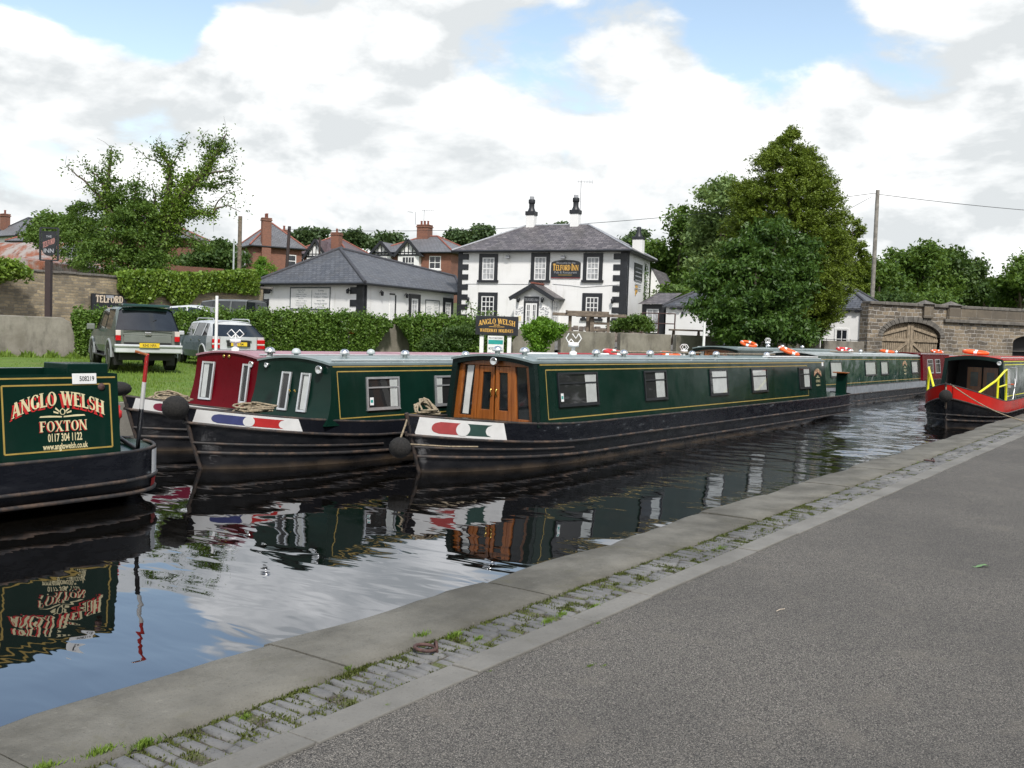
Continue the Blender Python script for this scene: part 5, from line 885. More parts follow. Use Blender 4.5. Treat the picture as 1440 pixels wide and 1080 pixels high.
def textboard(name, label, F, px0, px1, py0, py1, cols, split=.54):
    x0, z1 = F.hit(px0, py0); x1, z0 = F.hit(px1, py1); t_ = thing(name, label, 'sign'); b = MB(); b.cur = 0; F.slab(b, x0, x1, z0, z1, .01, .05); b.cur = 1
    for a in ((x0, x1, z0, z0 + .07), (x0, x1, z1 - .07, z1), (x0, x0 + .07, z0 + .07, z1 - .07), (x1 - .07, x1, z0 + .07, z1 - .07)): F.slab(b, *a, .05, .068)
    b.build('board', [M['whitetrim'], M['signframe']], t_); b = MB(); W_, H_ = x1 - x0, z1 - z0
    if split: F.slab(b, x0 + W_ * split, x0 + W_ * split + .04, z0 + .2, z1 - .2, .05, .054)
    for xc, width, lines in cols:
        n = len(lines)
        for i, tx in enumerate(lines):
            if not tx: continue
            if tx[0] == '=': k = .3 + .15 * len(tx); F.slab(b, x0 + W_ * (xc - width * k / 2), x0 + W_ * (xc + width * k / 2), z1 - H_ * (.075 + .87 * (i + .72) / n), z1 - H_ * (.075 + .87 * (i + .5) / n), .05, .0545); continue
            vs, fs = plain_text(tx, H_ / n * .46, .008); wd = max(v[0] for v in vs) * 2; k = min(1.25, W_ * width / wd); put_text(b, ([(x * k, y) for x, y in vs], fs), F.fn(x0 + W_ * xc, z1 - H_ * (.075 + .87 * (i + .72) / n)), off=.0545)
    b.build('lettering', M['greyprint'], t_)
M['signframe'] = pm('sign_frame', (.05, .07, .08), .5)
textboard('opening_times_board', 'wide white board of opening times on the end wall of the annexe', FA, 409, 465, 404, 436, [(.28, .46, ['Opening Times', 'Mon - Fri', '12.00noon - 3.00pm', '6.00pm - 11.00pm', 'Sat & Sun', '12.00noon - 11.00pm', 'Children welcome', 'Food always served', 'until 9.00pm']), (.77, .36, ['Sunday', 'Food & Drinks', '12.00pm - 7.00pm', 'every day', 'during Summer', 'holidays'])])
textboard('menu_board', 'narrow white board of small print between the two doors of the annexe', FB, 597.5, 616.5, 421, 449, [(.27, .44, ['', '', '', 'Telford Inn', '====', '==', '=', '==', '==', '===', '']), (.76, .40, ['====', '===', '===', '====', '==', '===', '==', '===', '====', '===', '='])], 0)
# ---- white cottage behind the conifer
CL, CR = at(937, 430, 64.), at(1223, 437, 57.5); CZ = CL.z; CL, CR = Vector((CL.x, CL.y, 0)), Vector((CR.x, CR.y, 0)); axc = (CR - CL).normalized(); bk = Vector((-axc.y, axc.x, 0)) * 6.5; cot = thing('cottage', 'long white cottage with a slate roof, mostly hidden behind the conifer', 'cottage'); FC = Face(CL, axc)
b = MB(); shell(b, CL, CR, CR + bk, CL + bk, 1.2, CZ); b.build('wall', M['render'], cot); b = MB(); e, r0, r1, hp = hip(b, CL, CR, CR + bk, CL + bk, CZ + .02, CZ + 1.75, .2, 2.6); rf = b.build('roof', M['slate'], cot); ridges(rf, hp, r0, r1, 'ridge', .09)
b = MB(); x = .3; CW = (CR - CL).length
while x < CW: FC.slab(b, x, x + .24, CZ - .22, CZ - .08, 0, .2); x += .52
b.build('eaves_bracket', M['blacktrim'], cot)
rectwin(FC, cot, 1174.5, 1192.5, 461.5, 491, .05, nx=2, nz=2, sill=True, surmat='whitetrim', sframe=.06); b = MB(); x0, z0 = FC.hit(960, 441); FC.slab(b, x0 - .05, x0 + .05, z0 - .12, z0 + .12, 0, .12); b.build('wall_lantern', M['blacktrim'], cot)
lt = thing('timber_lean_to', 'dark timber lean-to with a white notice window between the inn and the cottage', 'shed'); F = Face(CL - axc * 1.6 + Vector((0, .6, 0)), axc); b = MB(); b.cur = 0; F.slab(b, 0, 1.58, 1.2, CZ + .1, -3, 0); b.cur = 1; b.poly(F.p(-.2, CZ + .1, .3), F.p(1.58, CZ + .1, .3), F.p(1.58, CZ + 1., -3.), F.p(-.2, CZ + 1., -3.)); b.build('wall', [M['blacktrim'], M['slatepub']], lt); bwin(F, lt, .35, 1.2, CZ - 1.75, CZ - .2, nx=2, nz=2, mat='paneblind', sill=False, surmat='whitetrim')
# ---- canal bridge wall with the arched gate
G0 = at(1222, 425, 57.); G1 = at(1560, 440, 63.); ZT = G0.z; G0, G1 = Vector((G0.x, G0.y, 0)), Vector((G1.x, G1.y, 0)); FG = Face(G0, G1 - G0); GL_ = (G1 - G0).length; br = thing('stone_bridge', 'stone bridge wall with an arched wooden gate and a low parapet', 'bridge')
xa0, zs = FG.hit(1241, 478); xa1, _ = FG.hit(1322, 478); zt = FG.hit(1282, 453)[1]; xm, rw_ = (xa0 + xa1) / 2, (xa1 - xa0) / 2; _, zsp = FG.hit(1282, 474); AN = 20
arch = [(xm + rw_ * math.cos(math.pi * i / AN), zsp + (zt - zsp) * math.sin(math.pi * i / AN)) for i in range(AN + 1)]       # right to left
xc0, _ = FG.hit(1424, 490); zc = FG.hit(1450, 482)[1]
b = MB(); pts = [(0, -.3), (0, ZT)]; z_par = FG.hit(1332, 424)[1]; xs_ = FG.hit(1302, 440)[0]
zsc = FG.hit(1300, 450)[1]
b.poly(*[FG.p(x, z) for x, z in [(0, ZT - .02)] + [(0, -.3)] + [(xa0, -.3)] + arch[::-1] + [(xa1, -.3), (xc0, -.3), (xc0, zc)] + [(xc0 + 2.2 - 2.2 * math.cos(R(a)), zc + .5 * math.sin(R(a))) for a in range(15, 180, 15)] + [(xc0 + 4.4, zc), (xc0 + 4.4, -.3), (GL_, -.3), (GL_, ZT - .02)]][::-1])
b.poly(FG.p(0, -.3), FG.p(0, ZT - .02), FG.p(0, ZT - .02, -.7), FG.p(0, -.3, -.7)); b.poly(FG.p(0, -.3, -.7), FG.p(0, ZT - .02, -.7), FG.p(GL_, ZT - .02, -.7), FG.p(GL_, -.3, -.7))
b.build('wall', M['ashlar'], br)
b = MB(); xp, _ = FG.hit(1331, 440); FG.slab(b, xp, GL_, zsc + .12, ZT - .1, -.6, .10); b.build('parapet', M['ashlarbig'], br); b = MB(); FG.slab(b, xp - .2, GL_, zsc - .08, zsc + .12, -.2, .18); x = 0.
while x < GL_ - .5: l = random.uniform(.9, 1.4); FG.slab(b, x, x + l - .015, ZT - .1, ZT + .08 + jit(.01), -.6, .14); x += l
b.build('coping_course', M['capstone'], br, bevel=.03)
for px, pw in ((1303.5, 9), (1340, 11)):
    x, _ = FG.hit(px, 440); b = MB(); hw_ = pw * .5 * 58 / 1400 * 1.8; FG.slab(b, x - hw_, x + hw_, zsc + .1, ZT + .06, -.65, .18); q = [FG.p(x + sx * (hw_ + .08), ZT + .06, o) for sx, o in ((-1, .30), (1, .30), (1, -.7), (-1, -.7))]; tp_ = FG.p(x, ZT + .32, -.2); b.cur = 1; [b.poly(q[i], q[(i + 1) % 4], tp_) for i in range(4)]; b.poly(*q[::-1]); b.build('pier', [M['ashlarbig'], M['capstone']], br, bevel=.03)
b = MB()
for i in range(AN): 
    f = lambda k, s_: (xm + (rw_ + s_) * math.cos(math.pi * k / AN), zsp + (zt - zsp + s_) * math.sin(math.pi * k / AN)); a, c, d, e_ = f(i + .04, 0), f(i + .96, 0), f(i + .96, .32), f(i + .04, .32); b.add([FG.p(x, z, o) for o in (-.45, .05 + jit(.012)) for x, z in (a, c, d, e_)], [(7, 6, 5, 4), (4, 5, 1, 0), (5, 6, 2, 1), (6, 7, 3, 2), (7, 4, 0, 3)])
b.build('arch_ring', M['capstone'], br, bevel=.02)
gt = bpy.data.objects.new('gate', None); COL.objects.link(gt); gt.parent = br
for sg in (-1, 1):
    b = MB(); n = 15
    for i in range(n):
        xa, xb = sorted((xm + sg * (.04 + (rw_ - .04) * i / n), xm + sg * (.04 + (rw_ - .04) * (i + .78) / n))); zz = [zsp + (zt - zsp) * math.sqrt(max(0, 1 - ((x - xm) / rw_) ** 2)) - .04 for x in (xa, xb)]; b.add([FG.p(x, z, o) for o in (-.27, -.21) for x, z in ((xa, .2), (xb, .2), (xb, zz[1]), (xa, zz[0]))], [(7, 6, 5, 4)[::-1], (4, 5, 1, 0), (5, 6, 2, 1), (6, 7, 3, 2), (7, 4, 0, 3)])
    z1 = FG.hit(1282, 478.5)[1]; zb_ = FG.hit(1282, 495)[1]; a, c = sorted((xm + sg * .03, xm + sg * (rw_ - .05))); FG.slab(b, a, c, z1 - .09, z1 + .09, -.21, -.13); FG.slab(b, *sorted((xm + sg * .02, xm + sg * .22)), .2, zt - .12, -.21, -.135); b.bar(FG.p(xm + sg * (rw_ - .1), zsp + .1, -.17), FG.p(xm + sg * .25, zt - .35, -.17), .07, .15); b.bar(FG.p(xm + sg * (rw_ * .75), zb_ - .4, -.17), FG.p(xm + sg * .2, z1 - .15, -.17), .07, .15); b.build('gate_leaf', M['gatewood'], gt)
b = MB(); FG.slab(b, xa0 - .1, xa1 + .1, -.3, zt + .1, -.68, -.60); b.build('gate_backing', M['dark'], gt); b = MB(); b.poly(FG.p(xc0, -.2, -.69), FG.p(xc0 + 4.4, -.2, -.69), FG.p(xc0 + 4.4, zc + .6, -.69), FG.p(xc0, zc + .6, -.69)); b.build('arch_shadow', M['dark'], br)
# ---- brick houses up the slope
M['halftimber'] = M['whitetrim']
def house(label, px, D, w_, d_, yaw, py_e, py_r, stacks=(), gables=(), wins=(), mat='slatefar', brick='brick', name='brick_house', ridge_in=None, px_at=None, group='houses on the slope behind the inn', ridgecol='ridgered'):
    c = at(px, py_e, D); ze = c.z; zr = at(px, py_r, D).z; h = thing(name, label, 'house', (0, 0, 0), 0, group); ax, ay = Vector((math.cos(yaw), math.sin(yaw), 0)), Vector((-math.sin(yaw), math.cos(yaw), 0)); o = Vector((c.x, c.y, 0))
    fl, fr, br_, bl = o, o + ax * w_, o + ax * w_ + ay * d_, o + ay * d_; gz = tz(D) - 1.; b = MB(); shell(b, fl, fr, br_, bl, gz, ze); b.build('wall', M[brick], h); b = MB(); e, r0, r1, hp = hip(b, fl, fr, br_, bl, ze + .02, zr, .45, ridge_in); rf = b.build('roof', M[mat], h); ridges(rf, hp, r0, r1, ridgecol, .1)
    b = MB(); [b.tube([e[i] - Vector((0, 0, .08)), e[(i + 1) % 4] - Vector((0, 0, .08))], .09, 5) for i in range(4)]; b.build('gutter', M['blacktrim'], h); faces = {'f': Face(fl, ax), 'r': Face(fr, ay), 'l': Face(bl, -ay)}
    for (cx, cy, sw, sdp, z0, zt, n) in stacks:
        q = o + ax * cx + ay * cy; z1 = at(px, zt, D).z; b = MB(); b.cur = 0; stack(b, (q.x, q.y), sw, sdp, z0 if z0 is not None else ze, z1, yaw, .07); b.cur = 1; pots(b, (q.x, q.y), z1 + .05, n, .42, yaw, .13, .5); b.build('chimney', [M['brick'], M['ridgered']], h)
    for (F, x0, x1, z0, z1, nx) in wins: bwin(faces[F], h, x0, x1, ze - z1, ze - z0, nx=nx, nz=2, sill=True, surmat='whitetrim', sframe=.08, bar=.07)
    for (x0, x1, rise, dep) in gables:
        F = Face(faces['f'].p(x0, 0, dep), ax); W_ = x1 - x0; g = bpy.data.objects.new('gable', None); COL.objects.link(g); g.parent = h; b = MB(); b.cur = 0; b.poly(F.p(0, gz), F.p(W_, gz), F.p(W_, ze - 1.5), F.p(0, ze - 1.5)); b.cur = 1; b.poly(F.p(0, ze - 1.5), F.p(W_, ze - 1.5), F.p(W_, ze - .1), F.p(W_ / 2, ze + rise - .1), F.p(0, ze - .1)); [b.poly(F.p(x, gz), F.p(x, gz, -dep), F.p(x, ze - .1, -dep), F.p(x, ze - .1)) for x in (0, W_)]; b.build('gable_wall', [M[brick], M['whitetrim']], g); b = MB()
        for k in range(5): x = W_ * (.12 + .19 * k); b.bar(F.p(x, ze - .3, .02), F.p(x, ze + rise * (1 - abs(x / W_ - .5) * 2) - .2, .02), .06, .14, F.n)
        F.slab(b, 0, W_, ze - .42, ze - .24, 0, .06); [b.bar(F.p(W_ / 2, ze + rise, .3), F.p(W_ / 2 + sg * (W_ / 2 + .4), ze - .1 - .4 * rise / (W_ / 2), .3), .06, .3) for sg in (-1, 1)]; b.build('gable_timber', M['blacktrim'], g); b = MB()
        for sg in (-1, 1): q = [F.p(W_ / 2, ze + rise + .03, .32), F.p(W_ / 2 + sg * (W_ / 2 + .42), ze - .07 - .4 * rise / (W_ / 2), .32), F.p(W_ / 2 + sg * (W_ / 2 + .42), ze - .07 - .4 * rise / (W_ / 2), -d_ * .35), F.p(W_ / 2, ze + rise + .03, -d_ * .4)]; b.poly(*q[::sg])
        b.build('gable_roof', M[mat], g); bwin(F, g, W_ * .2, W_ * .8, ze - 1.9, ze - .5, nx=4, nz=2, sill=False, surmat='whitetrim', sframe=.08, bar=.07)
    return h
house('brick house with a tall chimney on its end wall, behind the annexe roof at left', 338, 108., 5.0, 5.2, R(-60), 349, 314, stacks=((5.15, 1.3, .6, .95, 6., 312, 2), (1.2, 4.4, .8, .7, None, 321, 1)), wins=(('f', .7, 2.3, .4, 1.9, 2), ('f', .7, 2.3, 3.2, 4.6, 2), ('r', 3.6, 4.6, .7, 2., 1)), px_at=None)
house('brick house with maroon roof and a half-timbered gable, above the annexe ridge', 414, 118., 7.0, 6.5, R(-20), 357, 329, stacks=((5., 1.1, 1.0, .9, None, 327, 1),), gables=((2.0, 4.5, 1.6, .5),), wins=(('f', .3, 1.3, .5, 2.1, 2),), mat='slatered')
house('brick house with a broad chimney and two half-timbered gables, left of the inn roof', 530, 110., 9.2, 7.5, R(-24), 355, 328, stacks=((3.9, 3.6, 1.4, 1.1, None, 313, 3),), gables=((-.3, 2.0, 1.1, .4), (3.0, 5.6, 1.3, .5)), wins=(('f', 6.6, 8.0, .4, 1.8, 2),))
house('distant grey-roofed house at the left edge with a red chimney', -10, 118., 5.5, 7., R(-35), 333, 304, stacks=((.8, 1., .9, .8, None, 301, 1),), brick='render', ridgecol='ridge')
house('distant grey hipped house next to the left edge, above the barn', 14, 122., 5.5, 6., R(-35), 330, 311, brick='brick', ridgecol='ridge'); house('small distant house with a red ridge above the rusty barn', 16, 112., 3.4, 4., R(-20), 339, 325, brick='brick')
house('brick house hidden behind the ivy-clad tree', 128, 105., 8., 8., R(-30), 330, 296, stacks=((1., 4., .9, .8, None, 300, 1),))
# rusty round-roofed barn
brn = thing('barn', 'rusty corrugated barn with a rounded roof behind the stone wall', 'barn'); c = at(62, 372, 78.); ax = Vector((math.cos(R(-60)), math.sin(R(-60)), 0)) ; ay = Vector((-DU.x, -DU.y, 0)); ay = Vector((-.93, .37, 0)); axb_ = Vector((.45, .89, 0)); zb = c.z - .3
M['rustsheet'] = None
t = NT('rusty_corrugated_sheet'); v = t.face(1, 1); c_ = t.mix(t.step(t.noise(.8, 7, .65), .42, .6), (.30, .27, .25), (.24, .085, .045)); c_ = t.mix(t.step(t.noise(2.5, 5), .55, .75), c_, (.12, .045, .03)); wv = t.n('ShaderNodeTexWave'); wv.inputs['Scale'].default_value = 2.2; t.l(t.tc.outputs['Object'], wv.inputs[0]); M['rustsheet'] = t.set(c_, .75, t.bump(wv.outputs['Fac'], .6, .03))
b = MB(); rws = []; Wb, Lb_ = 5.6, 9.
for j in range(9):
    rws.append([Vector((c.x, c.y, 0)) + axb_ * (Wb * (k / 14)) + ay * (Lb_ * j / 8) + Vector((0, 0, zb + 2.3 * math.sin(math.pi * k / 14) ** .9)) for k in range(15)])
b.smooth = True; b.grid(rws); b.build('roof', M['rustsheet'], brn); b = MB(); b.add(rws[0] + [Vector((q.x, q.y, zb - 3)) for q in (rws[0][-1], rws[0][0])], [list(range(17))]); [b.poly(r0_, r1_, Vector((r1_.x, r1_.y, zb - 3)), Vector((r0_.x, r0_.y, zb - 3))) for r0_, r1_ in ((rws[0][0], rws[-1][0]),)]; b.build('wall', M['lead'], brn)
b = MB(); q0 = at(24, 372, 72.); q1 = at(170, 382, 74.); b.poly(q0 + Vector((0, 0, -1.2)), q1 + Vector((0, 0, -1.2)), q1, q0 + Vector((0, 0, .45))); b.poly(q0 + Vector((0, 0, .45)), q1, q1 + Vector((.3, 4, .5)), q0 + Vector((.3, 4, 1.1))); tag(b.build('shed_roof', M['rustsheet']), 'low rusty shed roof just above the stone wall', 'shed')
b = MB(); q0, q1 = at(228, 372, 78.), at(312, 378, 84.); b.prism([(0, q0.z - 4), (0, q0.z), ((q1 - q0).length, q1.z), ((q1 - q0).length, q0.z - 4)], (q0.x, q0.y, 0), (q1 - q0).normalized() * Vector((1, 1, 0)), (0, 0, 1), (.1, .3, 0)); tag(b.build('brick_wall', M['brick']), 'low brick wall behind the ivy at the right of the leaning tree', 'wall')
# ================================================================ VEHICLES, SIGNS, POSTS AND SMALL THINGS
M['darkpost'] = pm('dark_post_paint', (.035, .022, .02), .6); M['fadedred'] = pm('faded_sign_red', (.35, .17, .15), .7); M['binred'] = pm('bin_maroon', (.12, .02, .025), .5, .3); M['cream2'] = pm('pale_cream', (.62, .52, .40), .6); M['fallenleaf'] = pm('pale_leaf', (.14, .26, .10), .6); M['rubbleplain'] = pm('garden_stone', (.16, .135, .115), .9, .45, 2.2, .6, 20)
M['carglass'] = pm('car_window', (.012, .015, .017), .04, .3, 3, spec=.9); M['platey'] = pm('yellow_plate', (.72, .50, .03), .45, .05); M['tail'] = pm('tail_lamp_red', (.45, .01, .012), .15); M['amber'] = pm('lamp_clear', (.6, .52, .48), .15)
M['silver'] = paint('silver_car_paint', (.52, .54, .55), .28, .02); M['silvershade'] = paint('shaded_silver_car_paint', (.15, .18, .205), .28, .02); M['pickgreen'] = paint('dark_green_car_paint', (.02, .05, .043), .15, .03); M['picksilver'] = paint('champagne_car_paint', (.17, .185, .165), .28, .02); M['flare'] = paint('arch_flare_paint', (.26, .275, .28), .3, .02); M['suvgrey'] = paint('grey_car_paint', (.15, .16, .16), .3, .02); M['carblack'] = pm('black_plastic', (.015, .015, .016), .5)
def wheel(parent, x, y, z, r, w_, sg):
    t_ = bpy.data.objects.new('wheel', None); COL.objects.link(t_); t_.parent = parent; t_.location = (x, y, z); b = MB(); b.lathe([(r * .62, -w_ / 2), (r * .9, -w_ / 2), (r, -w_ * .36), (r, w_ * .36), (r * .9, w_ / 2), (r * .62, w_ / 2), (r * .62, -w_ / 2)], (0, 0, 0), (0, 1, 0), 26); b.build('tyre', M['rubber'], t_)
    b = MB(); o = sg * w_ * .40; b.lathe([(r * .63, -.02), (r * .6, .03), (r * .52, 0)], (0, o, 0), (0, sg, 0), 24); b.lathe([(0, .02), (r * .16, .02), (r * .18, 0)], (0, o, 0), (0, sg, 0), 14)
    for k in range(6): a = 6.28318 * k / 6; b.bar((math.cos(a) * r * .12, o, math.sin(a) * r * .12), (math.cos(a) * r * .58, o, math.sin(a) * r * .58), r * .2, .03, (0, 1, 0))
    b.build('rim', M['alu'], t_); b = MB(); b.lathe([(0, .0), (r * .6, .0)], (0, o * .6, 0), (0, sg, 0), 20); b.build('brake_disc', M['carblack'], t_)
# cars: local x runs from the tail (0) to the nose, y to the left, z up
def carbody(o, st, glassq, mats, rear_glass=True, two=None):
    rings = []
    for (x, hw, zs, zb, zt, ht, tr) in st:   # tr: how far the top leans forward of x
        def X(f): return x + tr * f
        rings.append([(X(0), hw * .93, zs), (X(0), hw * .995, zs + (zb - zs) * .3), (X(0), hw, zs + (zb - zs) * .68), (X(.0), hw * .97, zb), (X(.9), ht + .035, zt - .08), (X(.96), ht * .93, zt - .015), (X(1), ht * .5, zt + .015), (X(1), 0, zt + .022)])
    b = MB(); n = len(rings); wins = []
    for sg in (1, -1):
        for i in range(n - 1):
            for k in range(7):
                q = [Vector((p[0], p[1] * sg, p[2])) for p in (rings[i][k], rings[i + 1][k], rings[i + 1][k + 1], rings[i][k + 1])]
                if sg < 0: q = q[::-1]
                if k == 3 and i in glassq: wins.append((q, sg)); continue
                b.cur = 1 if (two and k >= two[0] and two[1] <= i < two[2]) or (two and len(two) > 3 and two[3](i, k)) else 0; b.add(q, [(0, 1, 2, 3)], k in (1, 4, 5, 6))
    for e, rg in ((0, rings[0]), (1, rings[-1])):     # tail and nose
        for k in range(7):
            a, c = rg[k], rg[k + 1]; m = 6
            if k == 3 and e == 0 and rear_glass: continue
            if k == 3 and e == 1: pass
            for j in range(m):
                f0, f1 = -1 + 2 * j / m, -1 + 2 * (j + 1) / m; bow = lambda f: .05 * (f * f) * (1 if e == 0 else -1) ; q = [(a[0] + bow(f0), a[1] * f0, a[2]), (a[0] + bow(f1), a[1] * f1, a[2]), (c[0] + bow(f1), c[1] * f1, c[2]), (c[0] + bow(f0), c[1] * f0, c[2])]; b.cur = 1 if two and k >= two[0] and (two[1] == 0) else 0
                b.add(q if e == 1 else q[::-1], [(0, 1, 2, 3)], False)
    bo = b.build('body', mats, o)
    for q, sg in wins:
        ct = sum(q, Vector()) / 4; w_ = MB(); nn = Vector((0, sg, .25)).normalized(); q2 = [ct + (p - ct) * .985 - nn * .008 for p in q]; w_.poly(*q2); w_.build('side_window', M['carglass'], o)
    if rear_glass:
        a, c = rings[0][3], rings[0][4]; w_ = MB(); m = 8; bw = lambda f: .05 * f * f - .002; w_.smooth = True; w_.grid([[(a[0] + bw(f), a[1] * f, a[2]) , (c[0] + bw(f), c[1] * f, c[2])] for f in np.linspace(-1, 1, m + 1)], flip=True); w_.build('rear_window', M['carglass'], o)
    return bo, rings
def plate(o, x, z, text, w_=.52, tilt=0.):
    b = MB(); b.cur = 0; b.obox((x, 0, z), (.006, 0, 0), (0, w_ / 2, 0), (0, 0, .06)); b.cur = 1
    put_text(b, plain_text(text, .075, .01, .8), lambda px, py, off: Vector((x - .006 - off, -px, z - .037 + py)), off=.002); return b.build('number_plate', [M['platey'], M['carblack']], o)
def lawnz(x, y): return .84
# pickup with a hard top, tail to the camera
pr = at(161, 520, 26.7); YW = R(90 + 31); ax = Vector((math.cos(YW), math.sin(YW), 0)); al = Vector((-ax.y, ax.x, 0)); org = Vector((pr.x, pr.y, .83)) - al * .86
pk = thing('pickup_truck', 'dark green and silver pickup with a glazed hard top, tail towards the canal', 'pickup', org, YW, 'cars parked on the canal lawn')
st = [(.10, .86, .52, 1.12, 1.74, .66, .34), (.75, .87, .48, 1.13, 1.76, .68, .0), (1.75, .87, .48, 1.13, 1.77, .68, 0), (1.83, .87, .48, 1.13, 1.74, .67, 0), (1.9, .87, .48, 1.12, 1.72, .66, 0), (2.75, .87, .48, 1.11, 1.73, .66, 0), (2.83, .87, .48, 1.11, 1.73, .66, 0), (3.45, .86, .48, 1.10, 1.70, .62, 0), (3.95, .85, .48, 1.09, 1.16, .6, 0), (4.75, .80, .5, .98, 1.0, .6, 0), (4.9, .74, .52, .85, .88, .5, 0)]
bo, rg = carbody(pk, st, (1, 4, 6), [M['picksilver'], M['pickgreen']], two=(3, 0, 9, lambda i, k: k >= 2))
b = MB(); b.obox((-.02, 0, .60), (.10, 0, 0), (0, .86, 0), (0, 0, .09)); b.obox((-.06, 0, .70), (.10, 0, 0), (0, .88, 0), (0, 0, .035)); b.build('bumper', M['silver'], pk, bevel=.025); b = MB(); b.obox((.12, 0, 1.0), (.03, 0, 0), (0, .64, 0), (0, 0, .022)); b.obox((.09, 0, .88), (.03, 0, 0), (0, .62, 0), (0, 0, .10)); b.build('tailgate', M['picksilver'], pk, bevel=.015)
for sg in (-1, 1):
    b = MB(); b.cur = 0; b.obox((.08, sg * .77, .90), (.05, 0, 0), (0, .065, 0), (0, 0, .07)); b.cur = 1; b.obox((.08, sg * .77, 1.04), (.05, 0, 0), (0, .065, 0), (0, 0, .07)); b.build('tail_light', [M['tail'], M['amber']], pk, bevel=.012)
    for x in (.95, 3.92):
        wheel(pk, x, sg * .76, .37, .37, .25, sg); b = MB(); n = 12; b.smooth = True; b.grid([[(x + math.cos(math.pi * k / n) * r_, sg * yy, .37 + math.sin(math.pi * k / n) * r_ * 1.02) for r_, yy in ((.40, .80), (.42, .895), (.48, .90), (.51, .86))] for k in range(0, n + 1)], flip=sg > 0); b.build('wheel_arch', M['flare'], pk)
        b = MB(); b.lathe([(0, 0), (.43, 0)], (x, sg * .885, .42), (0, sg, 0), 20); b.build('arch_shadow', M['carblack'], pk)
    b = MB(); b.box(1.35, 3.45, *sorted((sg * .72, sg * .92)), .36, .40); b.build('side_step', M['carblack'], pk, bevel=.01); b = MB(); b.obox((3.3, sg * 1.0, 1.17), (.06, 0, 0), (0, .11, 0), (0, 0, .09)); b.build('mirror', M['picksilver'], pk, bevel=.03)
    b = MB(); b.tube([(.8, sg * .55, 1.79), (.8, sg * .55, 1.84), (1.6, sg * .55, 1.85), (1.6, sg * .55, 1.79)], .015, 6); b.box(.45, .50, *sorted((sg * .58, sg * .80)), .16, .5); b.build('roof_rail', M['carblack'], pk)
b = MB(); b.obox((.42, 0, 1.80), (.14, 0, 0), (0, .62, 0), (.02, 0, .035)); b.build('spoiler', M['pickgreen'], pk, bevel=.03); b = MB(); b.obox((.24, 0, 1.17), (.02, 0, 0), (0, .07, 0), (0, 0, .03)); b.obox((.05, 0, 1.03), (.03, 0, 0), (0, .08, 0), (0, 0, .045)); b.build('handle', M['chrome'], pk, bevel=.008)
b = MB(); b.box(.075, .085, -.64, .64, 1.105, 1.125); b.box(-.0, .03, -.62, .62, .755, .775); b.bar((.20, .1, 1.2), (.26, -.25, 1.42), .012, .02); b.build('tail_trim', M['carblack'], pk)
plate(pk, -.165, .72, 'R543 NPA'); b = MB(); b.box(.2, 4.6, -.7, .7, .3, .52); b.build('chassis', M['carblack'], pk)
b = MB(); b.tube([(2.6, -.5, 1.76), (2.6, .5, 1.76)], .02, 6); b.tube([(1.9, -.5, 1.8), (1.9, .5, 1.8)], .02, 6); b.build('roof_bar', M['carblack'], pk)
# silver estate
pr = at(297, 515, 30.2); YW2 = R(90 + 33); ax = Vector((math.cos(YW2), math.sin(YW2), 0)); al = Vector((-ax.y, ax.x, 0)); org = Vector((pr.x, pr.y, .85)) - al * .84
es = thing('estate_car', 'silver estate car with roof rails, parked to the right of the pickup', 'car', org, YW2, 'cars parked on the canal lawn')
st = [(.05, .83, .42, .98, 1.42, .60, .62), (.55, .86, .32, .98, 1.44, .63, .28), (1.05, .87, .3, .97, 1.45, .64, 0), (1.15, .87, .3, .97, 1.455, .64, 0), (2.0, .87, .3, .96, 1.46, .64, 0), (2.1, .87, .3, .96, 1.46, .64, 0), (3.0, .87, .3, .95, 1.42, .62, 0), (3.75, .86, .3, .92, .98, .6, 0), (4.5, .80, .34, .80, .82, .55, 0), (4.68, .70, .4, .66, .68, .5, 0)]
carbody(es, st, (1, 3, 5), [M['silver'], M['silvershade']], two=(9, 0, 0, lambda i, k: i > 0 and k < 3))  # lower sides take a darker silver: their shade is put into the paint
for sg in (-1, 1):
    b = MB(); b.cur = 0; b.obox((.06, sg * .70, .83), (.05, 0, 0), (0, .12, 0), (0, 0, .06)); b.obox((.06, sg * .70, .66), (.05, 0, 0), (0, .12, 0), (0, 0, .05)); b.cur = 1; b.obox((.06, sg * .70, .745), (.048, 0, 0), (0, .12, 0), (0, 0, .025)); b.build('tail_light', [M['tail'], M['amber']], es, bevel=.012)
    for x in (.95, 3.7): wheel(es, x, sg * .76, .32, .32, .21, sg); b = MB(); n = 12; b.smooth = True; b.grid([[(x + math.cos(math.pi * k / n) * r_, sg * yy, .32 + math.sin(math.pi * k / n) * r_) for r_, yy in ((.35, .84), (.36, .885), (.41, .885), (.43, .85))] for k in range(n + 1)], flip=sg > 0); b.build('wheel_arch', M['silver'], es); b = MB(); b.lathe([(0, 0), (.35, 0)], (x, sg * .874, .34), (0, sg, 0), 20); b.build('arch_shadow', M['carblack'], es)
    b = MB(); b.tube([(.75, sg * .56, 1.46), (.85, sg * .56, 1.52), (2.5, sg * .56, 1.53), (2.65, sg * .56, 1.47)], .018, 6); b.build('roof_rail', M['alu'], es); b = MB(); b.obox((3.0, sg * .97, 1.02), (.06, 0, 0), (0, .09, 0), (0, 0, .07)); b.build('mirror', M['silver'], es, bevel=.03)
    b = MB(); [b.obox((x, sg * .872, .84), (.06, 0, 0), (0, .012, 0), (0, 0, .014)) for x in (1.25, 2.2)]; b.build('door_handle', M['chrome'], es)
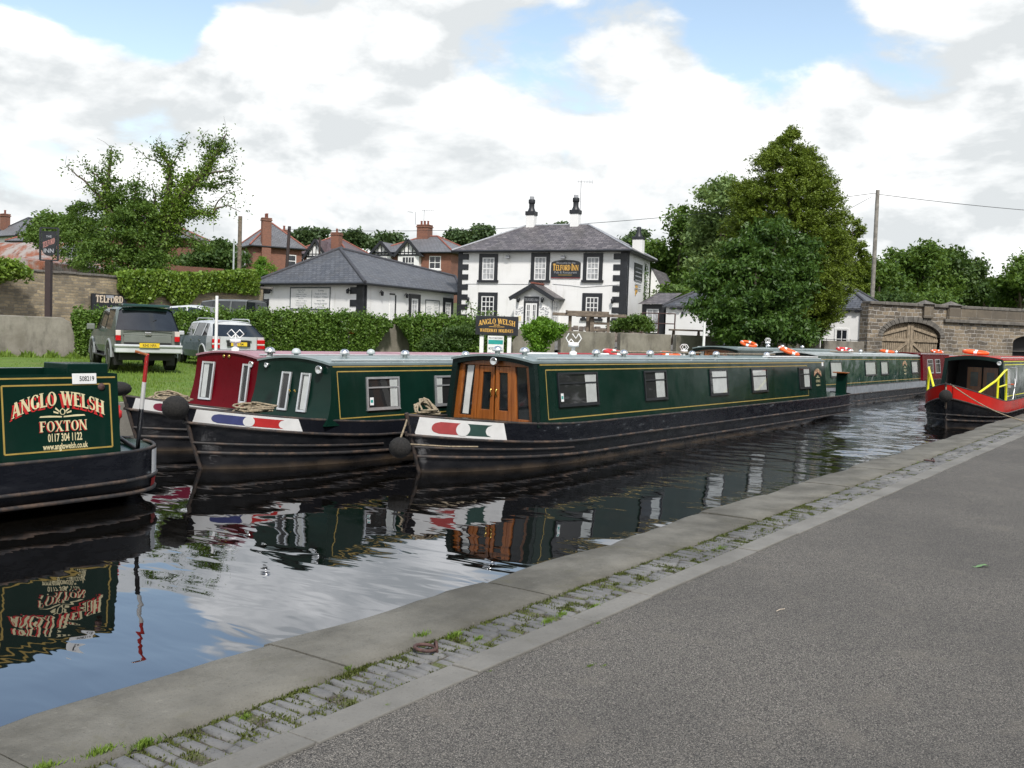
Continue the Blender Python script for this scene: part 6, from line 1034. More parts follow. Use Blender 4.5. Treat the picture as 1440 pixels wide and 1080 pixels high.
b = MB(); [b.box(.035, .05, *sorted((sg * .575, sg * .585)), .56, .97) for sg in (-1, 1)]; b.box(.035, .052, -.57, .57, .565, .575); b.bar((.1, 0, 1.0), (.2, -.3, 1.12), .012, .02); b.build('hatch_gap', M['carblack'], es); b = MB(); b.obox((.01, 0, .46), (.08, 0, 0), (0, .82, 0), (0, 0, .10)); b.build('bumper', M['silver'], es, bevel=.04); b = MB(); b.obox((.03, 0, .77), (.03, 0, 0), (0, .36, 0), (0, 0, .09)); b.build('plate_recess', M['carblack'], es, bevel=.01); plate(es, -.01, .75, 'R11 PJM', .5); b = MB(); b.obox((-.0, 0, .9), (.02, 0, 0), (0, .4, 0), (0, 0, .015)); b.build('boot_trim', M['silver'], es)
# the car park beyond the hedge
o_ = at(364, 462, 47.); YW3 = R(90 + 62); sv = thing('off_road_car', 'grey off-road car with a spare wheel on its tail, beyond the ivy hedge', 'car', (o_.x, o_.y, 1.6), YW3, 'cars in the car park beyond the hedge')
st = [(.05, .86, .5, 1.12, 1.78, .70, .08), (.1, .87, .45, 1.12, 1.79, .71, .05), (1.0, .88, .45, 1.12, 1.80, .71, 0), (1.1, .88, .45, 1.12, 1.80, .71, 0), (2.2, .88, .45, 1.11, 1.80, .71, 0), (3.0, .87, .45, 1.10, 1.72, .66, 0), (3.4, .86, .45, 1.08, 1.14, .64, 0), (4.2, .80, .5, 1.0, 1.03, .6, 0), (4.35, .75, .55, .9, .93, .55, 0)]
carbody(sv, st, (1, 3, 4), [M['suvgrey'], M['suvgrey']]); b = MB(); b.lathe([(0, .12), (.28, .12), (.35, .06), (.35, -.04), (.3, -.08)], (-.05, -.1, 1.0), (-1, 0, 0), 22); b.build('spare_wheel', M['rubber'], sv)
for sg in (-1, 1):
    b = MB(); b.obox((.06, sg * .76, .95), (.03, 0, 0), (0, .06, 0), (0, 0, .12)); b.build('tail_light', M['tail'], sv)
    for x in (.85, 3.4): wheel(sv, x, sg * .78, .36, .36, .24, sg)
b = MB(); b.obox((-.03, .45, .70), (.01, 0, 0), (0, .2, 0), (0, 0, .06)); b.build('number_plate', M['platey'], sv)
o_ = at(336, 455, 41.); YW4 = R(90 + 80); sa = thing('saloon_car', 'silver car whose roof shows above the ivy hedge between the two parked cars', 'car', (o_.x, o_.y, 1.55), YW4, 'cars in the car park beyond the hedge')
st = [(.05, .80, .4, .92, .96, .62, 0), (.6, .85, .3, .93, .98, .62, 0), (1.3, .86, .3, .93, 1.36, .60, .15), (1.9, .86, .3, .92, 1.40, .6, 0), (2.0, .86, .3, .92, 1.40, .6, 0), (2.9, .86, .3, .9, 1.32, .58, 0), (3.5, .84, .3, .86, .9, .58, 0), (4.2, .78, .35, .72, .75, .5, 0)]
carbody(sa, st, (1, 2, 4), [M['silver'], M['silver']], rear_glass=False); w_ = MB(); w_.poly((.66, -.58, 1.0), (.66, .58, 1.0), (1.36, .52, 1.37), (1.36, -.52, 1.37)); w_.build('rear_window', M['carglass'], sa); [wheel(sa, x, sg * .76, .31, .31, .2, sg) for x in (.85, 3.4) for sg in (-1, 1)]
# maroon bin by the annexe
q = at(400, 440, 57.); t_ = thing('waste_bin', 'large maroon waste container in front of the annexe wall', 'bin', (q.x, q.y, 1.9), R(-12)); b = MB(); b.prism([(0, 0), (1.85, 0), (2.0, 1.05), (-.08, 1.05)], (0, 0, 0), (1, 0, 0), (0, 0, 1), (0, 1.1, 0)); [b.box(x, x + .07, -.05, 0, .05, 1.0) for x in (.25, .9, 1.55)]; b.build('body', M['binred'], t_, bevel=.03); b = MB(); b.box(-.12, 2.05, -.08, 1.15, 1.05, 1.14); b.build('lid', M['greytimber'], t_, bevel=.03); b = MB(); b.box(.95, 1.12, -.012, -.002, .5, .85); b.build('sticker', M['teal'], t_)
# ---- signs
S0 = P(u_of(698, 13.2, 2.), 13.2, 0); YS = R(-8); axs_ = Vector((math.cos(YS), math.sin(YS), 0)); FSg = Face((S0.x, S0.y, 0), axs_); x0, z1 = FSg.hit(669.5, 444); x1, z0 = FSg.hit(728.5, 471.5); z0 = FSg.hit(698, 471.5)[1]; z1 = FSg.hit(698, 444.5)[1]
t_ = thing('company_sign', 'black board with arched gold letters on two white posts above the boat roofs', 'sign'); b = MB(); b.cur = 0; FSg.slab(b, x0, x1, z0, z1, 0, .05); b.build('board', M['blacktrim'], t_, bevel=.01); b = MB(); xm, W_, H_ = (x0 + x1) / 2, x1 - x0, z1 - z0; fn = FSg.fn(xm, z0); tx, wd = roman('ANGLO WELSH', H_ * .27, .04, .24, .12); tx = arched(scalex(tx, W_ * .86 / wd), .11 * H_ / (W_ * .43) ** 2 * 1.2); b.cur = 0; put_text(b, tx, fn, dy=H_ * .60, off=.053)
tx, wd = roman('WATERWAY HOLIDAYS', H_ * .17, .05, .26, .13); put_text(b, scalex(tx, W_ * .78 / wd), fn, dy=H_ * .16, off=.053); crest(b, lambda x, y, off: fn(x, y + H_ * .42, off), H_ * .40, .053); b.build('lettering', [M['signgold']], t_)
for px in (677, 716): b = MB(); xx = FSg.hit(px, 480)[0]; FSg.slab(b, xx - .06, xx + .06, .5, z0 + .3, -.10, -.003); b.build('post', M['whitetrim'], t_, bevel=.01)
x0, _ = FSg.hit(686, 480); x1, _ = FSg.hit(708.5, 480); t2 = thing('notice_sign', 'white mooring notice with a blue band between the posts of the black board', 'sign'); b = MB(); b.cur = 0; FSg.slab(b, x0, x1, z0 - .95, z0 - .012, .0, .03); b.build('board', M['whitetrim'], t2); b = MB(); W2, xm2 = x1 - x0, (x0 + x1) / 2; b.cur = 0; FSg.slab(b, x0 + .02, x1 - .02, z0 - .27, z0 - .14, .03, .034); b.build('blue_band', M['teal'], t2); b = MB(); f2 = FSg.fn(xm2, z0 - .012); b.cur = 1
for tx, y_, h_ in (('PRIVATE MOORING', -.10, .06), ('MOORING ONLY', -.42, .075), ('TRIP BOAT', -.58, .075)): vs, fs = plain_text(tx, h_, .01); wd = max(v[0] for v in vs) * 2; put_text(b, ([(x * W2 * .86 / wd, y) for x, y in vs], fs), f2, dy=y_, off=.036)
b.build('lettering', [M['teal'], M['greyprint']], t2); b = MB(); FSg.slab(b, xm2 - .04, xm2 + .04, .5, z0 - .95, -.06, 0); b.build('post', M['whitetrim'], t2)
# hanging inn sign on a tall post in front of the stone wall
q = at(68, 440, 40.); t_ = thing('hanging_sign', 'dark shield-shaped inn sign in a frame on a tall post before the stone wall', 'sign', (q.x, q.y, 1.55)); zz = lambda py: at(68, py, 40.).z - 1.55; k = 40. / 1400; b = MB(); b.obox((0, 0, zz(366) / 2), (.11, 0, 0), (0, .11, 0), (0, 0, zz(366) / 2)); b.build('post', M['darkpost'], t_, bevel=.01); b = MB(); za, zb_ = zz(366), zz(320.5); hw_ = 12.4 * k
for x in (-hw_, hw_): b.obox((x, 0, (za + zb_) / 2), (.028, 0, 0), (0, .04, 0), (0, 0, (zb_ - za) / 2))
for z in (za, zb_, zb_ - .16): b.obox((0, 0, z), (hw_, 0, 0), (0, .036, 0), (0, 0, .026))
b.build('frame', M['blacktrim'], t_); b = MB(); z1, z0 = zz(327), zz(361); sw = 10 * k; b.prism([(-sw, z1), (-sw, z0 + .35)] + [(-sw * math.cos(R(a)), z0 + .35 - .32 * math.sin(R(a))) for a in range(15, 180, 15)] + [(sw, z0 + .35), (sw, z1)], (0, .03, 0), (1, 0, 0), (0, 0, 1), (0, -.06, 0)); b.build('board', M['blacktrim'], t_); b = MB(); f_ = plane_fn((0, -.031, 0), (1, 0, 0), (0, 0, 1)); b.cur = 0
tx, wd = roman('TELFORD', .22, .02, .28, .14); put_text(b, [([(x * sw * 1.7 / wd, y + x * .18) for x, y in vs], fs) for vs, fs in tx], f_, dy=z1 - .52, off=.002); b.cur = 1; put_text(b, plain_text('INN', .17, .02, 1.), f_, dy=z1 - .80, off=.002); put_text(b, plain_text('THE', .09, .01, 1.), f_, dy=z1 - .2, off=.002); b.build('lettering', [M['fadedred'], M['lead']], t_)
# board on the stone wall behind the pickup
q0, q1 = swall(129, .12), swall(178, .12); Fw = Face(q0, q1 - q0); x0, z1 = Fw.hit(129, 412.5); x1, _ = Fw.hit(177, 413); _, z0 = Fw.hit(150, 440); t_ = thing('wall_sign', 'dark board with pale capitals low on the stone wall behind the pickup roof', 'sign'); b = MB(); Fw.slab(b, x0, x1, z0, z1, -.1, .05); b.build('board', M['blacktrim'], t_); b = MB(); W_ = x1 - x0; tx, wd = roman('TELFORD', .38, .06, .26, .14); b.cur = 0; zt_ = Fw.hit(150, 425.5)[1]; put_text(b, scalex(tx, W_ * .80 / wd), Fw.fn((x0 + x1) / 2, zt_), off=.054); put_text(b, plain_text('Inn', .2, .01), Fw.fn((x0 + x1) / 2, zt_ - .38), off=.054); b.cur = 1; Fw.slab(b, x0 + W_ * .40, x0 + W_ * .62, z1 - .2, z1 - .05, .05, .056); b.build('lettering', [M['cream2'], M['lead']], t_)
# ---- posts and poles
def post(name, label, px, py0, py1, Y, r, mat, cat='post', zbot=None, lean=0.):
    a, c = at(px, py0, Y), at(px, py1, Y); b = MB(); zb = c.z if zbot is None else zbot; b.tube([(c.x, c.y, zb), (c.x + lean, c.y, a.z)], [r * 1.15, r], 10); return tag(b.build(name, M[mat]), label, cat)
q = P(u_of(303, 12.9, 1.5), 12.9, 0); post('white_post', 'tall thin white post beside the silver estate car, behind the maroon boat', 303.5, 416, 500, q.y, .032, 'whitetrim', zbot=.6)
q = P(u_of(988, 12.9, 1.5), 12.9, 0); post('white_post', 'white post in front of the deciduous tree, by the end of the concrete wall', 989, 453, 497, q.y, .055, 'whitetrim', zbot=.5)
post('telegraph_pole', 'tall grey telegraph pole standing right of the big conifer', 1226, 267, 430, 66., .125, 'greytimber', 'pole', zbot=1.5); post('telegraph_pole', 'brown pole by the left brick house, taller of the close pair', 336, 304, 395, 88., .17, 'timber', 'pole', zbot=2.); post('lamp_post', 'thin pale post just left of the brown pole by the brick house', 328, 336, 392, 84., .07, 'railpaint', 'post', zbot=2.)
post('telegraph_pole', 'dark leaning pole in front of the left brick house wall', 400, 318, 390, 90., .14, 'darkpost', 'pole', zbot=3., lean=.35); post('telegraph_pole', 'short distant pole in front of the half-timbered gable', 449, 334, 365, 100., .09, 'darkpost', 'pole', zbot=6.); post('telegraph_pole', 'short pole top showing at the left of the deciduous tree', 984, 354, 420, 80., .11, 'greytimber', 'pole', zbot=2.4)
def wire(label, p, q, sag, r=.016):
    b = MB(); b.tube([p.lerp(q, f) - Vector((0, 0, sag * 4 * f * (1 - f))) for f in np.linspace(0, 1, 22)], r, 4); tag(b.build('overhead_wire', M['blacktrim']), label, 'wire')
wire('overhead wire running from the right-hand pole behind the inn chimneys to the houses', at(1227, 272, 66.), at(400, 322, 90.), 1.0, .022); wire('overhead wire from the right-hand pole out of the picture to the right', at(1227, 272, 66.), at(1500, 300, 66.), .1, .022); wire('slanting stay wire down from the right-hand pole into the conifer', at(1227, 276, 66.), at(1150, 318, 60.), .0, .014)
def yagi(label, px, py0, py1, Y, el_, parent=None):
    a, c = at(px, py0, Y), at(px, py1, Y); t_ = thing('roof_aerial', label, 'aerial', (c.x, c.y, c.z), R(20)); h = a.z - c.z; b = MB(); b.tube([(0, 0, 0), (0, 0, h)], .03, 6); b.build('mast', M['lead'], t_); b = MB(); b.tube([(-.3, 0, h - .1), (el_, 0, h - .02)], .02, 5); [b.tube([(x, 0, h - .1 + .08 * (x + .3) / (el_ + .3) - .14), (x, 0, h - .1 + .08 * (x + .3) / (el_ + .3) + .14)], .012, 4) for x in np.linspace(-.2, el_, 6)]; b.build('boom', M['lead'], t_)
yagi('tall aerial mast rising beside the right-hand chimney of the inn', 815, 254, 318, 72.5, .9); yagi('aerial on the broad brick chimney, right-hand one', 596, 295, 315, 113., 1.1); yagi('aerial on the broad brick chimney, left-hand one', 584, 298, 316, 112., -.9)
# timber frame on the terrace
T0 = at(780, 470, 50.); t_ = thing('timber_pergola', 'weathered timber frame of posts and long beams standing above the concrete wall', 'pergola'); FT = Face((T0.x, T0.y, 0), (1, -.05)); gz_ = 1.9; b = MB()
def T(px, py): return FT.hit(px, py)
for px, y0, wd in ((802, 441, .17), (829, 443, .30), (833, 443, .2), (856, 442, .15)): x, z = T(px, y0); b = MB(); FT.slab(b, x - wd / 2, x + wd / 2, gz_, z, -.2 if wd < .29 else -.5, .0 if wd < .29 else -.2); b.build('post', M['timber'], t_, bevel=.02)
for (pa, pb, py, h, o) in ((777, 881, 441.5, .15, .15), (796, 857, 438, .12, -.35), (810, 852, 443.5, .12, -.3), (834, 854, 454.5, .12, -.1), (834, 855, 464, .12, -.1)): x0, z = T(pa, py); x1, z2 = T(pb, py + (pb - pa) * .012); b = MB(); b.bar(FT.p(x0, z, o), FT.p(x1, z, o), .14, h); b.build('beam', M['timber'], t_, bevel=.02)
b = MB(); b.bar(FT.p(T(797, 438)[0], T(797, 438)[1], -.9), FT.p(T(797, 438)[0], T(797, 438)[1], .3), .1, .12); b.build('beam', M['timber'], t_)
t_ = thing('metal_railing', 'plain metal railing on the terrace in front of the white cottage', 'railing'); q = at(905, 465, 53.); Fr = Face((q.x, q.y, 0), (1, -.2)); x0, z1 = Fr.hit(903, 440); x1, _ = Fr.hit(949.5, 441); zmid = Fr.hit(930, 455)[1]; b = MB(); [b.tube([Fr.p(x, 1.6), Fr.p(x, z1)], .035, 6) for x in (x0, (x0 + x1) / 2, x1)]; b.build('post', M['rust'], t_); b = MB(); [b.tube([Fr.p(x0, z), Fr.p(x1, z)], .03, 6) for z in (z1, zmid)]; b.build('rail', M['rust'], t_)
t_ = thing('iron_railing', 'thin dark iron railings in front of the cottage window right of the conifer', 'railing'); q = at(1175, 490, 55.); Fr = Face((q.x, q.y, 0), (1, -.25)); b = MB(); x0, z1 = Fr.hit(1140, 475); x1, _ = Fr.hit(1222, 475); [b.tube([Fr.p(x, 1.2), Fr.p(x, z1)], .014, 5) for x in np.arange(x0, x1, .42)]; b.build('bar', M['blacktrim'], t_); b = MB(); b.tube([Fr.p(x0, z1 - .06), Fr.p(x1, z1 - .06)], .016, 5); b.build('rail', M['blacktrim'], t_)
t_ = thing('picnic_table', 'brown picnic table on the terrace before the white cottage wall', 'table'); q = at(965, 466, 51.); b = MB(); b.box(q.x - .8, q.x + .9, q.y, q.y + .7, q.z + .02, q.z + .10); b.build('table_top', M['timber'], t_, bevel=.01)
for sx in (-.6, .7): b = MB(); b.bar((q.x + sx, q.y - .1, q.z - .7), (q.x + sx, q.y + .35, q.z + .02), .08, .1, (1, 0, 0)); b.bar((q.x + sx, q.y + .8, q.z - .7), (q.x + sx, q.y + .35, q.z + .02), .08, .1, (1, 0, 0)); b.build('leg', M['timber'], t_)
t_ = thing('stone_garden_wall', 'low rough stone garden wall in front of the inn', 'wall'); b = MB(); rd = random.Random(4)
for (pa, pb, pya, pyb, Y0_, Y1_) in ((553, 660, 450.5, 459, 55., 57.), (775, 905, 459, 462, 57., 58.)):
    a, c = at(pa, pya, Y0_), at(pb, pyb, Y1_); L = (c - a).length; n = int(L / .32)
    for i in range(n):
        for lv_ in range(4): f = (i + .5 + .3 * (lv_ % 2)) / n; q = a.lerp(c, f); b.obox((q.x, q.y, q.z - .12 - .26 * lv_ + rd.uniform(-.03, .07 if lv_ == 0 else .02)), (rd.uniform(.13, .18), rd.uniform(-.03, .03), 0), (rd.uniform(-.03, .03), .2, 0), (rd.uniform(-.02, .02), 0, rd.uniform(.11, .15)))
b.build('wall', M['rubbleplain'], t_, bevel=.04)
# ---- small things on the towpath
def ring_(label, px, py, s_=1., rz=0.):
    q = atz(px, py, ZC); t_ = thing('mooring_ring', label, 'mooring ring', (q.x, q.y, ZC), rz, 'iron mooring rings in the towpath'); b = MB(); b.ring((0, 0, .017), .072 * s_, .0105, (.08, .0, 1), 28, 8); b.build('ring', M['rust'], t_); b = MB(); b.tube([(.072 * s_ + .02 * math.cos(a) * 0, .026 * math.cos(a), .005 + .042 * math.sin(a)) for a in np.linspace(-.3, math.pi + .3, 12)], .009, 7); b.build('staple', M['rust'], t_)
ring_('rusty iron mooring ring lying in the cobbles, the nearer one', 598, 915, .85, R(18)); ring_('rusty iron mooring ring lying in the cobbles, far along towards the red-bowed boat', 1307, 649, 1.1, R(30))
q = atz(1378, 797, .349); b = MB(); b.smooth = False; pts = [(-.075, 0), (-.05, .02), (-.03, .012), (-.01, .035), (.02, .018), (.05, .03), (.08, .005), (.05, -.018), (.02, -.012), (0, -.03), (-.03, -.014), (-.05, -.018)]; b.add([(x, y, .008 + .012 * math.sin(x * 40) + .01 * abs(y) * 20 * .3) for x, y in pts], [list(range(12))]); o = b.build('fallen_leaf', M['fallenleaf']); o.location = q; o.rotation_euler = (0, 0, R(-4)); tag(o, 'single pale green fallen leaf lying on the tarmac', 'leaf', kind='thing')
q = atz(1097, 858, .35); b = MB(); b.tube([(-.035, -.04, .004), (0, 0, .006), (.03, .018, .004), (.04, .035, .004)], .0025, 5); o = b.build('twig', M['cream2']); o.location = q; tag(o, 'small pale twig lying on the tarmac', 'twig')
# ================================================================ TREES, HEDGES, GRASS
M['leafA'] = leafmat('leaf_mid_green', (.045, .10, .018), (.15, .24, .045)); M['leafB'] = leafmat('leaf_dark_green', (.03, .07, .018), (.10, .165, .04)); M['leafC'] = leafmat('leaf_conifer', (.055, .095, .009), (.195, .265, .030), .22); M['leafivy'] = leafmat('leaf_ivy', (.065, .14, .016), (.24, .35, .05), .3, .45, .4)
M['leafhedge'] = leafmat('leaf_clipped_hedge', (.04, .095, .014), (.15, .245, .04), .25, .5, .3); M['leafbush'] = leafmat('leaf_bright_bush', (.06, .16, .015), (.20, .36, .04)); M['leafhaze'] = leafmat('leaf_hazed_wood', (.10, .17, .06), (.25, .35, .12)); M['leaffar'] = leafmat('leaf_distant', (.055, .10, .045), (.12, .18, .07)); M['leafbig'] = leafmat('leaf_broad', (.024, .062, .013), (.10, .182, .034), .3, .45, .3)  # the pale wood's leaves have far haze mixed into their colour
M['bark'] = pm('bark', (.10, .08, .06), .9, .4, 5, .8, 18); M['blade'] = leafmat('grass_blade', (.07, .14, .015), (.20, .29, .045), .3); M['mossblade'] = leafmat('moss_blade', (.045, .060, .010), (.105, .125, .024), .2); M['poppy'] = pm('poppy_red', (.6, .01, .01), .6)
def leafmesh(name, pts, size, mat, parent=None, up=.35, aspect=.5, seed=0, var=.5, dirs=None, fold=True):
    g = np.random.default_rng(seed); pts = np.asarray(pts, float); n = len(pts); nr = g.normal(size=(n, 3)); nr /= np.linalg.norm(nr, axis=1)[:, None]; nr[:, 2] = np.abs(nr[:, 2]) * (1 - up) + up; nr /= np.linalg.norm(nr, axis=1)[:, None]
    t_ = g.normal(size=(n, 3)) if dirs is None else np.asarray(dirs) + g.normal(size=(n, 3)) * .35; t_ -= nr * (t_ * nr).sum(1)[:, None]; t_ /= np.linalg.norm(t_, axis=1)[:, None] + 1e-9; bb = np.cross(nr, t_); s = (size * (1 - var / 2 + var * g.random(n)))[:, None]
    v = np.empty((n, 4, 3)); v[:, 0] = pts - t_ * s * .5; v[:, 1] = pts - bb * s * aspect * .5 - t_ * s * .08 + nr * s * .12; v[:, 2] = pts + t_ * s * .5; v[:, 3] = pts + bb * s * aspect * .5 - t_ * s * .08 + nr * s * .12
    me = bpy.data.meshes.new(name); me.vertices.add(4 * n); me.vertices.foreach_set('co', v.reshape(-1)); me.loops.add(4 * n); me.loops.foreach_set('vertex_index', np.arange(4 * n)); me.polygons.add(n); me.polygons.foreach_set('loop_start', np.arange(0, 4 * n, 4)); me.polygons.foreach_set('loop_total', np.full(n, 4)); me.materials.append(M[mat] if isinstance(mat, str) else mat); me.update(calc_edges=True); me.validate()
    o = bpy.data.objects.new(name, me); COL.objects.link(o)
    if parent is not None: o.parent = parent
    return o
def blobpts(blobs, n, seed=0, clump=.32, fill=.25, rough=.25):
    # crown: each lobe carries leaf clumps over its surface; leaves gather round the clumps and leave gaps between them
    g = np.random.default_rng(seed); w_ = np.array([b[3] ** 2 for b in blobs]); w_ /= w_.sum(); out = []
    for b_, f in zip(blobs, w_):
        c, r = np.array(b_[:3]), b_[3]; sq = b_[4] if len(b_) > 4 else .9; m = max(30, int(n * f)); nc = max(8, int(9 * (r / clump) ** 1.35 * .32)); d = g.normal(size=(nc, 3)); d /= np.linalg.norm(d, axis=1)[:, None]; d[:, 2] = np.where(d[:, 2] < -.5, -d[:, 2], d[:, 2]); rr = r * (1 - rough + rough * 1.6 * g.random(nc))[:, None]; cc = c + d * rr * [1, 1, sq]; k = g.integers(0, nc, m); q = g.normal(size=(m, 3)) * clump * .55 * [1.15, 1.15, .7]; p = cc[k] + q
        nf = int(m * fill); d2 = g.normal(size=(nf, 3)); d2 /= np.linalg.norm(d2, axis=1)[:, None]; p[:nf] = c + d2 * (r * .92 * g.random(nf) ** .4)[:, None] * [1, 1, sq]; out.append(p)
    return np.vstack(out)
def pxblob(px, py, Y, rpx, sq=.95, dy=0.): c = at(px, py, Y); return (c.x, c.y + dy, c.z, rpx * Y / FPX, sq)
def limbs(b, paths, Y, r0, r1, seed=0, jy=1.2):
    rd = random.Random(seed); out = []
    for i, (pts, ra, rb) in enumerate(paths):
        oy = 0 if i == 0 else rd.uniform(-jy, jy); n = len(pts); q = [at(x, y, Y + oy * k / max(1, n - 1)) for k, (x, y) in enumerate(pts)]; fine = []
        for k in range(n - 1):
            for f in (0, .33, .66): fine.append(q[k].lerp(q[k + 1], f) + Vector((rd.uniform(-.04, .04), rd.uniform(-.06, .06), rd.uniform(-.04, .04))))
        fine.append(q[-1]); m = len(fine); rs = [ra + (rb - ra) * k / (m - 1) for k in range(m)]; b.tube(fine, rs, 7); out.append((fine, rs))
    return out
def tree(name, label, base, blobs, n, size, mat, seed, group=None, trunk=.22, up=.3, clump=.45, aspect=.5, fill=.25, rough=.3):
    t_ = thing(name, label, 'tree', (0, 0, 0), 0, group); b = MB(); rd = random.Random(seed); bs = Vector(base); top = max(blobs, key=lambda q: q[2]); low = min(q[2] for q in blobs); fork = bs.lerp(Vector((top[0], top[1], max(bs.z + .5, low))), .6); fork.z = bs.z + max(.8, (low - bs.z) * .8); b.tube([bs - Vector((0, 0, .5)), bs.lerp(fork, .5) + Vector((rd.uniform(-.1, .1), 0, 0)), fork], [trunk * 1.3, trunk, trunk * .85], 8)
    for q in blobs: e = Vector(q[:3]); m = fork.lerp(e, .5) + Vector((rd.uniform(-.3, .3), rd.uniform(-.3, .3), -.2)); b.tube([fork, m, e, e + Vector((rd.uniform(-.3, .3), 0, q[3] * .6))], [trunk * .6, trunk * .4, trunk * .22, .02], 6)
    b.build('trunk', M['bark'], t_); leafmesh('crown', blobpts(blobs, n, seed, clump, fill, rough), size, mat, t_, up, aspect, seed); return t_
# ---- the leaning ivy-clad tree at the left
Y = 68.; lt_ = thing('tree', 'leaning half-bare tree wrapped in ivy, rising above the stone wall', 'tree', (0, 0, 0)); b = MB()
paths = [([(212, 402), (222, 360), (236, 320), (245, 290)], .55, .40), ([(245, 290), (258, 272), (274, 258), (290, 238), (300, 222), (312, 200), (319, 187)], .36, .03), ([(228, 340), (234, 290), (239, 255), (238, 232), (228, 214), (219, 203)], .30, .03), ([(248, 318), (256, 292), (258, 268), (262, 252), (270, 248)], .3, .1), ([(242, 300), (262, 296), (282, 300), (299, 302), (304, 294), (318, 288), (338, 298)], .17, .015), ([(300, 300), (303, 288), (318, 272), (338, 267)], .07, .012), ([(205, 385), (180, 340), (160, 300), (152, 268), (155, 225), (157, 208)], .34, .03), ([(160, 305), (140, 275), (120, 256), (104, 243), (92, 231)], .14, .012), ([(152, 270), (140, 250), (126, 240), (118, 226)], .09, .012), ([(184, 340), (185, 300), (193, 262), (197, 243)], .12, .012), ([(238, 240), (222, 228), (206, 222), (195, 211)], .07, .01), ([(286, 246), (305, 242), (325, 240), (332, 232)], .09, .012), ([(276, 262), (296, 262), (318, 260), (330, 254)], .08, .012), ([(292, 235), (296, 215), (290, 200), (284, 192)], .05, .01), ([(304, 214), (318, 212), (330, 208)], .05, .01), ([(200, 372), (150, 352), (110, 340), (70, 330)], .2, .03), ([(206, 360), (215, 310), (218, 275), (214, 258)], .16, .02), ([(240, 235), (250, 218), (258, 205), (259, 198)], .05, .01), ([(246, 318), (262, 330), (280, 338), (288, 345)], .09, .015)]
lm = limbs(b, paths, Y, 0, 0, 3, 1.6); rd = random.Random(5)
for fine, rs in lm:
    for i in range(len(fine)):
        if rs[i] < .12 and rd.random() < .8:
            p = fine[i]; d = Vector((rd.gauss(0, 1), rd.gauss(0, .8), rd.gauss(.35, .8))).normalized(); L_ = rd.uniform(.4, 1.3); e_ = p + d * L_; b.tube([p, p.lerp(e_, .5) + Vector((0, 0, .08)), e_], [.014, .01, .006], 4)
b.build('trunk', M['bark'], lt_); g = np.random.default_rng(8); ivy, tips = [], []
for i, (fine, rs) in enumerate(lm):
    for p, r_ in zip(fine, rs):
        if r_ > .08: k = int(240 * min(1, r_ * 3.)); ivy.append(np.array(p) + g.normal(size=(k, 3)) * (.16 + r_ * .75) * [1, 1, 1.1])
        elif i not in (4, 5, 7, 10): k = 16; tips.append(np.array(p) + g.normal(size=(k, 3)) * .28)
        elif r_ < .05: k = 10; tips.append(np.array(p) + g.normal(size=(k, 3)) * .36)
bl = [pxblob(*q) for q in ((118, 352, 69, 42, .8), (82, 338, 70, 30, .8), (170, 338, 67, 46, .85), (212, 356, 67, 40, .9), (145, 378, 66, 36, .7), (216, 312, 68, 30, 1.), (176, 298, 69, 28, 1.), (238, 336, 68, 22, 1.2), (58, 335, 70, 16, .9), (100, 322, 71, 26, .7), (200, 385, 66, 36, .6), (150, 290, 69, 24, .9), (196, 272, 68, 16, .9), (118, 305, 70, 20, .7), (190, 320, 67, 34, .9), (236, 290, 68, 14, 1.4), (265, 300, 68, 12, .9), (150, 262, 68, 17, .8), (137, 242, 68, 9, .8), (156, 228, 68, 12, 1.2), (272, 345, 68, 14, .6), (285, 352, 68, 9, .5), (292, 212, 68, 13, 1.), (310, 207, 68, 11, .9), (232, 215, 68, 12, .8), (300, 262, 68, 15, .5), (318, 255, 68, 10, .6), (275, 285, 68, 10, .6))]
leafmesh('crown', np.vstack(tips + [blobpts(bl[:17], 30000, 4, .42, .22, .35), blobpts(bl[17:], 1900, 5, .34, .1, .25)]), .22, 'leafA', lt_, .25, .5, 3); leafmesh('ivy', np.vstack(ivy), .17, 'leafivy', lt_, .2, .8, 4)
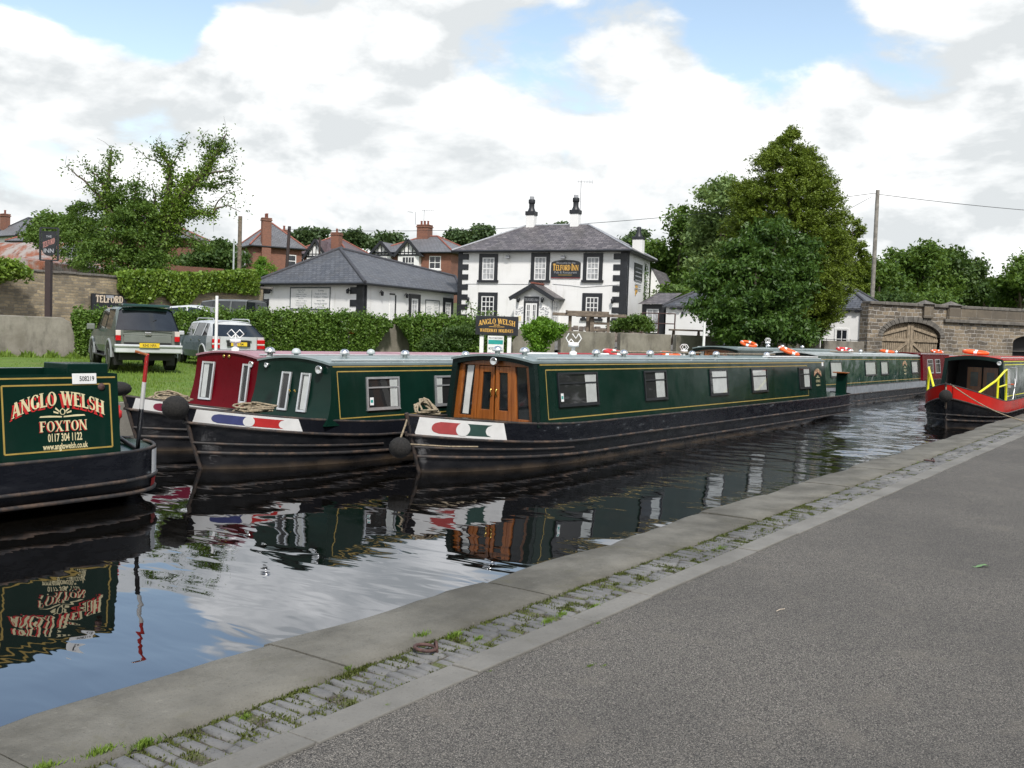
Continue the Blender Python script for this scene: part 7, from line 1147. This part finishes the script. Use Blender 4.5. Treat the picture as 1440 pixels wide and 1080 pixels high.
# ---- the big conifer and the broad-leaved tree in front of it
def conifer(label, px, Y, prof, zbase, seed, nb, mat='leafC', size=.20, per=20, spr=11, name='conifer', cat='tree', jitter=.16, tight=1.):
    g = np.random.default_rng(seed); t_ = thing(name, label, cat); pz = [(at(px, y, Y).z, r_ * Y / FPX) for y, r_ in prof]; zs = np.array([p[0] for p in pz])[::-1]; rs = np.array([p[1] for p in pz])[::-1]; c = at(px, prof[0][0], Y); cx = c.x + (at(px, prof[-1][0], Y).x - c.x) * .6; x0, y0 = cx, c.y; b = MB(); b.tube([(x0, y0, zbase - .3), (x0, y0, (zbase + c.z) / 2), (c.x, y0, c.z - .1)], [.32 * rs.max() / 3.6, .2 * rs.max() / 3.6, .03], 8); pts, dirs = [], []; zz = np.linspace(zs.min(), zs.max(), 400); rr = np.interp(zz, zs, rs); pr = rr + .25; pr /= pr.sum()
    for i in range(nb):
        z = g.choice(zz, p=pr); r_ = float(np.interp(z, zs, rs)); a = g.random() * 6.283; k = (1 - jitter + jitter * 1.9 * g.random()); R_ = r_ * k; sx = c.x + (x0 - c.x) * (1 - (z - zs.min()) / (zs.max() - zs.min())); out = np.array([math.cos(a), math.sin(a), 0]); tip = np.array([sx, y0, z]) + out * R_; rt = np.array([sx, y0, z - R_ * .12]); 
        if i % 3 == 0: b.tube([rt, rt * .4 + tip * .6 + [0, 0, -.08], tip], [.05, .03, .008], 4)
        for s_ in range(spr):
            f = 1 - .55 * g.random() ** 1.3; o = rt + (tip - rt) * f + g.normal(size=3) * np.array([.20, .20, .10]) * tight * (.5 + .6 * r_ / 3); d = out * .8 + g.normal(size=3) * .35 + [0, 0, .35]; d /= np.linalg.norm(d); t = g.random(per)[:, None]; L_ = .34 + .25 * g.random(); q = o + d * t * L_ + g.normal(size=(per, 3)) * .055; pts.append(q); dirs.append(np.repeat(d[None], per, 0))
    core = []; n = nb * 14; z = g.choice(zz, p=pr, size=n); r_ = np.interp(z, zs, rs) * (.35 + .42 * g.random(n)); a = g.random(n) * 6.283; core = np.stack([x0 + np.cos(a) * r_ + (c.x - x0) * (z - zs.min()) / (zs.max() - zs.min()), y0 + np.sin(a) * r_, z], 1); b.build('trunk', M['bark'], t_); leafmesh('crown', np.vstack(pts + [core]), size, mat, t_, .2, .38, seed, dirs=np.vstack(dirs + [np.tile([0, 0, 1.], (n, 1))])); return t_
conifer('tall broad conifer, the biggest tree in view, behind the moored boats', 1107, 52., [(184, 1), (196, 8), (207, 18), (220, 31), (232, 43), (262, 61), (300, 72), (350, 78), (400, 82), (430, 78), (452, 64), (472, 44), (492, 30)], 1.7, 21, 800, size=.135, per=22, spr=14, jitter=.09, tight=.7)
conifer('narrower conifer showing past the right flank of the big conifer', 1199, 74., [(308, 1), (322, 8), (350, 19), (400, 24), (450, 24), (480, 18)], 2.2, 22, 150)
conifer('small bright conical shrub in front of the left brick house', 372, 84., [(362, 1), (372, 8), (388, 16), (405, 20)], 2.4, 23, 70, 'leafbush', .16, 14, 8, 'shrub', 'shrub'); conifer('tiny dark conifer on the skyline above the leaning tree', 102, 140., [(289, 1), (297, 4), (306, 7)], 14., 24, 20, 'leafB', .4, 8, 5)
bl = [pxblob(*q) for q in ((1090, 345, 47.5, 33, .9), (1048, 360, 47.5, 28, .9), (1010, 395, 47, 30, .85), (1062, 400, 46, 42, .9), (1112, 395, 47, 34, 1.), (1000, 435, 46.5, 27, .9), (1045, 445, 45.5, 40, .8), (1100, 445, 46, 38, .9), (1075, 470, 45.5, 36, .6), (1025, 472, 45.5, 30, .6), (1125, 360, 48, 24, .9), (1128, 470, 46.5, 24, .6), (1065, 338, 48, 18, .8), (990, 408, 47, 14, .8))]
tree('broadleaf_tree', 'leafy broad-leaved tree directly in front of the big conifer', at(1065, 492, 46.5), bl, 30000, .24, 'leafbig', 31, None, .24, .15, .42, .42, .18, .4)
# ---- woodland behind
GRP = 'woodland trees behind the inn and the bridge'; k = 0
for label, px, Y_, blobs, n, mat in (
    ('tall pale-green tree just left of the big conifer, the highest of the wood', 1015, 76., ((1015, 300, 36), (990, 330, 28), (1040, 330, 34), (1000, 370, 36), (1035, 385, 38), (1018, 275, 20)), 17000, 'leafhaze'),
    ('tree with a thin ragged top between the inn and the conifer', 962, 84., ((960, 320, 20), (970, 352, 30), (950, 378, 30), (965, 410, 34), (958, 302, 9)), 9000, 'leafA'),
    ('rounded dark tree right behind the end chimney of the inn', 925, 88., ((922, 368, 26), (935, 400, 30), (912, 395, 22), (945, 430, 26), (903, 350, 14)), 9000, 'leafA'),
    ('low bright tree beside the cottage roof', 965, 72., ((950, 418, 18), (975, 405, 18), (990, 425, 20), (935, 430, 14)), 5000, 'leafA'),
    ('tree close behind the telegraph pole, left end of the wood by the bridge', 1232, 78., ((1236, 385, 20), (1225, 408, 24), (1250, 410, 28), (1240, 430, 24)), 7000, 'leafA'),
    ('largest rounded tree behind the arched gate', 1290, 84., ((1290, 372, 28), (1268, 380, 24), (1312, 380, 26), (1280, 408, 34), (1310, 412, 32), (1298, 358, 16), (1255, 395, 20)), 13000, 'leafA'),
    ('darker rounded tree to the right of the one behind the gate', 1345, 88., ((1345, 382, 26), (1330, 372, 18), (1365, 390, 24), (1340, 412, 30), (1372, 415, 26)), 10000, 'leafB'),
    ('small tree at the low end of the wood, above the bridge parapet', 1388, 92., ((1385, 405, 16), (1398, 416, 16), (1380, 425, 20), (1402, 428, 16)), 5000, 'leafB'),
    ('feathery tree at the right edge above the parapet', 1430, 82., ((1432, 395, 20), (1425, 415, 22), (1448, 400, 26), (1440, 372, 10), (1415, 425, 14), (1470, 390, 30)), 8000, 'leafA'),
    ('scrubby tree on the ground above the arched gate', 1255, 66., ((1250, 425, 10), (1270, 428, 10), (1235, 428, 9)), 2500, 'leafB'),
    ('bush growing over the parapet between the two piers', 1320, 62., ((1318, 424, 7), (1326, 421, 6), (1310, 425, 5)), 1600, 'leafA'),
    ('tree behind the left end of the leaning tree', 282, 92., ((282, 372, 22), (300, 365, 16), (262, 378, 18), (318, 372, 16), (308, 352, 10)), 6000, 'leafB'),
    ('tree at the left behind the hanging sign', 66, 88., ((70, 325, 18), (55, 340, 16), (88, 330, 18), (70, 312, 10)), 4500, 'leafA'),
    ('tree behind the bare pole by the brick house', 318, 96., ((318, 355, 12), (330, 368, 14), (312, 375, 12)), 3000, 'leafB')):
    k += 1; bb = [pxblob(x, y, Y_ + ((i * 7) % 5 - 2) * .8, r_, .95) for i, (x, y, r_) in enumerate(blobs)]; c = at(px, 470, Y_); tree('tree', label, (c.x, c.y, tz(Y_)), bb, n, .34 * Y_ / 76, mat, 40 + k, GRP, .25, .3, .62, .5, .28, .3)
for label, px, Y_, blobs in (('round far tree on the skyline between the two left brick houses', 432, 170., ((430, 338, 13), (445, 334, 12), (418, 336, 9), (440, 345, 14))), ('round far tree on the skyline right of the maroon roof', 502, 172., ((498, 340, 13), (512, 342, 10), (488, 338, 9))), ('far tree on the skyline left of the broad chimney', 545, 168., ((540, 342, 12), (555, 340, 9), (530, 346, 10))), ('far tree on the skyline just left of the inn roof', 672, 175., ((672, 332, 11), (685, 330, 8), (660, 338, 9))), ('low far tree between the inn roof and the houses', 645, 175., ((640, 335, 9), (650, 338, 9))), ('far tree showing over the ridge of the inn', 785, 180., ((790, 324, 7), (775, 326, 7), (760, 328, 8), (805, 326, 7))), ('far tree low on the skyline at the right of the inn roof', 880, 175., ((885, 342, 10), (900, 335, 9), (870, 348, 8))), ('far dark tree over the left houses', 175, 150., ((170, 312, 12), (190, 318, 14), (150, 318, 10)))):
    k += 1; bb = [pxblob(x, y, Y_, r_, .9) for x, y, r_ in blobs]; c = at(px, 440, Y_); tree('tree', label, (c.x, c.y, tz(Y_)), bb, 2600, .75, 'leaffar', 60 + k, 'far trees on the skyline', .3, .3, .9)
# ---- ivy, hedges and bushes
def hedge(name, label, px0, px1, f_top, f_bot, n, size, mat, seed, off=(.05, .42), cat='hedge', prof=None):
    g = np.random.default_rng(seed); pts = []; m = 44; cols = np.linspace(px0, px1, m); L = [(wall(p, 0)) for p in cols]; w_ = np.array([1.] * m); us = g.random(n) * (m - 1); i = np.minimum(us.astype(int), m - 2); f = us - i; base = np.array([[q.x, q.y, 0] for q in L]); P0 = base[i] * (1 - f[:, None]) + base[i + 1] * f[:, None]; px = px0 + (px1 - px0) * us / (m - 1); top = np.array([f_top(p) for p in px]); bot = np.array([f_bot(p) for p in px]); wav = .10 * np.sin(px * .22 + seed) + .08 * np.sin(px * .61) + .05 * np.sin(px * 1.7); mode = g.random(n); z = bot + (top - bot) * g.random(n) ** .9; o = off[1] + wav + g.normal(size=n) * .05; tp = mode < .30; z = np.where(tp, top + g.normal(size=n) * .05 + wav * .6 + (g.random(n) < .10) * g.random(n) * .28, z); o = np.where(tp, g.uniform(-.5, off[1], n), o); bulge = 1 - np.clip((z - bot) / (top - bot + 1e-6) - .8, 0, .2) * 1.2; o = o * np.where(tp, 1, bulge); P0[:, 0] += WN.x * o; P0[:, 1] += WN.y * o; P0[:, 2] = z; keep = top - bot > .12; return tag(leafmesh(name, P0[keep], size, mat, None, .1, .8, seed, dirs=None), label, cat)
lin = lambda *p: (lambda x: float(np.interp(x, [q[0] for q in p], [q[1] for q in p])))
h = hedge('ivy_hedge', 'long clipped ivy hedge over the retaining wall, behind the two parked cars', 101, 545, lin((101, 2.32), (250, 2.42), (400, 2.62), (520, 2.62), (545, 2.45)), lin((101, .95), (118, .8), (440, .8), (447, 1.3), (453, 1.3), (460, .8), (516, .8), (527, 1.6), (540, 2.3)), 80000, .098, 'leafhedge', 71)
h = hedge('ivy_hedge', 'shaggier ivy hedge between the two bare patches of concrete, left of the black board', 556, 716, lin((556, 2.5), (600, 2.66), (690, 2.55), (716, 2.4)), lin((556, 2.35), (566, 1.9), (580, .8), (698, .8), (704, 1.6), (716, 2.2)), 30000, .12, 'leafhedge', 72, (.05, .5))
bl = [pxblob(*q) for q in ((763, 470, 40.6, 24, .8), (750, 468, 40.6, 17, .8), (778, 468, 40.8, 16, .8), (760, 486, 40.4, 16, .8), (768, 462, 41, 18, .6))]
t_ = thing('bush', 'bright green rounded bush hanging over the concrete wall right of the black board', 'bush'); leafmesh('foliage', blobpts(bl, 9000, 73, .2, .3, .2), .14, 'leafbush', t_, .2, .45, 73)
t_ = thing('bush', 'dark wild shrub behind the left post of the black board', 'bush'); leafmesh('foliage', blobpts([pxblob(*q) for q in ((650, 478, 39, 22, .8), (630, 484, 39, 18, .7), (668, 468, 39.5, 16, 1.), (610, 488, 39, 14, .7))], 6000, 74, .25, .25, .35), .15, 'leafB', t_, .2, .4, 74)
t_ = thing('sapling', 'thin feathery sapling rising in front of the lower left window of the inn', 'sapling'); b = MB(); pts = []; g = np.random.default_rng(5)
for i, (px, py) in enumerate(((662, 428), (648, 445), (676, 440), (668, 455), (655, 460), (642, 458), (700, 448), (690, 440))):
    e_ = at(px, py, 43.); s_ = at(664 if i < 6 else 696, 490, 43.); b.tube([s_, s_.lerp(e_, .6) + Vector((.05, 0, .1)), e_], [.03, .02, .008], 5)
    for f in np.linspace(.45, 1, 7): q = s_.lerp(e_, f); pts.append(np.array(q) + g.normal(size=(14, 3)) * [.22, .2, .07])
b.build('stem', M['bark'], t_); leafmesh('foliage', np.vstack(pts), .17, 'leafA', t_, .3, .35, 5)
t_ = thing('bush', 'low bush at the foot of the narrow end wall of the inn', 'bush'); leafmesh('foliage', blobpts([pxblob(*q) for q in ((880, 459, 52, 14, .7), (895, 457, 52, 14, .8), (910, 460, 51.5, 12, .8), (868, 463, 52, 8, .7))], 4500, 75, .22, .3, .3), .15, 'leafA', t_, .2, .5, 75)
t_ = thing('climbing_ivy', 'thin column of ivy climbing the back corner of the inn', 'ivy'); g = np.random.default_rng(6); q = [at(906, y, 70.6) for y in range(372, 466, 3)]; leafmesh('foliage', np.vstack([np.array(p) + g.normal(size=(26, 3)) * [.16, .16, .1] for p in q]), .14, 'leafB', t_, .2, .7, 6)
t_ = thing('sapling', 'small pale sapling in front of the right corner of the annexe', 'sapling'); b = MB(); s_ = at(485, 452, 44.); pts = []
for px, py in ((484, 436), (474, 442), (496, 441), (478, 448), (492, 447)): e_ = at(px, py, 44.); b.tube([s_, e_], [.02, .008], 4); pts.append(np.array(e_) + g.normal(size=(22, 3)) * [.16, .14, .06])
b.build('stem', M['bark'], t_); leafmesh('foliage', np.vstack(pts), .16, 'leafA', t_, .3, .35, 7)
# ivy over the far end of the stone wall, and a bush on its near end
g = np.random.default_rng(77); pts = []
top = lin((163, 388), (180, 384), (215, 383), (260, 386), (300, 386), (340, 382), (366, 384)); bot = lin((163, 404), (175, 420), (200, 432), (216, 418), (228, 412), (240, 428), (256, 436), (275, 412), (300, 408), (366, 415))
for i in range(19000):
    px = g.uniform(162, 360); a, c = top(px), bot(px); fr = g.random(); py = a + (c - a) * fr ** 1.1 + g.normal() * 1.2; q = swall(px, 0.); z = at(px, py, q.y).z; wv = .10 * math.sin(px * .4) + .08 * math.sin(px * .9 + py * .3); o = .28 + wv + g.normal() * .06 - .25 * max(0, fr - .7) if fr > .08 else g.uniform(-.6, .35); pts.append((q.x + sn.x * o, q.y + sn.y * o, z + (0 if fr > .08 else .08)))
tag(leafmesh('ivy', np.array(pts), .20, 'leafivy', None, .1, .85, 77), 'bright ivy draped over the far half of the high stone wall', 'ivy')
t_ = thing('bush', 'leafy bush spilling over the near end of the stone wall at the left edge', 'bush'); leafmesh('foliage', blobpts([pxblob(*q) for q in ((5, 385, 49, 18, .7), (25, 386, 49.5, 11, .6), (-15, 380, 49, 20, .8))], 3200, 78, .35, .3, .3), .28, 'leafivy', t_, .3, .5, 78)
t_ = thing('poppy', 'single red poppy flowering against the ivy hedge', 'flower'); c = wall(487, .62); z_ = at(487, 469, c.y).z; b = MB(); b.tube([(c.x, c.y, .85), (c.x + .02, c.y, z_)], .012, 5); b.build('stem', M['leafhedge'], t_); b = MB()
for a in range(5): d = Vector((math.cos(a * 1.257), math.sin(a * 1.257), .25)); s_ = Vector((-d.y, d.x, 0)) * .07; o_ = Vector((c.x, c.y, z_)); b.poly(o_, o_ + d * .08 + s_, o_ + d * .14, o_ + d * .08 - s_)
b.build('petal', M['poppy'], t_)
# weeds along the foot of the walls, lawn blades, tufts between the setts
def tufts(name, pos, hts, mat, seed, label=None, lean=.45, wd=.16, per=1):
    g = np.random.default_rng(seed); pos = np.repeat(np.asarray(pos, float), per, 0); hts = np.repeat(np.asarray(hts, float), per); n = len(pos); a = g.random(n) * 6.283; d = np.stack([np.cos(a), np.sin(a), np.zeros(n)], 1); s = np.stack([-np.sin(a), np.cos(a), np.zeros(n)], 1); h_ = (hts * (.6 + .8 * g.random(n)))[:, None]; le = (g.random(n) * lean)[:, None]; w2 = h_ * wd; v = np.empty((n, 4, 3)); up_ = np.array([0, 0, 1.]); v[:, 0] = pos - s * w2; v[:, 1] = pos + s * w2; mid = pos + up_ * h_ * .6 + d * h_ * le * .4; v[:, 2] = mid + s * w2 * .6; tip = pos + up_ * h_ + d * h_ * le; v[:, 3] = tip
    me = bpy.data.meshes.new(name); me.vertices.add(4 * n); me.vertices.foreach_set('co', v.reshape(-1)); me.loops.add(4 * n); me.loops.foreach_set('vertex_index', np.arange(4 * n)); me.polygons.add(n); me.polygons.foreach_set('loop_start', np.arange(0, 4 * n, 4)); me.polygons.foreach_set('loop_total', np.full(n, 4)); me.materials.append(M[mat]); me.update(calc_edges=True); me.validate(); o = bpy.data.objects.new(name, me); COL.objects.link(o); return tag(o, kind='stuff')
g = np.random.default_rng(90); pos = []
for i in range(26000):
    px = g.uniform(100, 620) if i % 3 else g.uniform(-20, 420); a = P(u_of(px, BV, .65), BV, .65) if i % 50 == 0 else None
    if a is not None: aa, bb_ = a, wall(px, 0, .88)
    f = g.random() ** .8; q = aa.lerp(bb_, f); q.z = .64 + .22 * min(1, f * 1.3); pos.append((q.x + g.normal() * .35, q.y + g.normal() * .35, q.z))
tufts('lawn_grass', pos, g.uniform(.03, .07, len(pos)), 'blade', 91)
pos, ht = [], []
for px in np.arange(-40, 130, .25):
    for k_ in range(5): q = wall(px, .5 + abs(g.normal()) * .25 + .05); pos.append((q.x + g.normal() * .05, q.y, .84)); ht.append(g.uniform(.05, .17) * (1 + .5 * math.sin(px * .2)))
tufts('wall_foot_weeds', pos, ht, 'blade', 92, lean=.7)
def tw(u, v): q = P(u, v, 0); return (q.x, q.y)
pos, ht, pos2, ht2 = [], [], [], []
for i in range(800):                     # little cushions of moss and grass scattered between the setts
    u = g.uniform(-2, 30) if i % 2 else g.uniform(-1, 9); edge = g.random(); v = -.67 + g.normal() * .02 if edge < .4 else (-1.03 + g.normal() * .015 if edge < .5 else g.uniform(-1.02, -.68)); n = int(g.uniform(15, 110)); sp = g.uniform(.015, .05); 
    for j in range(n): x, y = tw(u + g.normal() * sp * 1.6, v + g.normal() * sp * .7); pos2.append((x, y, ZC - .018)); ht2.append(g.uniform(.006, .016))
spots = [(594, 897, 9, 1.3), (640, 895, 7, 1.2), (672, 900, 6, 1.), (488, 943, 6, 1.1), (545, 995, 4, 1.1), (140, 1062, 16, 1.8), (200, 1050, 12, 1.5), (60, 1085, 18, 2.), (790, 865, 9, .9), (835, 855, 10, 1.), (770, 875, 8, 1.), (1013, 772, 9, .9), (655, 955, 4, .8), (840, 878, 4, .8), (410, 1030, 4, .8), (830, 938, 5, .8), (850, 937, 4, .7), (690, 945, 4, .6), (425, 1045, 4, .9), (980, 795, 4, .6), (430, 960, 5, .8), (345, 1010, 6, 1.), (1290, 650, 4, .6), (1205, 717, 3, .6)]
for px, py, r_, hs in spots:
    c = atz(px, py, ZC - .01); sc = r_ * c.y / FPX
    for j in range(int(150 * hs)): rr = abs(g.normal()) * .6; a = g.random() * 6.283; q = P(0, 0, 0); pos.append((c.x + (DU.x * math.cos(a) * 2.1 - DU.y * math.sin(a) * .6) * rr * sc, c.y + (DU.y * math.cos(a) * 2.1 + DU.x * math.sin(a) * .6) * rr * sc, ZC - .012)); ht.append(g.uniform(.014, .034) * min(hs, 1.2) * min(.9, sc * 18 + .3))
tufts('path_moss', pos2, ht2, 'mossblade', 93, lean=1.2, wd=.3); tufts('path_grass', pos, ht, 'blade', 94, lean=.9, wd=.10)

# unseen trees added along the near side of the towpath, right of the view: they close off the sky that boats, windows and tarmac would otherwise mirror
for i, (u_, v_, r_) in enumerate(((-9, -15, 3.6), (-2, -17, 4.2), (5, -16, 3.8), (12, -17.5, 4.4), (19, -16, 4.0), (27, -17, 4.3), (35, -16, 4.2), (44, -17, 4.6), (54, -15, 4.4))):
    c = P(u_, v_, .3); bb = [(c.x, c.y, 4.6, r_, 1.1), (c.x + DU.x * 2.6, c.y + DU.y * 2.6, 3.2, r_ * .8, 1.), (c.x - DU.x * 2.4, c.y - DU.y * 2.4, 2.6, r_ * .75, .9)]; tree('sky_blocking_tree', 'unseen broad tree added beside the towpath to block mirrored sky', c, bb, 2600, .62, 'leafB', 120 + i, 'unseen trees added to block mirrored sky', .25, .2, .9)
